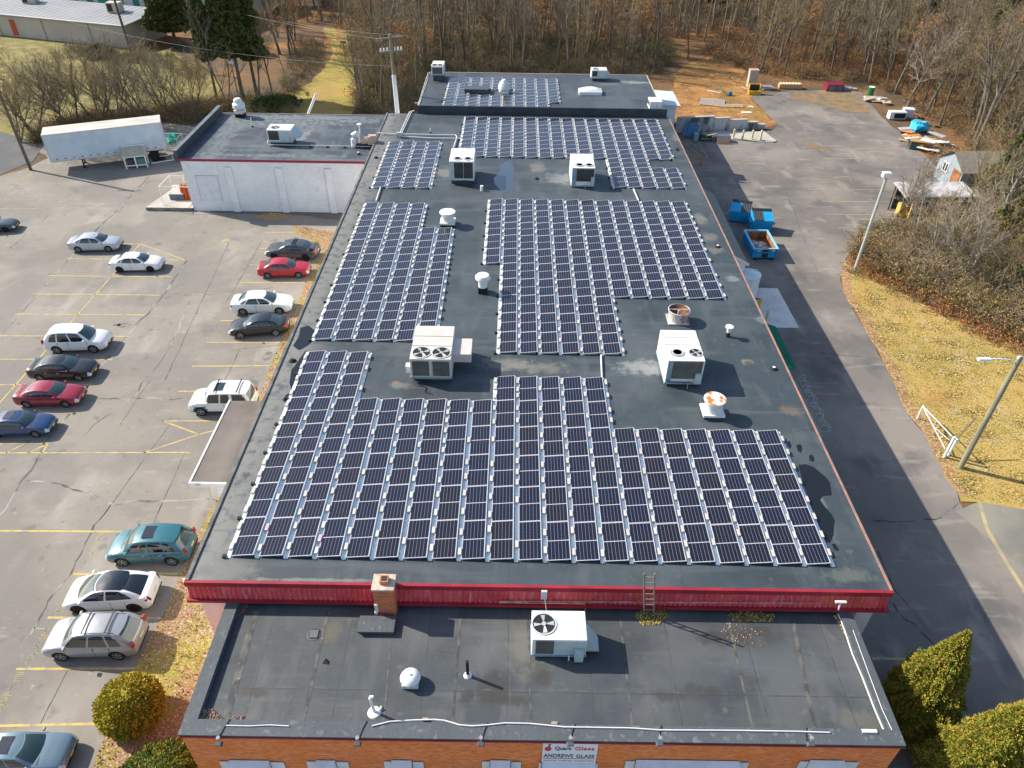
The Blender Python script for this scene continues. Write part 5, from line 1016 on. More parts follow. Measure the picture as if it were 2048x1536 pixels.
    if rails:
        for sd in (-1, 1): MB().tube([(xr1+.15, sd*bt*.93, zr-.02), (xr1+.3, sd*bt*.93, zr+.065), (xf1-.3, sd*bt*.93, zr+.065), (xf1-.1, sd*bt*.93, zr-.02)], .022, 6).build('roof_rail', m_trim, t)
    if bars or rails:
        for xx in ((xf1-.45), (xr1+.55)): MB().box((xx, 0, zr+.10), (.07, bt*1.95, .035)).build('roof_bar', m_trim, t)
    wr = s['wr_']; rm = rims or m_rim
    for ax in s['ax']:
        for sd in (-1, 1):
            y = sd*(W-.115); ty = MB().lathe([(wr*.66, -.105), (wr*.93, -.11), (wr, -.07), (wr, .07), (wr*.93, .11), (wr*.66, .105)], (ax, y, wr), 24, axis='y', cap=False).build('wheel', m_tyre, t); smooth_by_angle(ty, 50)
            ry = y+sd*.08; rr = MB(); rr.lathe([(wr*.60, -.01), (wr*.68, -.01), (wr*.68, .02), (wr*.60, .02)], (ax, ry, wr), 20, axis='y', cap=False)
            for k in range(5):
                an = k*2*math.pi/5+.3+ax; rr.box((ax+math.cos(an)*wr*.34, ry+sd*.0, wr+math.sin(an)*wr*.34), (wr*.60, .03, wr*.11), ry=-an)
            rr.build('rim', rm, ty)
            MB().lathe([(.001, 0), (wr*.66, 0)], (ax, ry-sd*.035, wr), 18, axis='y').build('spoke_gap_shade', mat('wheel_shadow', (.03, .03, .03), .7), ty)  # dark disc painted as the shade behind the spokes
    def patch(nm, mt_, test, off=.006):
        vv = []; ff = []
        for i in range(N-1):
            for k in range(M):
                k2 = (k+1) % M; q = [Vector(V[j]) for j in (i*M+k, (i+1)*M+k, (i+1)*M+k2, i*M+k2)]; c = sum(q, Vector())/4
                if test(c, i, k):
                    nn = (q[1]-q[0]).cross(q[3]-q[0]); nn = nn.normalized() if nn.length > 1e-9 else Vector((0, 0, 1))
                    if nn.dot(Vector((c.x*.3, c.y, c.z-.6))) < 0: nn = -nn
                    o_ = len(vv); vv += [p+nn*off for p in q]; ff.append((o_, o_+1, o_+2, o_+3))
        if ff: MB().add(vv, ff).build(nm, mt_, t)
    for sd in (-1, 1):
        patch('headlamp', m_head, lambda c, i, k: i >= N-3 and c.y*sd > wid(c.x)*.66 and interp(c.x, s['prof'])-.20 < c.z < interp(c.x, s['prof'])+.03)
        if suv: MB().box((-hl+.075, sd*W*.80, s['belt']-.05), (.10, .20, .30), ry=.12, rz=sd*.25).build('tail_lamp', m_tail, t)
        else: patch('tail_lamp', m_tail if s is not EVC else mat('dark_red_lamp', (.12, .005, .02), .2), lambda c, i, k: i < 2 and c.y*sd > wid(c.x)*.62 and c.z > s['belt']-.20 and c.z < s['belt']+.0)
        m_ = MB().box((s['wf'][0]-.28, sd*(W+.05), s['belt']+.08), (.12, .20, .12)); bevel(m_.build('mirror', mp, t), .03)
        if s is EVC: pass
        MB().box((hl-.02, sd*W*.62, .36), (.05, .22, .09)).build('fog_lamp', m_trim, t)
        MB().tube([(s['wf'][0]+.10, sd*W*.30, s['belt']+.03), (s['wf'][0]+.08, sd*W*.30-.5, s['belt']+.035)], .010, 4).build('wiper', m_trim, t)
        for xx in (.05, -.85): MB().box((xx, sd*(W*.985), s['belt']-.17), (.18, .03, .028)).build('door_handle', m_chrome if chrome_line else mp, t)
        for xx in (s['wf'][0]-.14, -.34, -1.10): MB().b2((xx-.007, sd*W*.97, s['zb']+.12), (xx+.007, sd*(W*1.002), s['belt']-.08)).build('door_gap', m_trim, t)
        if chrome_line: MB().tube([(s['wr'][0]+.35, sd*W*.925, s['belt']+.0), (s['wf'][0]-.2, sd*W*.925, s['belt']+.0)], .012, 4).build('window_trim', m_chrome, t)
    gz = interp(hl-.05, s['prof'])-.16
    MB().b2((hl-.03, -.40, gz-.14), (hl+.008, .40, gz)).build('grille', m_trim if s is not EVC else mp, t)
    MB().b2((hl-.03, -.55, .30), (hl+.012, .55, .42)).build('lower_grille', m_trim, t)
    if plate: MB().b2((hl+.014, -.16, .44), (hl+.03, .16, .56)).build('number_plate', m_plate, t)
    MB().b2((-hl-.03, -.18, .70), (-hl+.02, .18, .84)).build('number_plate', m_plate2, t)
    MB().b2((-hl-.02, -W*.75, .32), (-hl+.04, W*.75, .42)).build('rear_bumper_trim', m_trim, t)
    if not suv and s is not EVC: MB().b2((-hl+.28, -W*.7, interp(-hl+.3, s['prof'])+.030), (-hl+.29, W*.7, interp(-hl+.3, s['prof'])+.046)).build('boot_gap', m_trim, t)
    return t
white = paint('white_paint', (.80, .80, .79)); black = paint('black_paint', (.010, .011, .013)); red = paint('red_paint', (.42, .008, .022)); silver = paint('silver_paint', (.50, .53, .56), .25)
car('dark grey coupe cut by the left picture edge in the upper car park', (-42, 468), (13, 465), COUPE, paint('slate_paint', (.045, .055, .065)), rims=m_rimb)
car('silver-white sedan, farthest car of the left rows', (159, 505.3), (219.4, 504), SED, silver)
car('white sedan with black wheels near the yellow triangle marking', (242, 545.3), (303, 544.3), SEDL, white, rims=m_rimb)
car('dark grey sedan with roof bars, nose to the left, farthest car beside the warehouse', (613, 522), (551, 519.5), SED, paint('charcoal_paint', (.055, .065, .08)), bars=True, rims=m_rimb, plate=False)
car('bright red sedan beside the dark grey one next to the warehouse', (537.3, 557.3), (598.8, 556.3), SED, red)
car('white sedan with silver wheels beside the warehouse, in front of the black one', (488, 630.8), (560.5, 628.5), SEDL, white)
car('black sedan, nose to the left, beside the warehouse leaf strip', (553.7, 672.3), (482.6, 676.8), SED, black, plate=False)
car('white crossover with dark side glass, farthest of the four cars in the left row', (117.9, 707.6), (190.4, 705.5), SUV, white, cat='suv', rims=m_rim)
car('black sedan with a chrome window line between the white crossover and the red sedan', (84, 762.5), (160.6, 762.3), SED, black, chrome_line=True)
car('dark red sedan parked between the black sedan and the blue one', (57.4, 815.3), (135, 814.8), SED, paint('deep_red_paint', (.30, .008, .03)))
car('blue sedan at the left picture edge above the hatched bay', (-4, 876), (75.2, 874.6), SED, paint('blue_paint', (.012, .045, .14)), sunroof=True)
car('boxy white off-roader with blue cladding, half hidden by the brown canopy', (483, 831), (405, 831.5), BOXY, white, cat='suv', bars=True, sunroof=True, cladding=paint('blue_cladding', (.02, .09, .20)), rims=m_rim, plate=False)
car('teal crossover with a sunroof and red tail lamps close to the warehouse corner', (347.8, 1130), (249.7, 1132), SUV, paint('teal_paint', (.03, .15, .19), .1), cat='suv', sunroof=True, plate=False, chrome_line=True)
car('white electric crossover with an all-black glass roof', (273.3, 1222.5), (162.7, 1227), EVC, white, cat='suv', roofm=m_cglassd, rims=m_rimb, glass=m_cglass, plate=False)
car('silver crossover with black roof rails, nearest of the three by the warehouse corner', (240.2, 1318.4), (128.4, 1320.5), SUV, paint('mid_silver', (.36, .37, .39), .3), cat='suv', rails=True, plate=False)
car('grey-blue sedan cut by the bottom left corner of the picture', (-22, 1556), (92, 1552), SED, paint('grey_blue_paint', (.17, .25, .30), .2), sunroof=True)

# ================================================================== YARD: POLES, BINS, TRAILER, JUNK
m_wood = mat('weathered_pole_wood', (.30, .29, .20), .9, col2=(.22, .20, .13), scale=6, stretch=(1, 1, .1)); m_woodd = mat('brown_pole_wood', (.16, .115, .075), .9, col2=(.11, .08, .05), scale=5)
def base(x, y): v = g(x, y); return (v.x, v.y, 0)
def toph(b, px, py): return gy(px, py, b[1]).z
# wooden pole with street lamp
b = base(1920, 935); h = toph(b, 2040, 712); t = thing('street_lamp', 'weathered wooden pole with a street lamp arm standing in the right lawn', 'street lamp', b)
MB().tube([(0, 0, 0), (0, 0, h)], [.17, .13], 12).build('pole', m_wood, t)
MB().tube([(0, 0, h-.5), (-.5, 0, h-.25), (-1.1, .0, h-.2), (-1.5, 0, h-.22)], .035, 8).build('arm', m_galv, t)
bevel(MB().box((-1.85, 0, h-.24), (.75, .28, .14), top=(.9, .7)).build('lamp_head', mat('lamp_white', (.78, .84, .86), .3), t), .04)
MB().box((.12, 0, h-.3), (.12, .12, .25)).box((-.14, -.08, h-.05), (.10, .10, .16)).build('bracket', m_galv, t)
# white pole with floodlight
b = base(1708, 544); h = toph(b, 1767, 352); t = thing('floodlight_pole', 'pale round pole with a square floodlight at the edge of the right thicket', 'light pole', b)
MB().tube([(0, 0, 0), (0, 0, h)], [.13, .11], 12).build('pole', mat('pale_pole', (.50, .52, .47), .6, col2=(.42, .43, .39), scale=2), t)
bevel(MB().box((-.12, -.1, h+.15), (.62, .42, .40)).build('lamp_head', m_cabw, t), .03); MB().tube([(0, 0, h-.3), (-.25, -.2, h-.2), (-.25, -.25, h)], .05, 6).build('bracket', m_cabw, t)
# left brown utility pole and long ones
b = base(62, 340); t = thing('utility_pole', 'brown wooden utility pole at the far left corner of the car park', 'utility pole', b); MB().tube([(0, 0, 0), (0, 0, 9.6)], [.17, .13], 10).build('pole', m_woodd, t); MB().box((0, 0, 9.2), (2.2, .1, .12)).build('crossarm', m_woodd, t)
b = base(268, 125); t = thing('utility_pole', 'dark wooden pole in front of the long metal building, its top out of the picture', 'utility pole', b); MB().tube([(0, 0, 0), (-.3, 0, 13)], [.2, .14], 10).build('pole', m_woodd, t)
pole2 = (b[0]-.3, b[1], 12.5)
b = base(482, 214); h = toph(b, 456, 124); t = thing('camera_pole', 'thin grey pole with a small lamp box in front of the narrow dark cedar', 'light pole', b); MB().tube([(0, 0, 0), (-.1, 0, h)], .09, 8).build('pole', m_wood, t); MB().box((-.1, 0, h), (.5, .4, .25)).build('lamp_head', m_cabw, t)
# white utility pole with crossarms and insulators
bY = 82.5; bx = gy(793, 222, bY).x; h = gy(779, 68, bY).z
t = thing('utility_pole', 'white-sleeved utility pole with two crossarms and insulators beside the rear block', 'utility pole', (bx+.15, bY, 0))
hx = gy(779, 68, bY).x-bx-.15
MB().tube([(0, 0, 0), (hx*.62, 0, h*.66)], [.26, .22], 12).build('sleeve', mat('white_sleeve', (.66, .69, .73), .5), t)
MB().tube([(hx*.6, 0, h*.64), (hx, 0, h)], [.14, .12], 10).build('pole', m_wood, t)
MB().box((hx, -.1, h-.35), (3.0, .12, .14), rz=.5).build('crossarm', m_wood, t)
ca = MB().box((hx+.05, -.15, h-1.65), (2.5, .12, .14), rz=.35).build('crossarm', m_wood, t)
for k in (-1.1, -.75, -.4, .4, .75, 1.1): MB().lathe([(.07, 0), (.09, .1), (.06, .2), (.09, .28), (.001, .34)], (hx+.05+k*math.cos(.35), -.15+k*math.sin(.35), h-1.58), 8).build('insulator', m_cabw, ca)
ut = Vector((bx+.15+hx, bY, h))
def wire(label, a, b_, sag=1.0, r=.011):
    a, b_ = Vector(a), Vector(b_); P = [a.lerp(b_, k/14)-Vector((0, 0, sag*4*(k/14)*(1-k/14))) for k in range(15)]
    t = MB().tube(P, r, 4, cap=False).build('overhead_wire', mat('wire_grey', (.16, .16, .16), .6)); tag(t, label, 'wire', 'overhead wires from the white utility pole')
wire('overhead wire from the left end of the upper crossarm to the dark pole', ut+Vector((-1.3, -.7, -.3)), pole2, 1.2)
wire('overhead wire from the right end of the upper crossarm to the dark pole', ut+Vector((1.3, .6, -.3)), (pole2[0]+.5, pole2[1], 11.9), 1.4)
wire('lowest overhead wire leaving the white pole at the top of its sleeve', ut+Vector((0, 0, -3.2)), (pole2[0]-12, pole2[1]-4, 8.2), 1.5)
# leaning posts, small yard posts
b = base(694, 228); t = thing('leaning_post', 'white board leaning on the back edge of the wing roof', 'board', (b[0], 79.5, 0)); MB().tube([(-1.2, 0, 4.2), (.1, .6, 6.6)], .14, 6).build('board', m_cabw, t)
b = base(617, 200); t = thing('marker_post', 'small yellow marker post on the sunlit grass path', 'post', b); MB().box((0, 0, .8), (.5, .1, .5)).tube([(0, 0, 0), (0, 0, .6)], .05, 6).build('sign', mat('marker_yellow', (.6, .5, .15), .7), t)
b = base(690, 112); t = thing('bird_box_post', 'thin dark post with a small box farther up the grass path', 'post', b); MB().tube([(0, 0, 0), (0, 0, 1.9)], .06, 6).build('post', m_woodd, t); MB().box((0, 0, 2.0), (.8, .3, .3)).build('box', m_edge, t)

# ---------------- trailer
A = g(103, 325, 1.15); B = g(335, 297, 1.15); hd = math.atan2(B.y-A.y, B.x-A.x); L = (B-A).length
t = thing('box_trailer', 'long dirty white semi-trailer parked at the back of the car park', 'trailer', (A.x, A.y, 0), hd)
m_tr = mat('trailer_side', (.58, .68, .76), .5, col2=(.50, .60, .68), scale=.8, layers=[((.62, .66, .68), 3, .5, .66, .5, (1, 1, .3)), ((.3, .3, .3), 1.3, .68, .76, .5)]); m_trt = mat('trailer_roof', (.64, .60, .54), .7, col2=(.5, .47, .42), scale=.9, stretch=(.4, 1.5, 1))
MB().b2((0, 0, 1.15), (L, 2.5, 3.95)).build('box', m_tr, t); MB().b2((-.03, -.03, 3.952), (L+.03, 2.53, 4.0)).build('roof', m_trt, t)
e = MB(); e.b2((-.04, -.04, 1.15), (.08, .06, 3.95)).b2((L-.08, -.04, 1.15), (L+.04, .06, 3.95)).b2((.081, -.03, 3.86), (L-.081, -.004, 3.95)).b2((.081, -.03, 1.12), (L-.081, -.004, 1.22)); e.build('rail', mat('trailer_rail', (.55, .56, .56), .5), t)
mk = MB(); mr_ = MB()
for k in range(13):
    x = .5+k*(L-1)/13; mk.b2((x, -.02, 1.38), (x+.28, -.003, 1.45)); mr_.b2((x+.28, -.02, 1.38), (x+.56, -.003, 1.45))
mr_.build('white_markings', m_cabw, t); mk.build('red_markings', mat('marking_red', (.5, .03, .04), .5), t)
for x in (2.7,):
    lg = MB().b2((x, .5, 0.05), (x+.14, .64, 1.14)).b2((x, 1.9, .05), (x+.14, 2.04, 1.14)).b2((x-.1, .42, 0), (x+.24, .72, .06)).b2((x-.1, 1.82, 0), (x+.24, 2.12, .06)).b2((x-.3, .5, .9), (x+.4, 2.0, 1.1)); lg.build('landing_gear', m_trim, t)
MB().b2((L-3.4, .6, .8), (L-.4, 1.9, 1.14)).build('bogie', m_trim, t)
for x in (L-2.7, L-1.5):
    for y in (.28, 2.22): smooth_by_angle(MB().lathe([(.25, -.15), (.5, -.2), (.52, 0), (.5, .2), (.25, .15)], (x, y, .52), 18, axis='y').build('wheel', m_tyre, t), 50)
# cart with green tarp
b = base(345, 297); t = thing('tarp_cart', 'wire cart loaded with crumpled green tarp behind the trailer', 'cart', b)
m_tarpg = mat('green_tarp', (.02, .33, .24), .6, col2=(.25, .50, .44), scale=2.5, lo=.55, hi=.65)
def crumple(mb, c, d, n=7, seed=0, amp=.2):
    bs = MB().lathe([(.001, -1), (.7, -.75), (1, -.2), (.95, .3), (.6, .8), (.001, 1)], (0, 0, 0), 12); V = []
    for v in bs.v:
        v = Vector(v); k = 1+amp*mnoise.noise(v*1.8+Vector((seed, 0, 0)))*2; V.append((c[0]+v.x*d[0]*k, c[1]+v.y*d[1]*k, c[2]+v.z*d[2]*k))
    mb.add(V, bs.f); return mb
crumple(MB(), (0, .4, 1.0), (.75, .8, .55), seed=3).build('tarp', m_tarpg, t)
f = MB()
for x in (-.9, .9):
    for y in (-.4, 1.3): f.tube([(x, y, 0), (x, y, 1.25)], .03, 5)
for z in (.3, 1.25):
    f.tube([(-.9, -.4, z), (.9, -.4, z), (.9, 1.3, z), (-.9, 1.3, z), (-.9, -.4, z)], .03, 5)
f.build('frame', m_galv, t)
# white wooden booth/table
A = g(254, 338); B = g(296, 334); hd = math.atan2(B.y-A.y, B.x-A.x); w = (B-A).length
t = thing('workbench', 'white wooden bench with a plywood top sheet in front of the trailer', 'workbench', (A.x, A.y, 0), hd)
f = MB()
for x in (0, w/2, w): f.b2((x-.06, -.06, 0), (x+.06, .06, 1.3)).b2((x-.06, 1.1, 0), (x+.06, 1.22, 1.9))
f.b2((0.06, -.04, .25), (w-.06, .04, .37)).b2((.06, -.04, 1.18), (w-.06, .04, 1.30)); f.build('frame', m_cabw, t)
MB().add([(-.15, -.1, 1.32), (w+.1, -.1, 1.32), (w+.1, 1.3, 1.95), (-.15, 1.3, 1.95)], [(0, 1, 2, 3)]).b2((-.1, 1.28, .6), (w+.1, 1.32, 1.94)).build('plywood_top', mat('plywood', (.55, .50, .38), .8, col2=(.48, .43, .32), scale=2), t)
MB().b2((-.2, 1.2, 1.955), (w+.15, 1.5, 2.02)).build('back_rail', m_cabw, t)
MB().b2((.15, .2, .05), (w*.45, 1, .9)).build('storage_box', m_edge, t); MB().b2((w*.55, .2, .05), (w-.15, 1, .9)).build('storage_box', mat('teal_crate', (.12, .25, .22), .7), t)
A = g(302, 322); t = thing('steel_frame', 'flat pale steel frame with dark mesh lying beside the white bench', 'frame', (A.x, A.y, 0), .5)
f = MB(); f.box((0, 0, .05), (.08, 1.6, .08)).box((2.2, 0, .05), (.08, 1.6, .08)).box((1.1, .8, .05), (2.28, .08, .08)).box((1.1, -.8, .05), (2.28, .08, .08)); f.build('frame', m_cabw, t); MB().box((.9, 0, .04), (1.2, 1.3, .04)).build('mesh', m_trim, t)
# ---------------- loading platform with gas cylinder cage
A = g(293, 421); B = g(387, 421); t = thing('concrete_platform', 'raised concrete platform at the left end of the white wing', 'platform', (A.x, A.y, 0))
w = WX0+.12-A.x; MB().add([(0, 0, .32), (w, 0, .32), (w, 4.6, .32), (1.0, 4.6, .32), (0, 0, 0), (w, 0, 0), (w, 4.6, 0), (1, 4.6, 0)], [(0, 1, 2, 3)]).build('top', m_conc, t)
MB().add([(0, 0, .319), (w, 0, .319), (w, 0, 0), (0, 0, 0), (1, 4.6, .319), (1, 4.6, 0)], [(0, 3, 2, 1), (4, 5, 3, 0)]).build('edge', mat('stained_concrete', (.16, .14, .12), .9, col2=(.32, .29, .25), scale=1.2), t)
c0 = Vector((A.x, A.y, .32))
t = thing('pipe_cage', 'white pipe cage on the concrete platform', 'cage', (c0.x+1.6, c0.y+.5, .32)); f = MB(); cw_, cd_ = 3.2, 2.6
for x, y in ((0, 0), (cw_, 0), (0, cd_), (cw_, cd_), (1.3, cd_)): f.tube([(x, y, 0), (x, y, 1.9)], .035, 6)
f.tube([(0, 0, 1.9), (cw_, 0, 1.9), (cw_, cd_, 1.9), (0, cd_, 1.9), (0, 0, 1.9)], .035, 6).tube([(0, 0, .1), (.9, 1.2, .1), (0, 0, .1)], .03, 5); f.build('frame', m_cabw, t)
m_orng = mat('orange_cylinder', (.62, .13, .02), .45, col2=(.5, .09, .02), scale=2)
for k in range(9):
    x = c0.x+3.0+(k % 3)*.33+(1.1 if k > 5 else 0); y = c0.y+1.8+(k//3)*.35-(1.6 if k > 5 else 0)
    y = c0.y+(1.9+(k//3)*.36 if k < 6 else .9+(k-6)*.3); x = c0.x+(3.0+(k % 3)*.32 if k < 6 else 4.35+(k % 2)*.12)
    tt = thing('gas_cylinder', 'tall orange gas cylinder in the white pipe cage', 'gas cylinder', (x, y, .32), 0, 'orange gas cylinders in the cage')
    o = MB().lathe([(.125, 0), (.13, .05), (.13, 1.2), (.09, 1.38), (.04, 1.44)], (0, 0, 0), 12).build('body', m_orng, tt); smooth_by_angle(o); MB().lathe([(.04, 1.441), (.04, 1.56), (.001, 1.57)], (0, 0, 0), 8).build('valve', mat('brass', (.4, .3, .12), .4), tt)
t = thing('covered_pump', 'pump under a striped red and white cloth beside the orange cylinders', 'pump', (c0.x+2.4, c0.y+2.0, .32)); MB().box((0, 0, .3), (1.3, .6, .55)).build('base', mat('steel_blue', (.10, .16, .22), .5), t)
MB().add([(-.5, -.3, .62), (.75, -.3, .62), (.75, .7, 1.15), (-.5, .7, 1.15)], [(0, 1, 2, 3)]).build('cloth', mat('striped_cloth', (.75, .70, .62), .8, col2=(.6, .25, .2), scale=9, lo=.55, hi=.6), t)

# ---------------- bins by the right wall
m_bin = mat('bright_blue_bin', (.015, .36, .66), .5, col2=(.01, .30, .60), scale=1.5); m_binr = mat('bin_rib', (.01, .27, .55), .5); m_lid = mat('black_lid', (.02, .02, .022), .5); m_rin = mat('rusty_inside', (.42, .17, .05), .9, col2=(.22, .09, .04), scale=1.5, layers=[((.06, .035, .02), 1, .55, .7, .7)])
def dumpster(label, px, py, hd, lid_x):
    b = base(px, py); t = thing('dumpster', label, 'dumpster', b, hd, 'front-load dumpsters by the right wall'); w, d, h, hb = 1.75, 1.6, 1.25, 1.7
    MB().add([(0, .25, .15), (w, .25, .15), (w, d, .15), (0, d, .15), (-.05, 0, h), (w+.05, 0, h), (w+.05, d, hb), (-.05, d, hb)], [(3, 2, 1, 0), (0, 1, 5, 4), (1, 2, 6, 5), (2, 3, 7, 6), (3, 0, 4, 7), (4, 5, 6, 7)]).build('body', m_bin, t)
    for k in (0, 1):
        x0 = .02+k*(w/2); sl = (hb-h)/d; op = (k == lid_x)
        if op:
            l = MB().add([(x0, .0, h+.04), (x0+w/2-.04, .0, h+.04), (x0+w/2-.04, d*.78, h+.04+sl*d*.78), (x0, d*.78, h+.04+sl*d*.78)], [(0, 1, 2, 3)]); lo = l.build('lid', m_lid, t)
            r = MB()
            for q in range(6): xx = x0+.07+q*.15; r.add([(xx, .05, h+.07), (xx+.05, .05, h+.07), (xx+.05, d*.75, h+.07+sl*d*.75), (xx, d*.75, h+.07+sl*d*.75)], [(0, 1, 2, 3)])
            r.build('lid_ribs', mat('lid_rib', (.16, .16, .16), .5), lo)
    MB().add([(-.05, d*.8, h+.05+(hb-h)*.8), (w+.05, d*.8, h+.05+(hb-h)*.8), (w+.05, d+.03, hb+.05), (-.05, d+.03, hb+.05)], [(0, 1, 2, 3)]).build('lid', m_lid, t)
    for x in (-.2, w+.05): MB().box((x+.07, .9, .85), (.16, 1.1, .2)).build('fork_pocket', m_binr, t)
    return t
dumpster('blue front-load dumpster with black ribbed lid, half behind the lean-to roof', 1457, 446, -.30, 1)
dumpster('blue front-load dumpster with black ribbed lid, right beside the open roll-off bin', 1503, 466, -.05, 0)
# open roll-off
F1, F2 = g(1503, 520), g(1550, 519.5); zt = gy(1503, 498.5, F1.y).z; R1 = g(1478, 461, zt); w = F2.x-F1.x; d = R1.y-F1.y
t = thing('roll_off_bin', 'open blue roll-off container with rusty inside and broken glass', 'skip', (F1.x, F1.y, 0))
tk = .07; z0 = .25; s_ = MB()
s_.b2((0, 0, z0), (w, tk, zt)).b2((0, d-tk, z0), (w, d, zt)).b2((0, tk+.001, z0), (tk, d-tk-.001, zt)).b2((w-tk, tk+.001, z0), (w, d-tk-.001, zt)); s_.build('shell', m_bin, t)
MB().b2((tk+.003, tk+.003, z0), (w-tk-.003, d-tk-.003, z0+.06)).b2((tk+.003, d-tk-.02, z0+.062), (w-tk-.003, d-tk-.003, zt-.05)).b2((w-tk-.02, tk+.003, z0+.062), (w-tk-.003, d-tk-.022, zt-.05)).b2((tk+.003, tk+.003, z0+.062), (tk+.02, d-tk-.022, zt-.05)).build('inside', m_rin, t)
rm = MB(); rm.b2((-.05, -.05, zt), (w+.05, .09, zt+.1)).b2((-.05, d-.09, zt), (w+.05, d+.05, zt+.1)).b2((-.05, .091, zt), (.09, d-.091, zt+.1)).b2((w-.09, .091, zt), (w+.05, d-.091, zt+.1)); rm.build('rim', mat('pale_blue_rim', (.25, .58, .80), .5), t)
rb2 = MB()
for k in range(7): y = .3+k*(d-.6)/6; rb2.b2((-.09, y-.05, z0), (-.003, y+.05, zt)).b2((w+.003, y-.05, z0), (w+.09, y+.05, zt))
rb2.b2((-.1, 0, .9), (-.003, d, 1.0)); rb2.b2((-.02, -.08, z0), (.1, -.003, zt)).b2((w-.1, -.08, z0), (w+.02, -.003, zt)).b2((.101, -.07, z0+.45), (w-.101, -.003, z0+.57)); rb2.build('ribs', m_binr, t)
MB().b2((w/2-.25, -.04, .3), (w/2+.25, -.005, 1.15)).build('hook_recess', m_trim, t)
for x in (.28, w-.58): MB().add([(x, -.09, 1.1), (x+.3, -.09, 1.1), (x+.3, -.09, .95), (x+.15, -.09, .82), (x, -.09, .95)], [(4, 3, 2, 1, 0)]).build('emblem', mat('emblem_gold', (.65, .5, .1), .5), t)
for x in (.3, w-.3): MB().lathe([(.001, -.1), (.16, -.1), (.16, .1), (.001, .1)], (x, .1, .16), 12, axis='x').build('roller', m_trim, t)
ru = MB(); rs = random.Random(2)
for k in range(260):
    x, y = rs.uniform(.25, w-.6), rs.uniform(.3, d*.7); z = z0+.1+rs.uniform(0, .5)*math.exp(-((x-w/2)**2+(y-d*.4)**2)); a = rs.uniform(0, 6.3); q = rs.uniform(.06, .2); q2 = rs.uniform(-.1, .15)
    ru.add([(x, y, z), (x+q*math.cos(a), y+q*math.sin(a), z+q2), (x+q*math.cos(a+1.2), y+q*math.sin(a+1.2), z+.05)], [(0, 1, 2)])
o = ru.build('broken_glass', mat('broken_glass', (.62, .68, .72), .2), t); o['kind'] = 'stuff'
# white tank
b = base(1492, 597); zt = 2.25; tc_ = g(1500, 548, zt); t = thing('storage_tank', 'tall white cylindrical tank by the right wall next to the lean-to', 'tank', (tc_.x, tc_.y, 0)); r = (g(1522, 549, zt)-g(1479, 549, zt)).x/2
o = MB().lathe([(r*.96, 0), (r, .1), (r, zt-.05), (r+.03, zt-.03), (r+.03, zt+.03), (r*.95, zt+.05), (.001, zt+.12)], (0, 0, 0), 28).build('shell', mat('tank_white', (.78, .82, .84), .4, col2=(.66, .70, .72), scale=2), t); smooth_by_angle(o, 40)
MB().lathe([(.08, zt+.04), (.08, zt+.2), (.001, zt+.2)], (-.4, -.2, 0), 10).lathe([(.05, zt+.02), (.05, zt+.16), (.001, zt+.16)], (.3, -.35, 0), 10).lathe([(.07, zt+.02), (.07, zt+.22), (.001, zt+.22)], (.55, .35, 0), 10).build('fittings', m_vw, t); MB().tube([(r*.9, -.3, .2), (r+.4, -.4, .2)], .05, 6).build('outlet', m_trim, t)
# slab, bollards
P = G2([(1512, 577), (1555, 577), (1598, 656), (1525, 655)]); tag(MB().prism([(17.0, P[0][1]), P[1], P[2], (17.0, P[3][1])], -.02, .035).build('concrete_slab', mat('white_concrete', (.72, .70, .66), .9, col2=(.62, .60, .56), scale=.8, layers=[((.25, .24, .22), 1.5, .62, .75, .5)])), 'light concrete slab on the shaded driveway beside the tank', 'slab')
for lab, x, y, px, py, c_ in (('bright yellow bollard on the concrete slab beside the tank', 1516, 622, 1526, 597, (.70, .55, .02)), ('faded cream bollard in front of the bright yellow one', 1530, 648, 1539, 621, (.66, .60, .34))):
    b = base(x, y); h = toph(b, px, py); t = thing('bollard', lab, 'bollard', b); o = MB().lathe([(.11, 0), (.11, h), (.07, h+.05), (.001, h+.07)], (0, 0, 0), 14).build('post', mat('bol_%d' % x, c_, .5), t); smooth_by_angle(o)
# chain-link fence with razor wire
A = Vector((g(1585, 760, 2.3).x, g(1585, 760, 2.3).y, 0)); A = g(1590, 758, 2.4); B = g(1650, 868, 2.4); t = thing('security_fence', 'blue-grey fence with coiled razor wire beside the right wall', 'fence', (0, 0, 0)); x0 = (A.x+B.x)/2
x0 = 18.2; ya, yb2 = A.y, B.y; f = MB(); n = 4
for k in range(n+1): y = yb2+(ya-yb2)*k/n; f.tube([(x0, y, 0), (x0, y, 2.3), (x0+.35, y, 2.65)], .04, 6)
f.build('post', m_base, t)
MB().tube([(x0, ya, 2.25), (x0, yb2, 2.25)], .03, 5).tube([(x0, ya, .2), (x0, yb2, .2)], .03, 5).tube([(x0+.35, ya, 2.65), (x0+.35, yb2, 2.65)], .012, 4).tube([(x0, yb2, 2.25), (XR-.1, yb2, 2.25)], .03, 5).tube([(x0, ya, 2.25), (XR-.1, ya, 2.25)], .03, 5).build('rail', m_base, t)
me_ = MB(); ln_ = ya-yb2
for k in range(int(ln_/.22)):
    y = yb2+k*.22; me_.tube([(x0, y, .2), (x0, min(ya, y+1.0), 1.25), (x0, y, 2.25)], .008, 3, cap=False)
me_.build('mesh', m_galv, t)
rz = MB(); pts = []
for k in range(200): y = yb2+ln_*k/200; a = k*.42; q_ = .24+.06*math.sin(k*.13); pts.append((x0+.22+q_*math.cos(a), y+.1*math.sin(k*.31), 2.62+q_*math.sin(a)))
rz.tube(pts, .006, 4, cap=False); rz.build('razor_wire', m_cabw, t)
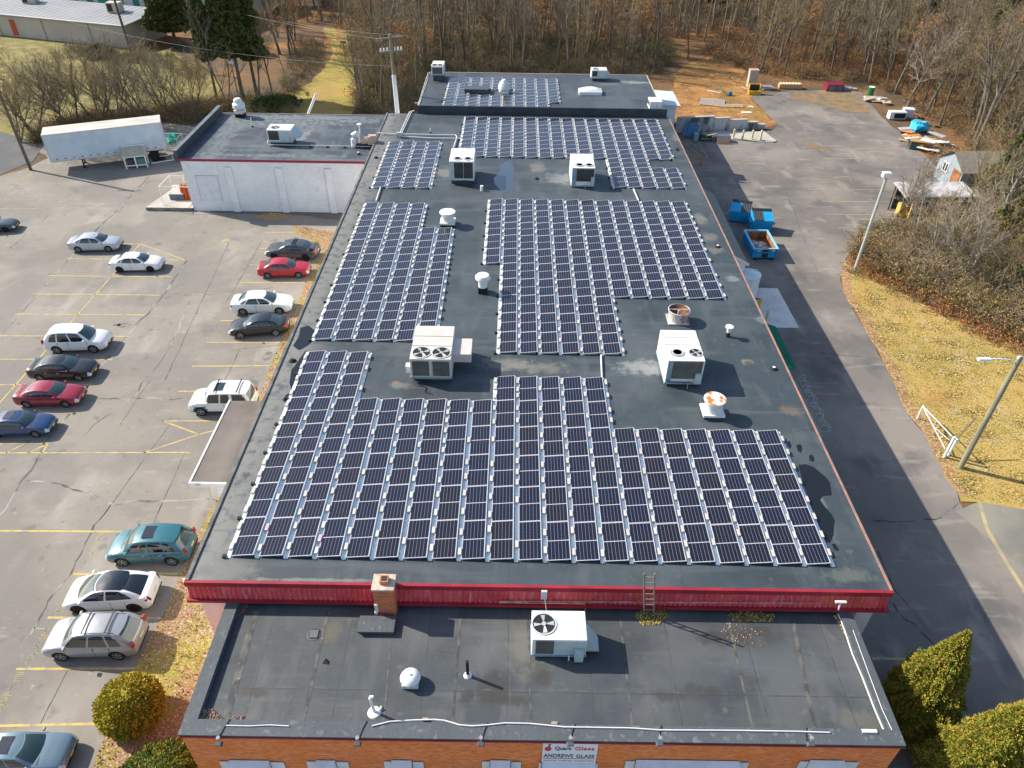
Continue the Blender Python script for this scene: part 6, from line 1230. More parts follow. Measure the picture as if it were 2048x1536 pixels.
# field gate
A, M_, B = base(1834, 838), base(1888, 915), base(1895, 912)
t = thing('swing_gate', 'white pipe swing gate standing open along the edge of the right lawn', 'gate', A)
gt = gy(1842, 820, A[1]).z; v = Vector((M_[0]-A[0], M_[1]-A[1], 0)); L = v.length; hd = math.atan2(v.y, v.x); t.rotation_euler[2] = hd
f = MB(); f.tube([(0, 0, 0), (0, 0, 1.15)], .05, 8); f.build('latch_post', m_galv, t)
f = MB(); f.tube([(.05, 0, 1.1), (L-.25, 0, 1.55), (L-.25, 0, .5), (.05, 0, 1.05)], .035, 6).tube([(L*.45, 0, 1.3), (L*.45, 0, .8)], .025, 5).tube([(L*.45, 0, .8), (L-.25, 0, 1.2)], .02, 5); f.build('gate_frame', mat('white_gate_pipe', (.7, .7, .7), .4), t)
MB().tube([(L, 0, 0), (L, 0, 1.7)], .085, 8).build('hinge_post', m_galv, t)
b = base(1903, 893); t = thing('gate_post', 'short grey gate post with an angled dark bar beside the open gate', 'post', (M_[0]+.35, M_[1]+.2, 0)); MB().tube([(0, 0, 0), (.02, 0, 1.35)], .07, 8).build('post', m_galv, t); MB().tube([(.05, .1, 1.2), (1.2, .9, 2.3)], .045, 6).build('bar', mat('brown_bar', (.18, .12, .09), .7), t)

# ---------------- retaining wall, pad, junk
m_rw = mat('grimy_block_wall', (.50, .50, .48), .95, col2=(.10, .10, .11), scale=.9, lo=.45, hi=.62, stretch=(1, 1, .35))
a0, a1 = g(1352, 266), g(1530, 258)
t = thing('retaining_wall', 'grimy stepped concrete retaining wall beside the white hut', 'wall', (a0.x, a0.y, 0), math.atan2(a1.y-a0.y, a1.x-a0.x)); L = (a1-a0).length
for k, (x0_, x1_, h_) in enumerate(((0, .40, 1.75), (.40, .58, 1.5), (.58, .78, 1.2), (.78, .9, .85), (.9, 1.0, .5))):
    MB().b2((L*x0_+.001, 0, 0), (L*x1_-.001, .35, h_)).build('wall_section', m_rw, t); MB().b2((L*x0_+.001, -.03, h_+.001), (L*x1_-.001, .38, h_+.09)).build('coping', m_conc, t)
P = [g(x, y) for x, y in ((1400, 268), (1432, 277), (1545, 286), (1553, 283), (1528, 264), (1440, 262))]
tag(MB().prism([(p.x, p.y) for p in P], -.02, .09).build('concrete_pad', m_conc), 'pale cracked concrete pad in front of the retaining wall', 'pad')
for i, (x, y, px, py, lab) in enumerate(((1466, 278, 1471, 259, 'leftmost of the four cream bollards on the far concrete pad'), (1484, 280, 1489, 261, 'second cream bollard from the left on the far concrete pad'), (1503, 280, 1509, 261, 'third cream bollard from the left on the far concrete pad'), (1520, 281, 1521, 261, 'rightmost of the four cream bollards on the far concrete pad'))):
    b = base(x, y); h = max(1.0, toph(b, px, py)); t = thing('bollard', lab, 'bollard', b, 0, 'cream bollards on the far pad'); MB().lathe([(.12, 0), (.12, h), (.08, h+.05), (.001, h+.06)], (0, 0, 0), 12).build('post', mat('cream_bollard', (.66, .58, .30), .6), t)
m_bl = mat('blue_panel', (.05, .16, .30), .6); m_pal = mat('grey_pallet', (.50, .47, .42), .9); m_brd = mat('tan_board', (.52, .36, .22), .8)
def junk(name, label, cat, px, py, builder, hd=0, z=0): b = base(px, py); t = thing(name, label, cat, (b[0], b[1], z), hd); builder(t); return t
junk('folded_table', 'blue folding table tipped on its edge at the retaining wall', 'table', 1378, 277, lambda t: (MB().box((0, .3, 1.0), (1.3, .08, 1.7), rx=-.35, ry=.3).box((.3, .2, .9), (1.2, .08, 1.6), rx=-.3, ry=.4).build('top', m_bl, t), MB().tube([(-.5, 0, 0), (-.2, .3, 1.0)], .03, 5).tube([(.6, 0, 0), (.5, .3, 1.0)], .03, 5).build('leg', m_trim, t)))
junk('waste_drum', 'grey drum next to the tipped blue table', 'drum', 1391, 281, lambda t: MB().lathe([(.28, 0), (.3, .02), (.3, .85), (.28, .88), (.001, .87)], (0, 0, 0), 14).build('body', m_base, t))
junk('scrap_heap', 'heap of green and white scrap boards on the far pad', 'scrap', 1416, 281, lambda t: (MB().box((-.3, .2, .35), (1.3, .6, .7), rz=.2).box((.9, .1, .3), (.4, .7, .7), rz=-.4).build('crate', mat('dark_green_crate', (.03, .10, .08), .7), t), MB().box((0, -.1, .7), (1.6, .15, .06), rz=-.3, ry=.1).box((.2, -.2, .75), (1.4, .15, .06), rz=.3, ry=-.1).box((-.2, -.3, .3), (1.5, .12, .05)).build('boards', m_brd, t)))
junk('storage_box', 'flat blue-grey box between the scrap heap and the cardboard sheet', 'box', 1440, 282, lambda t: bevel(MB().box((0, 0, .35), (2.2, .9, .7)).build('body', mat('slate_box', (.09, .13, .16), .7), t), .03))
junk('cardboard_sheet', 'pinkish board propped in front of the far concrete pad', 'board', 1446, 287, lambda t: MB().box((0, -.05, .35), (1.5, .06, .75), rx=-.25).build('sheet', mat('pink_board', (.60, .36, .26), .8), t))
junk('storage_locker', 'tall weathered tan cabinet at the woods edge of the rear lot', 'cabinet', 1503, 176, lambda t: (MB().box((0, .4, 1.2), (1.2, .9, 2.3), rx=-.05).build('body', mat('weathered_tan', (.50, .44, .36), .8, col2=(.4, .35, .28), scale=2), t), MB().box((0, .38, 2.38), (1.25, .95, .06)).build('top', mat('rusty_top', (.5, .35, .25), .9), t)))
junk('loader_bucket', 'yellow steel bucket frame beside the tan cabinet', 'bucket', 1508, 189, lambda t: (MB().box((0, 0, .25), (1.6, .5, .5)).box((-.75, .35, .7), (.1, .5, 1.2)).box((.75, .35, .7), (.1, .5, 1.2)).box((0, .55, 1.25), (1.6, .12, .12)).build('frame', mat('yellow_steel', (.62, .36, .02), .6), t), MB().box((0, .5, .7), (1.38, .04, .9)).build('mesh', m_trim, t)))
def pallet(t, w=1.2, d=1.0, n=6, mt_=None):
    m = MB()
    for k in range(n): m.box((0, -d/2+d*k/(n-1), .12), (w, d/n*.55, .03))
    for x in (-w/2+.06, 0, w/2-.06): m.box((x, 0, .05), (.09, d, .09))
    m.build('deck', mt_ or m_pal, t)
junk('slatted_pallet', 'large grey slatted pallet lying in the orange leaves', 'pallet', 1425, 206, lambda t: pallet(t, 3.2, 2.6, 8), -.25)
junk('pallet', 'small pale pallet right of the large grey one', 'pallet', 1467, 213, lambda t: pallet(t, 2.4, .9, 4, mat('pale_pallet', (.62, .52, .38), .9)))
junk('pallet', 'empty pallet near the yellow bucket frame', 'pallet', 1533, 176, lambda t: pallet(t, 2.0, 1.6, 5, m_pal), .2)
junk('timber_stack', 'short stack of cream timber at the woods edge', 'timber', 1579, 176, lambda t: (MB().box((0, 0, .3), (3.2, .8, .55)).build('crate', m_brd, t), [MB().box((-1.3+k*.43, 0, .62), (.25, .8, .1)).build('timber', mat('cream_timber', (.75, .60, .32), .8), t) for k in range(7)]))
junk('brush_pile', 'pile of twigs and a blue scrap between the pallets and cabinet', 'brush pile', 1447, 190, lambda t: ([MB().tube([(random.uniform(-.9, .9), random.uniform(-.4, .4), 0) if j == 0 else (random.uniform(-.7, .7), random.uniform(-.3, .6), random.uniform(.4, 1.1)) for j in range(2)], .03, 4).build('stick', m_brd, t) for k in range(9)], MB().box((.8, -.1, .25), (.5, .4, .45), rz=.3).build('scrap', m_bl, t)))
junk('white_plank', 'white plank lying left of the brush pile', 'plank', 1428, 184, lambda t: MB().box((0, 0, .06), (1.8, .2, .06), rz=-.6).build('plank', m_cabw, t))
junk('white_plank', 'white plank propped below the tan cabinet', 'plank', 1492, 182, lambda t: MB().box((0, 0, .3), (1.6, .15, .08), rz=-.5, ry=.2).build('plank', m_cabw, t))
junk('litter_sheet', 'white sheet of litter on the orange leaves', 'litter', 1493, 225, lambda t: MB().box((0, 0, .03), (1.3, .5, .04), rz=.1).build('sheet', m_cabw, t))
junk('litter_sheet', 'small white scrap at the edge of the rear lot tarmac', 'litter', 1502, 214, lambda t: MB().box((0, 0, .03), (.7, .35, .04), rz=-.3).build('sheet', m_cabw, t))
# maroon pickup cap
def cap_(t):
    MB().add([(-1.3, -.7, 0), (1.3, -.7, 0), (1.3, .8, 0), (-1.3, .8, 0), (-1.1, -.55, .85), (1.1, -.55, .85), (1.2, .7, .95), (-1.2, .7, .95)], [(0, 1, 5, 4), (1, 2, 6, 5), (2, 3, 7, 6), (3, 0, 4, 7), (4, 5, 6, 7)]).build('shell', mat('maroon_shell', (.22, .015, .04), .4), t)
    MB().add([(-1.0, -.70, .15), (.2, -.70, .15), (.15, -.58, .72), (-.95, -.58, .72)], [(0, 1, 2, 3)]).add([(.35, -.70, .15), (1.05, -.70, .15), (.95, -.58, .72), (.32, -.58, .72)], [(0, 1, 2, 3)]).build('window', m_glass, t)
junk('pickup_cap', 'maroon truck bed cap lying at the back of the rear lot', 'truck cap', 1667, 180, cap_)
junk('scrap_heap', 'small blue-grey scrap pieces right of the maroon cap', 'scrap', 1694, 179, lambda t: MB().box((0, 0, .15), (1.3, .7, .25), rz=.2).box((.9, -.1, .12), (.7, .5, .2), rz=-.3).build('pieces', mat('blue_scrap', (.12, .22, .34), .6, col2=(.5, .5, .5), scale=2), t))
junk('green_drum', 'green steel drum at the right side of the rear lot', 'drum', 1739, 191, lambda t: (MB().lathe([(.42, 0), (.42, .4), (.44, .42), (.42, .44), (.42, 1.15)], (0, 0, 0), 16).build('body', mat('green_drum', (.01, .16, .05), .5), t), MB().lathe([(.42, 1.151), (.35, 1.16), (.001, 1.16)], (0, 0, 0), 16).build('lid', m_galv, t)))
junk('pallet', 'white pallet leaning in the leaves below the green drum', 'pallet', 1748, 196, lambda t: pallet(t, 2.6, .8, 4, m_cabw))
def scatter_boards(t, n, ext, mats, seed, zmax=.5, s=(.5, 1.6)):
    rs = random.Random(seed)
    for k in range(n):
        o = MB().box((0, 0, 0), (rs.uniform(*s), rs.uniform(.2, .9), rs.uniform(.04, .12)), rz=rs.uniform(-.7, .7), ry=rs.uniform(-.15, .15)).build('board', rs.choice(mats), t); o.location = (rs.uniform(-ext[0], ext[0]), rs.uniform(-ext[1], ext[1]), .08+rs.uniform(0, zmax))
junk('scrap_heap', 'scattered white boards below the green drum', 'scrap', 1762, 206, lambda t: scatter_boards(t, 9, (1.6, 1.2), [m_cabw, m_pal, m_brd], 3, .3))
junk('white_chest', 'white appliance with a black front lying by the leaning grey tree', 'appliance', 1793, 239, lambda t: (bevel(MB().box((0, .3, .5), (2.1, .9, .9)).build('body', m_cabw, t), .04), MB().box((.2, -.17, .5), (1.4, .03, .6)).build('front', m_trim, t)))
junk('white_crate', 'white box stacked right of the black-fronted appliance', 'box', 1815, 235, lambda t: bevel(MB().box((0, .3, .55), (1.3, 1.0, 1.05), rz=-.2).build('body', mat('offwhite', (.7, .68, .7), .6), t), .04))
junk('scrap_heap', 'dark tangle of metal scrap behind the blue tarp bundle', 'scrap', 1840, 248, lambda t: (scatter_boards(t, 12, (.9, .6), [m_trim, m_edge, m_rust], 5, .9, (.4, 1.0)), crumple(MB(), (-.8, 0, .5), (.45, .4, .6), seed=5).build('bag', m_blackp, t)))
m_tarpb = mat('blue_tarp', (.01, .42, .72), .5, col2=(.04, .55, .80), scale=3)
junk('tarp_bundle', 'crumpled bright blue tarp bundle at the right side of the rear lot', 'tarp', 1836, 262, lambda t: crumple(MB(), (0, 0, .6), (1.2, .8, .75), seed=9, amp=.4).build('tarp', m_tarpb, t))
junk('plank', 'pale plank laid across the blue tarp bundle', 'plank', 1834, 262, lambda t: MB().box((0, -.3, 1.2), (.9, .12, .06), rz=-.6).build('plank', m_brd, t))
junk('panel_stack', 'scattered orange, white and black panels in front of the blue tarp', 'scrap', 1850, 285, lambda t: scatter_boards(t, 16, (2.8, 1.6), [mat('orange_panel', (.60, .22, .05), .7), m_cabw, m_trim, m_brd, mat('grey_panel', (.4, .4, .42), .6)], 8, .9, (1.0, 2.2)), -.5)
junk('work_table', 'green-legged table piled with boards nearest the grey shed', 'table', 1838, 298, lambda t: (MB().box((0, 0, .95), (2.4, 1.2, .08)).build('top', mat('orange_top', (.48, .26, .10), .7), t), [MB().box((x, y, .45), (.1, .1, .9)).build('leg', mat('dark_green_leg', (.06, .11, .09), .7), t) for x in (-1.1, 1.1) for y in (-.5, .5)], MB().box((-.6, 0, .45), (.9, 1.0, .75)).build('cupboard', mat('dark_green_leg', (.06, .11, .09), .7), t), MB().box((.7, .1, 1.05), (1.6, 1.0, .05), rz=-.4).build('board', m_cabw, t)), -.3)
junk('scrap_heap', 'white and orange offcuts between the work table and grey shed', 'scrap', 1872, 305, lambda t: scatter_boards(t, 8, (1.4, 1.0), [m_cabw, mat('orange_panel', (.60, .22, .05), .7), m_brd], 12, .4), -.6)
# orange rack by the right wall
junk('orange_rack', 'low orange steel rack at the right wall beside the hatched bay', 'rack', 1384, 333, lambda t: [MB().tube([(-.9, y, 0), (-.9, y, h_), (1.0, y, h_), (1.0, y, 0)], .05, 6).build('bar', mat('orange_steel', (.50, .24, .06), .6), t) for y, h_ in ((0, .7), (.8, .7), (.4, 1.1))])
# grey shed with gable roof
a = g(1866, 352); bq = g(1905, 380)
t = thing('garden_shed', 'pale grey clapboard shed with a small white window at the thicket', 'shed', (a.x, a.y, 0), math.atan2(bq.y-a.y, bq.x-a.x)); L = 4.2; D = 5.0
m_sh = mat('grey_clapboard', (.30, .35, .38), .7, col2=(.26, .31, .34), scale=2)
MB().add([(0, 0, 0), (L, 0, 0), (L, D, 0), (0, D, 0), (0, 0, 2.2), (L, 0, 2.2), (L, D, 2.2), (0, D, 2.2), (L/2, 0, 3.4), (L/2, D, 3.4)], [(0, 1, 5, 8, 4), (3, 7, 9, 6, 2), (3, 0, 4, 7), (1, 2, 6, 5)]).build('wall', m_sh, t)
MB().add([(-.25, -.25, 2.08), (L/2, -.25, 3.5), (L/2, D+.25, 3.5), (-.25, D+.25, 2.08), (L+.25, -.25, 2.08), (L+.25, D+.25, 2.08)], [(0, 1, 2, 3), (1, 4, 5, 2)]).build('roof', mat('tan_shingles', (.33, .28, .21), .9, col2=(.26, .22, .17), scale=4, layers=[((.4, .3, .15), 1.4, .6, .7, .5)]), t)
f = MB().b2((L*.25, -.05, 1.2), (L*.25+.7, -.004, 2.0)).build('window', m_glass, t); MB().b2((L*.25-.1, -.07, 1.1), (L*.25-.001, -.01, 2.1)).b2((L*.25+.701, -.07, 1.1), (L*.25+.8, -.01, 2.1)).b2((L*.25, -.07, 1.1), (L*.25+.7, -.052, 1.2)).b2((L*.25, -.07, 2.0), (L*.25+.7, -.052, 2.1)).b2((L*.25+.3, -.07, 1.2), (L*.25+.4, -.052, 2)).build('frame', m_cabw, f)
MB().b2((L*.64, -.05, 0), (L*.95, -.004, 2.0)).build('doorway', m_rin, t)
# open shed with white roof
a = g(1800, 438); t = thing('open_shed', 'open-sided lumber shed with a pale roof and yellow boards inside, behind the thicket', 'shed', (a.x, a.y, 0), .05); L, D, H = 6.5, 2.4, 2.4
MB().add([(-.4, -.3, H), (L, -.3, H), (L, D, H+.35), (-.4, D, H+.35), (-.4, -.3, H-.12), (L, -.3, H-.12), (-.4, D, H+.2)], [(0, 1, 2, 3), (0, 4, 5, 1), (3, 6, 4, 0)]).build('roof', mat('pale_lilac_roof', (.60, .58, .58), .7, col2=(.45, .43, .42), scale=1), t)
MB().b2((.1, D-.1, 0), (L-.1, D, H)).b2((L-.2, 0, 0), (L-.1, D-.101, H)).b2((.9, -.05, 0), (L-.2, 0, H-.13)).build('wall', m_edge, t); MB().b2((-.3, 0, 0), (-.18, .12, H-.1)).b2((-.3, D-.3, 0), (-.18, D-.18, H)).build('post', m_woodd, t)
MB().b2((.0, .2, .1), (.5, 1.2, 1.2)).b2((.6, -.25, .1), (.88, -.06, 2.1)).build('yellow_boards', mat('yellow_ply', (.66, .42, .08), .7), t)
# downspout bucket / small white thing at the warehouse left front corner
c = g(366, 1167, 4.9); t = thing('security_lamp', 'small white lamp at the left front corner of the warehouse roof', 'lamp', (XL-.15, YF+.35, 5.2)); crumple(MB(), (0, 0, 0), (.12, .14, .18), seed=2, amp=.1).build('lamp_head', m_cabw, t)

# ================================================================== TREES AND SCRUB
m_bark = mat('grey_bark', (.22, .19, .14), .95, col2=(.12, .10, .075), scale=2.5, rnd=((.08, .065, .045), 0, .8)); m_twig = mat('brown_twigs', (.215, .17, .115), .95, col2=(.15, .115, .075), scale=.8, rnd=((.30, .25, .17), 0, .9))
m_twigp = mat('pale_twigs', (.42, .36, .29), .95, col2=(.32, .26, .20), scale=1); m_barkp = mat('pale_bark', (.46, .44, .38), .95, col2=(.25, .23, .19), scale=3)
m_twigo = mat('ochre_twigs', (.33, .25, .11), .95, col2=(.24, .17, .08), scale=1)
m_oleaf = mat('rust_leaves', (.42, .16, .045), .9, col2=(.30, .10, .03), scale=3); m_oleaf2 = mat('tan_leaves', (.46, .27, .09), .9, col2=(.35, .18, .05), scale=3)
m_gleaf = mat('dark_evergreen', (.055, .075, .018), .85, col2=(.085, .095, .02), scale=1.5); m_gleaf2 = mat('olive_foliage', (.13, .14, .02), .85, col2=(.08, .10, .015), scale=2); m_gleaf3 = mat('ivy_green', (.075, .12, .018), .8, col2=(.09, .14, .02), scale=2)
m_dk = mat('dark_brush', (.12, .095, .065), .95, col2=(.17, .13, .08), scale=.5)
def seg_tube(mb, P, R0, R1, n, m=0):
    k = len(P); V = []; o = len(mb.v)
    for i, p in enumerate(P):
        d = (P[min(i+1, k-1)]-P[max(i-1, 0)]); d.normalize()
        a = d.cross(Vector((0, 0, 1))) if abs(d.z) < .95 else d.cross(Vector((1, 0, 0))); a.normalize(); b = d.cross(a); r = R0+(R1-R0)*i/(k-1)
        for j in range(n):
            t = 6.2832*j/n; q = p+(a*math.cos(t)+b*math.sin(t))*r; mb.v.append((q.x, q.y, q.z))
    for i in range(k-1):
        for j in range(n): j2 = (j+1) % n; mb.f.append((o+i*n+j, o+i*n+j2, o+(i+1)*n+j2, o+(i+1)*n+j)); mb.m.append(m)
def rvec(rs): return Vector((rs.gauss(0, 1), rs.gauss(0, 1), rs.gauss(0, 1)))
def grow(T, Cc, rs, p, d, L, r, lvl, spec, tips):
    n = (6, 4, 3, 3)[lvl]; k = (7, 5, 4, 3)[lvl]; P = [p]; q = p; dd = d.copy()
    for i in range(k):
        dd = (dd+rvec(rs)*spec['wob'][lvl]+Vector((0, 0, spec['up'][lvl]))).normalized(); q = q+dd*(L/k); P.append(q)
    seg_tube(T if lvl < 2 else Cc, P, r, r*(.35 if lvl else .28), n)
    if lvl == len(spec['n'])-1: tips.append((P[-1], P[len(P)//2])); return
    for c in range(spec['n'][lvl]):
        f = spec['f0'][lvl]+(1-spec['f0'][lvl])*(c+rs.random())/spec['n'][lvl]; f = min(.98, f); idx = f*k; i0 = int(idx); a = P[i0].lerp(P[min(k, i0+1)], idx-i0)
        ax = (P[min(k, i0+1)]-P[i0]).normalized(); side = ax.cross(rvec(rs)).normalized(); ang = spec['ang'][lvl]*rs.uniform(.7, 1.25)
        nd = (ax*math.cos(ang)+side*math.sin(ang)).normalized(); grow(T, Cc, rs, a, nd, L*spec['len'][lvl]*rs.uniform(.6, 1.15)*(1.15-f*.55), max(.011, r*(1-f*.7)*spec['rr'][lvl]), lvl+1, spec, tips)
def leaves(mb, rs, c, n, rad, s, m=0):
    for _ in range(n):
        p = c+rvec(rs)*rad; a = rvec(rs).normalized(); b = a.cross(rvec(rs)).normalized(); q = s*rs.uniform(.6, 1.4); a = a*q; b = b*q*.7
        o = len(mb.v); mb.v += [tuple(p-a), tuple(p+b), tuple(p+a), tuple(p-b)]; mb.f.append((o, o+1, o+2, o+3)); mb.m.append(m)
SP_T = dict(n=(11, 6, 5, 0), f0=(.34, .2, .15), ang=(.75, .7, .6), len=(.42, .5, .5), rr=(.42, .5, .5), wob=(.06, .14, .18, .2), up=(.02, .10, .05, .03))
SP_D = dict(SP_T, n=(13, 7, 6, 0), f0=(.25, .15, .1), ang=(.6, .6, .6), len=(.5, .5, .5))
SP_S = dict(n=(9, 8, 6, 0), f0=(.18, .15, .1), ang=(.55, .55, .5), len=(.65, .55, .5), rr=(.55, .5, .5), wob=(.10, .12, .14, .2), up=(.03, .06, .04, .02))
def proto(name, label, cat, seed, H, r, spec, bark, twig, leaf=None, stems=1, lean=.0, group=None):
    rs = random.Random(seed); T = MB(); Cc = MB(); tips = []
    for s in range(stems):
        a = rs.uniform(0, 6.28); d = Vector((math.cos(a)*lean, math.sin(a)*lean, 1)).normalized()
        grow(T, Cc, rs, Vector((math.cos(a)*.1*(stems > 1), math.sin(a)*.1*(stems > 1), -.05)), d, H*rs.uniform(.85, 1), r*(1 if stems == 1 else rs.uniform(.5, .9)), 0, spec, tips)
    mats = [twig]
    if leaf:
        mats = [twig]+leaf[0]
        for tp, mid in tips:
            if rs.random() < leaf[1]: leaves(Cc, rs, tp, leaf[2], leaf[3], leaf[4], 1+rs.randrange(len(leaf[0])))
    t = thing(name, label, cat, (0, 0, 0), 0, group); T.build('trunk', bark, t); Cc.build('crown', mats, t); return t
G_W = 'leafless trees of the wood'
LBL = ['tall grey leafless tree in the wood', 'tall dark-trunked leafless tree in the wood', 'dense twiggy leafless tree in the wood', 'slender leafless tree in the wood', 'wide-crowned leafless tree in the wood']
protos = [proto('bare_tree', LBL[0], 'tree', 1, 11.5, .20, SP_T, m_bark, m_twig, group=G_W), proto('bare_tree', LBL[1], 'tree', 2, 12.5, .22, SP_T, m_bark, m_twig, group=G_W),
          proto('bare_tree', LBL[2], 'tree', 3, 10, .18, SP_D, m_bark, m_twig, group=G_W), proto('bare_tree', LBL[3], 'tree', 4, 11, .13, dict(SP_T, n=(8, 5, 5, 0)), m_bark, m_twig, group=G_W),
          proto('bare_tree', LBL[4], 'tree', 5, 10.5, .22, dict(SP_D, ang=(.85, .7, .6), len=(.6, .5, .5)), m_bark, m_twigo, group=G_W)]
p_rust = proto('rust_leaved_tree', 'tree still holding rust-brown leaves in the wood', 'tree', 8, 8, .13, SP_D, m_bark, m_twig, leaf=([m_oleaf, m_oleaf2], .55, 5, .28, .09), group='rust-leaved trees of the wood')
p_och = proto('leafless_sapling', 'thin ochre-twigged sapling at the wood edge', 'tree', 9, 6.0, .07, SP_S, m_bark, m_twigo, group='saplings at the wood edge')
def evergreen(name, label, cat, prof, n, size, mats, seed, trunk=None, lump=.16, squash=1.0, fq=1.3, group=None, core=.88):
    """prof(z01) -> radius; leaf-sized faces spread through the outer crown"""
    H, pf = prof; rs = random.Random(seed); m = MB(); t = thing(name, label, cat, (0, 0, 0), 0, group)
    def rad(a, z):
        v = Vector((math.cos(a)*fq, math.sin(a)*fq, z*fq*.55+seed*7.3)); return pf(z/H)*(1+lump*1.6*mnoise.noise(v*1.0)+lump*mnoise.noise(v*2.7)+lump*.9*mnoise.noise(v*5.5))
    z0 = trunk[1] if trunk else 0
    for _ in range(n):
        z = rs.uniform(0, H); 
        if rs.random() > min(1, pf(z/H)/max(pf(.2), pf(.35), pf(.5))+.15): continue
        a = rs.uniform(0, 6.283); rr = rad(a, z); tipn = mnoise.noise(Vector((math.cos(a)*fq, math.sin(a)*fq, z*fq*.55+seed*7.3))*5.5); k = 1-abs(rs.gauss(0, .09)); r_ = rr*k+rs.uniform(-.05, .06)
        p = Vector((math.cos(a)*r_, math.sin(a)*r_*squash, z0+z)); out = Vector((math.cos(a), math.sin(a), .55+rs.gauss(0, .3))).normalized()
        u = (out+rvec(rs)*.45).normalized(); w = u.cross(rvec(rs)).normalized(); s = size*rs.uniform(.6, 1.5)
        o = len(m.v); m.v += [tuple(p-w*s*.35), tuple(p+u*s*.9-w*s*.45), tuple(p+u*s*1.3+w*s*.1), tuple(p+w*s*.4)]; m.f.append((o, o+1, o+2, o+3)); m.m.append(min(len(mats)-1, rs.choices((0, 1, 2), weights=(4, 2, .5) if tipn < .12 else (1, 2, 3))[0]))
    m.build('crown', mats, t)
    V = []; F = []; NA, NZ = 28, 22
    for i in range(NZ+1):
        z = H*i/NZ
        for j in range(NA): a = 6.2832*j/NA; r_ = rad(a, z)*core*(0.02 if i == NZ else 1); V.append((math.cos(a)*r_, math.sin(a)*r_*squash, z0+z*.97))
    for i in range(NZ):
        for j in range(NA): j2 = (j+1) % NA; F.append((i*NA+j, i*NA+j2, (i+1)*NA+j2, (i+1)*NA+j))
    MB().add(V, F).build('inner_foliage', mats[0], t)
    if trunk: MB().tube([(0, 0, 0), (0, 0, z0+H*.5)], [trunk[0], trunk[0]*.5], 8).build('trunk', m_bark, t)
    return t
# --- bottom right arborvitae pair
m_arb = [mat('arb_green', (.15, .19, .015), .85, col2=(.19, .21, .02), scale=1.2), mat('arb_olive', (.32, .29, .02), .85, col2=(.24, .24, .02), scale=2), mat('arb_gold', (.44, .29, .04), .85, col2=(.34, .25, .03), scale=2)]
def cone(h, r, k=.75): return (h, lambda z: max(.02, r*min(1, (z/.12+.45))*(max(0, 1-z))**k))
b = base(1812, 1445); h = gy(1920, 1268, b[1]).z
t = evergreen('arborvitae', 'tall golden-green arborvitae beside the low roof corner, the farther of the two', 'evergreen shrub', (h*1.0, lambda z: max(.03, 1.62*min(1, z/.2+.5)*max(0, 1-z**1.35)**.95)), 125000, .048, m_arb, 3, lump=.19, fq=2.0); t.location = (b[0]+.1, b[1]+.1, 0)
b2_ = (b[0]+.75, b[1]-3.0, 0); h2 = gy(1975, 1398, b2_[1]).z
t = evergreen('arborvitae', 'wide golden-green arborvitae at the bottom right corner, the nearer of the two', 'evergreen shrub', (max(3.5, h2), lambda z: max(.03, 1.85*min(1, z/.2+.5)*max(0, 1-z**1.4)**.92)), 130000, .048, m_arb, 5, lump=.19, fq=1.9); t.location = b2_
# --- bottom left shrubs
m_sh_ = [mat('shrub_green', (.30, .27, .015), .85, col2=(.36, .31, .02), scale=2), mat('shrub_yellow', (.46, .37, .02), .85, col2=(.36, .30, .02), scale=2), mat('shrub_gold', (.48, .34, .03), .85)]
c = g(272, 1440); t = evergreen('round_shrub', 'round clipped golden-green shrub on the front lawn', 'shrub', (2.1, lambda z: 1.28*math.sqrt(max(.0004, 1-(2*z-.85)**2/1.33))), 30000, .06, m_sh_, 11, lump=.07, fq=1.5); t.location = (c.x-.05, c.y+.15, 0)
c = g(318, 1580); t = evergreen('round_shrub', 'dark spreading shrub cut by the bottom edge beside the brick wall', 'shrub', (1.15, lambda z: 1.75*math.sqrt(max(.001, 1-(2*z-.7)**2/1.7))), 34000, .055, [m_gleaf3, m_arb[0], m_arb[1]], 12, lump=.1, fq=1.2); t.location = (c.x, c.y, 0)
c = g(352, 1340); 
# --- dark conifers at the upper left
G1_ = [m_gleaf, m_gleaf2, m_gleaf3]
def put(t, px, py, rz=None): c = g(px, py); t.location = (c.x, c.y, 0); return t
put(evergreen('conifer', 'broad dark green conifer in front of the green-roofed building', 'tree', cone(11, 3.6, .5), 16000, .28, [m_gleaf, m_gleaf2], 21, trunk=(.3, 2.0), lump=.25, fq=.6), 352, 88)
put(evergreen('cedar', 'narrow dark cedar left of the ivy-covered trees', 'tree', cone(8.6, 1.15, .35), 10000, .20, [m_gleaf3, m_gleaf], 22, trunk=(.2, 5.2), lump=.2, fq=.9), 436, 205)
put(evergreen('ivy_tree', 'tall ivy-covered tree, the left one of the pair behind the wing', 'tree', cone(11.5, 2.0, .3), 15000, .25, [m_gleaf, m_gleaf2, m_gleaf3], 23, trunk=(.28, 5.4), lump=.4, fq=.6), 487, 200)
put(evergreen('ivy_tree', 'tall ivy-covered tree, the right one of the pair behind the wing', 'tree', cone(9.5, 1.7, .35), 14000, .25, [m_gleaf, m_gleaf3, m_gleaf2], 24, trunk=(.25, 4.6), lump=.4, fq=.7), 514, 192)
put(evergreen('evergreen_shrub', 'low dark green shrub in front of the long metal building', 'shrub', (1.6, lambda z: 2.0*math.sqrt(max(.01, 1-z*z))), 5000, .16, [m_gleaf, m_gleaf3], 25, lump=.3, fq=.8), 205, 112)
put(evergreen('evergreen_shrub', 'dark green ground shrub right of the ivy-covered trees', 'shrub', (1.2, lambda z: 2.3*math.sqrt(max(.01, 1-z*z))), 3500, .2, [m_gleaf, m_gleaf2, m_gleaf3], 26, lump=.5, fq=.7, core=.5), 545, 214)
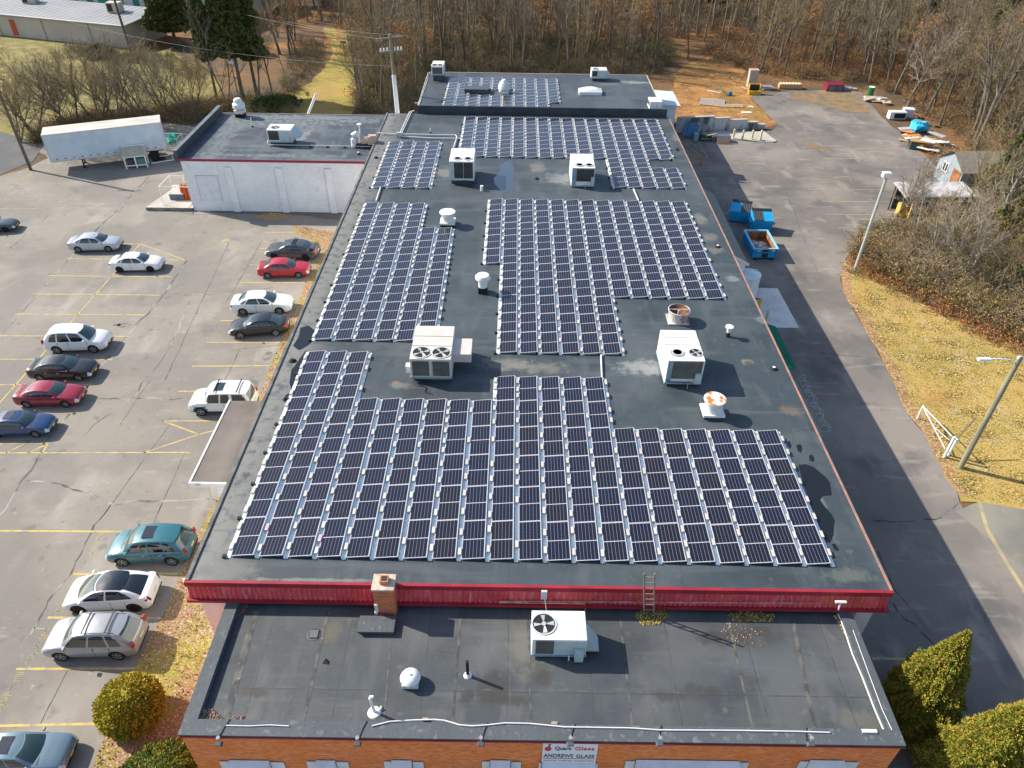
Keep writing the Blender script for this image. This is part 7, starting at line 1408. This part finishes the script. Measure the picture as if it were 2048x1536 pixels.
# right edge evergreens
for i, (lab, px, py, h_, r_) in enumerate((('dark evergreen at the right picture edge above the lawn thicket', 2075, 600, 5.5, 2.0), ('evergreen among bare branches right of the open shed', 2040, 500, 7.0, 2.0), ('small evergreen beside the bare tree at the right edge', 1990, 400, 6.0, 1.4))):
    put(evergreen('edge_evergreen', lab, 'tree', cone(h_, r_, .8), 5200, .20, [m_gleaf, m_gleaf2, m_gleaf3], 30+i, trunk=(.18, .8), lump=.75, fq=1.1, core=.45), px, py)
for i, (lab, px, py, h_) in enumerate((('dark pine among the bare trees behind the rear lot, left one', 1425, 40, 12), ('dark pine among the bare trees behind the rear lot, middle one', 1560, 15, 13), ('dark pine among the bare trees at the upper right', 1860, 60, 13), ('dark pine near the upper right picture corner', 1990, 120, 13), ('dark pine at the top edge above the narrow path', 600, 10, 11))):
    put(evergreen('pine', lab, 'tree', cone(h_, 2.3, .6), 9000, .30, [m_gleaf, m_gleaf2], 40+i, trunk=(.22, 3.0), lump=.4, fq=.5), px, py)
# --- individual bare trees near the camera
def single(label, px, py, seed, H, r, spec, bark, twig, stems=1, lean=0, name='bare_tree', leaf=None):
    return put(proto(name, label, 'tree', seed, H, r, spec, bark, twig, stems=stems, lean=lean, leaf=leaf), px, py)
single('pale fluffy leafless tree leaning over the appliance dump', 1812, 222, 51, 9.0, .20, dict(SP_S, n=(14, 9, 9, 0), f0=(.4, .15, .1), up=(.03, .02, .02, .0), ang=(.7, .6, .5)), m_bark, m_twigp)
single('pale feathery leafless tree between the floodlight pole and the open shed', 1785, 445, 52, 5.4, .12, dict(SP_S, n=(10, 9, 9, 0), f0=(.3, .15, .1), len=(.62, .5, .5)), m_bark, m_twigp, stems=3, lean=.45)
single('big leafless tree with pale bark at the right edge beside the sheds', 1995, 470, 53, 9.5, .24, dict(SP_D, n=(14, 7, 6, 0)), m_barkp, m_twig, lean=.1)
single('leafless tree with crooked white branches over the right thicket', 2055, 560, 54, 7.5, .22, dict(SP_D, wob=(.1, .22, .25, .2)), m_barkp, m_twigp, lean=.2)
for i, (px, py, h_) in enumerate(((1930, 560, 5.5), (1985, 610, 5.5), (1870, 520, 4.5), (2040, 660, 5), (1900, 470, 6), (1960, 520, 7), (1830, 490, 4.5), (2020, 420, 8))):
    single('bushy leafless tree rising from the right thicket, %s' % ('above the lawn middle', 'above the lawn right part', 'in the thicket centre', 'at the picture edge', 'right behind the open shed', 'between the evergreens', 'beside the open shed front', 'farthest up at the picture edge')[i], px, py, 120+i, h_*1.3, .11, SP_S, m_bark if i % 2 else m_barkp, m_twigp if i % 3 == 0 else m_twigo, stems=3, lean=.45)
single('thin leafless tree left of the green tarp cart', 118, 268, 55, 6.5, .14, SP_S, m_bark, m_twigo, stems=3, lean=.5)
for i, (px, py, h_, st) in enumerate(((40, 285, 7, 3), (150, 262, 7.5, 4), (205, 256, 7.0, 4), (240, 250, 7.5, 4), (290, 246, 7.5, 4), (335, 236, 7.0, 4), (380, 240, 6.5, 4), (75, 275, 6.5, 3), (455, 205, 8.5, 2), (520, 200, 9.5, 1), (545, 190, 9, 1))):
    lab = ('many-stemmed leafless tree behind the trailer, number counted from the left: %s' % ('first', 'third', 'fourth', 'fifth', 'sixth', 'seventh', 'eighth', 'second', '', '', '')[i]) if i < 8 else ('leafless tree rising in front of the %s ivy-covered tree' % ('left', 'right', 'dark shrub beside the right')[i-8])
    single(lab, px, py, 60+i, h_*1.12, .14, dict(SP_S, n=(11, 9, 7, 0)) if st > 1 else SP_D, m_bark, m_twigo if i % 3 == 0 else m_twig, stems=st, lean=.5 if st > 1 else 0)
for i, (px, py, h_) in enumerate(((725, 205, 7.5), (750, 180, 8), (800, 205, 7.5), (740, 130, 9), (820, 150, 9), (770, 225, 5.5))):
    single('tangled leafless tree around the white utility pole, %s' % ('nearest left', 'left behind it', 'close right of it', 'far left', 'far right', 'lowest at its foot')[i], px, py, 80+i, h_, .11, SP_S, m_bark, m_twigo, stems=3, lean=.35)
# --- the wood
WP = [(705, 215), (716, 120), (722, 62), (640, 40), (600, 60), (585, 150), (560, 165), (540, 60), (450, -20), (2500, -60), (2500, 600), (2120, 640), (2030, 420), (1960, 330), (1890, 270), (1845, 238), (1800, 215), (1752, 172), (1700, 160), (1560, 158), (1500, 140), (1400, 120), (1340, 130), (1310, 150), (850, 147), (835, 210), (770, 228)]
rs = random.Random(99); cand = []
Y = 84.0
while Y < 250:
    st = 3.0+max(0, (Y-95)*.016); x = -75.0
    while x < 150:
        px_, py_ = x+rs.uniform(-st*.45, st*.45), Y+rs.uniform(-st*.45, st*.45); x += st
        u, v = pr((px_, py_, 0))
        if v > -500 and -80 < u < 2250 and (inpoly(u, v, WP) or (v <= -55 and u > 420)):
            if 1345 < u < 1500 and v > 60 and rs.random() < .8: continue
            if 590 < u < 720 and v > -30 and v < 60 and rs.random() < .7: continue
            if -11.5 < px_ < 20 and py_ < 93.5: continue
            hidden = pr((px_, py_, 11))[1] < -25 and v < 0
            vis = pr((px_, py_, 11))[1]
            cand.append((py_, px_, py_, v, vis))
    Y += st
cand.sort()
near_, far_ = cand[:290], cand[290:1800]
used = [False]*len(protos); ur = uo = False
for i, (_, x, y, v, vis) in enumerate(near_):
    k = rs.random(); u = pr((x, y, 0))[0]
    if k < .05 or (u > 1250 and u < 1480 and k < .25): src, fl_ = p_rust, ur; ur = True
    elif k < .22: src, fl_ = p_och, uo; uo = True
    else: j = rs.randrange(5); src, fl_ = protos[j], used[j]; used[j] = True
    t = src if not fl_ else copy_tree(src); t.location = (x, y, 0); t.rotation_euler = (rs.uniform(-.05, .05), rs.uniform(-.05, .05), rs.uniform(0, 6.28)); s = rs.uniform(.75, 1.15); t.scale = (s, s, s*rs.uniform(.9, 1.1))
# farther wood merged into one mass
import numpy as np
srcs = []
for sd in (1, 2, 3):
    r2 = random.Random(sd+200); T = MB(); tips = []; grow(T, T, r2, Vector((0, 0, 0)), Vector((0, 0, 1)), 11.5, .2, 0, dict(SP_T, n=(11, 7, 6, 0)) , tips)
    srcs.append((np.array(T.v, dtype=np.float32), np.array(T.f, dtype=np.int32)))
VV = []; FF = []; off = 0
for i, (_, x, y, v, vis) in enumerate([c for c in far_ if c[4] > -260][:1000]):
    a, f = srcs[i % 3]; an = rs.uniform(0, 6.28); s = rs.uniform(.8, 1.15); M = np.array([[math.cos(an), -math.sin(an), 0], [math.sin(an), math.cos(an), 0], [0, 0, 1]], dtype=np.float32)*s
    VV.append(a@M.T+np.array([x, y, 0], dtype=np.float32)); FF.append(f+off); off += len(a)
if VV:
    VV = np.concatenate(VV); FF = np.concatenate(FF); me = bpy.data.meshes.new('distant_wood'); me.vertices.add(len(VV)); me.vertices.foreach_set('co', VV.ravel())
    me.loops.add(FF.size); me.loops.foreach_set('vertex_index', FF.ravel()); me.polygons.add(len(FF)); me.polygons.foreach_set('loop_start', np.arange(0, FF.size, 4, dtype=np.int32)); me.polygons.foreach_set('loop_total', np.full(len(FF), 4, dtype=np.int32)); me.update(); me.validate()
    me.materials.append(m_twig); o = bpy.data.objects.new('distant_wood', me); COL.objects.link(o); tag(o, 'farther leafless wood running along the top of the picture', 'wood', kind='stuff')
# --- thickets
def thicket(label, poly_px, n, hh, mats, seed, stems=9, world=None, leafs=0, leaf_m=None, r=.014):
    rs = random.Random(seed); P = world or G2(poly_px); xs = [p[0] for p in P]; ys = [p[1] for p in P]; m = MB(); k = it = 0; nm = len(mats)-(1 if leafs else 0)
    while k < n and it < n*40:
        it += 1; x, y = rs.uniform(min(xs), max(xs)), rs.uniform(min(ys), max(ys))
        if not inpoly(x, y, P): continue
        k += 1; hb = hh*rs.uniform(.5, 1.25)*(.75+.5*mnoise.noise(Vector((x*.25, y*.25, seed)))); mi = rs.randrange(nm)
        for s in range(stems):
            a = rs.uniform(0, 6.28); d = Vector((math.cos(a)*rs.uniform(.1, .9), math.sin(a)*rs.uniform(.1, .9), 1)).normalized(); q = Vector((x+rs.gauss(0, .25), y+rs.gauss(0, .25), 0)); L = hb*rs.uniform(.6, 1.3); P_ = [q]
            for j in range(4): d = (d+rvec(rs)*.28+Vector((0, 0, -.10*j))).normalized(); q = q+d*L/4; P_.append(q)
            seg_tube(m, P_, r*1.3, r*.6, 3, mi)
            for j in range(3):
                a0 = P_[rs.randrange(1, 4)]; d2 = (d+rvec(rs)*.8).normalized(); seg_tube(m, [a0, a0+d2*L*.2, a0+(d2+rvec(rs)*.4).normalized()*L*.38], r*.7, r*.4, 3, mi)
            if leafs and rs.random() < .6: leaves(m, rs, P_[-1], leafs, .25, .06, len(mats)-1)
    return tag(m.build('thicket', mats), label, 'thicket', kind='stuff')
thicket('brown thicket between the driveway bend and the open shed', [(1700, 505), (1720, 470), (1775, 452), (1880, 445), (2048, 420), (2100, 560), (2100, 730), (2040, 690), (1960, 650), (1880, 612), (1800, 575), (1745, 545)], 1500, 2.0, [m_twig, m_twigo, m_twigo, m_dk, m_gleaf2, m_oleaf2], 1, 8, leafs=3)
thicket('pale tangled brush on top of the right thicket', [(1740, 500), (1800, 470), (2048, 470), (2048, 660), (1900, 600), (1800, 550)], 420, 3.0, [m_twigp, m_twig, m_twigo], 2, 8, r=.018)
thicket('rusty low brush along the lower rim of the right thicket', [(1692, 545), (1705, 505), (1760, 535), (1850, 590), (1960, 640), (2060, 690), (2060, 720), (1950, 672), (1850, 622), (1770, 572)], 260, .7, [m_twigo, m_twig, m_oleaf2, m_oleaf], 3, 7, leafs=5)
thicket('brown scrub strip behind the trailer', [(60, 290), (110, 258), (200, 244), (330, 232), (440, 208), (470, 215), (380, 248), (330, 240), (200, 256), (105, 275)], 900, 2.2, [m_twig, m_twigo, m_dk, m_dk, m_oleaf2], 4, 9, leafs=2)
thicket('scrub between the wing and the ivy-covered trees', [(440, 225), (470, 195), (560, 190), (600, 205), (590, 232)], 200, 1.4, [m_twig, m_twigo, m_gleaf2], 5, 8, leafs=3)
thicket('green and brown scrub around the foot of the white utility pole', [(706, 225), (712, 180), (730, 130), (790, 110), (850, 140), (838, 215), (800, 230)], 520, 2.0, [m_twig, m_twigo, m_bark, m_gleaf3], 6, 8, leafs=6)
thicket('undergrowth behind the rear block', [(840, 150), (850, 90), (1000, 70), (1340, 80), (1345, 120), (1310, 148)], 1500, 2.2, [m_twig, m_twigo, m_dk, m_dk, m_gleaf2], 7, 8, leafs=4)
thicket('undergrowth behind the rear lot', [(1400, 110), (1450, 70), (1700, 80), (1850, 120), (1950, 250), (2000, 330), (1900, 262), (1830, 225), (1750, 168), (1560, 155), (1480, 140)], 1500, 1.9, [m_twig, m_dk, m_dk, m_oleaf2, m_twigo, m_oleaf], 8, 8, leafs=4)
thicket('leafless understorey along the top of the picture', [(560, 60), (640, 20), (600, -40), (2200, -40), (2200, 60), (1900, 100), (1700, 78), (1450, 68), (1340, 78), (1000, 68), (850, 88), (730, 100), (720, 50)], 2600, 3.2, [m_twig, m_dk, m_twigo, m_dk, m_bark, m_oleaf2], 14, 7, leafs=3, r=.022)
thicket('dark understorey in the upper right corner', [(1850, 110), (1900, 60), (2200, 60), (2200, 420), (2060, 430), (1960, 330), (1900, 250)], 900, 2.6, [m_twig, m_dk, m_dk, m_twigo, m_oleaf2], 15, 8, leafs=3, r=.02)
thicket('brush around the two sheds', [(1890, 300), (1960, 340), (2060, 430), (2060, 470), (1960, 430), (1880, 330)], 260, 1.5, [m_twig, m_twigo, m_oleaf2], 9, 8, leafs=3)
thicket('scrub in front of the long metal building', [(90, 118), (150, 95), (340, 108), (420, 150), (400, 170), (300, 130), (180, 118)], 260, 1.5, [m_twig, m_twigo, m_gleaf2], 10, 7, leafs=2)
thicket('brown brush along the left of the grass path', [(560, 200), (575, 120), (600, 70), (650, 90), (640, 140), (600, 180)], 260, 1.6, [m_twig, m_twigo, m_bark], 11, 7)
# tufts of grass on the lawn and along the leafy verge
def tufts(label, P, n, h, mats, seed):
    rs = random.Random(seed); xs = [p[0] for p in P]; ys = [p[1] for p in P]; m = MB(); k = it = 0
    while k < n and it < n*30:
        it += 1; x, y = rs.uniform(min(xs), max(xs)), rs.uniform(min(ys), max(ys))
        if not inpoly(x, y, P): continue
        k += 1; mi = rs.randrange(len(mats)); s = .5+abs(mnoise.noise(Vector((x*.5, y*.5, seed))))*2
        for j in range(3):
            a = rs.uniform(0, 6.28); w = rs.uniform(.02, .05); l = h*s*rs.uniform(.6, 1.3); dx, dy = math.cos(a), math.sin(a)
            m.add([(x-dy*w, y+dx*w, 0), (x+dy*w, y-dx*w, 0), (x+dx*l*.8, y+dy*l*.8, l)], [(0, 1, 2)], mi)
    return tag(m.build('grass_tufts', mats), label, 'grass', kind='stuff')
mt_ = [mat('tuft_gold', (.55, .42, .14), .95), mat('tuft_olive', (.32, .29, .06), .95), mat('tuft_brown', (.34, .22, .08), .95), mat('tuft_straw', (.66, .54, .28), .95)]
LP = [(g(x, y).x, g(x, y).y) for x, y in ((1917, 990), (1893, 955), (1855, 875), (1812, 822), (1793, 775), (1768, 722), (1735, 665), (1700, 607), (1690, 550), (1760, 560), (1850, 620), (1960, 670), (2060, 710), (2060, 1015), (1958, 1001))]
tufts('dry golden grass tufts of the right lawn', LP, 16000, .055, mt_, 1)
VP = G2([(586, 451), (646, 500), (596, 606), (540, 732), (500, 850), (455, 960), (399, 1061), (345, 1190), (313, 1255), (273, 1335), (217, 1455), (186, 1536)])+[(-12.3, 8), (-12.3, 18), (-13.4, 19), (-13.4, 60)]
tufts('leaves and moss tufts between the car park and the warehouse', VP, 7000, .07, [PB[0], PB[3], mt_[1], PL[0], mt_[3]], 2)
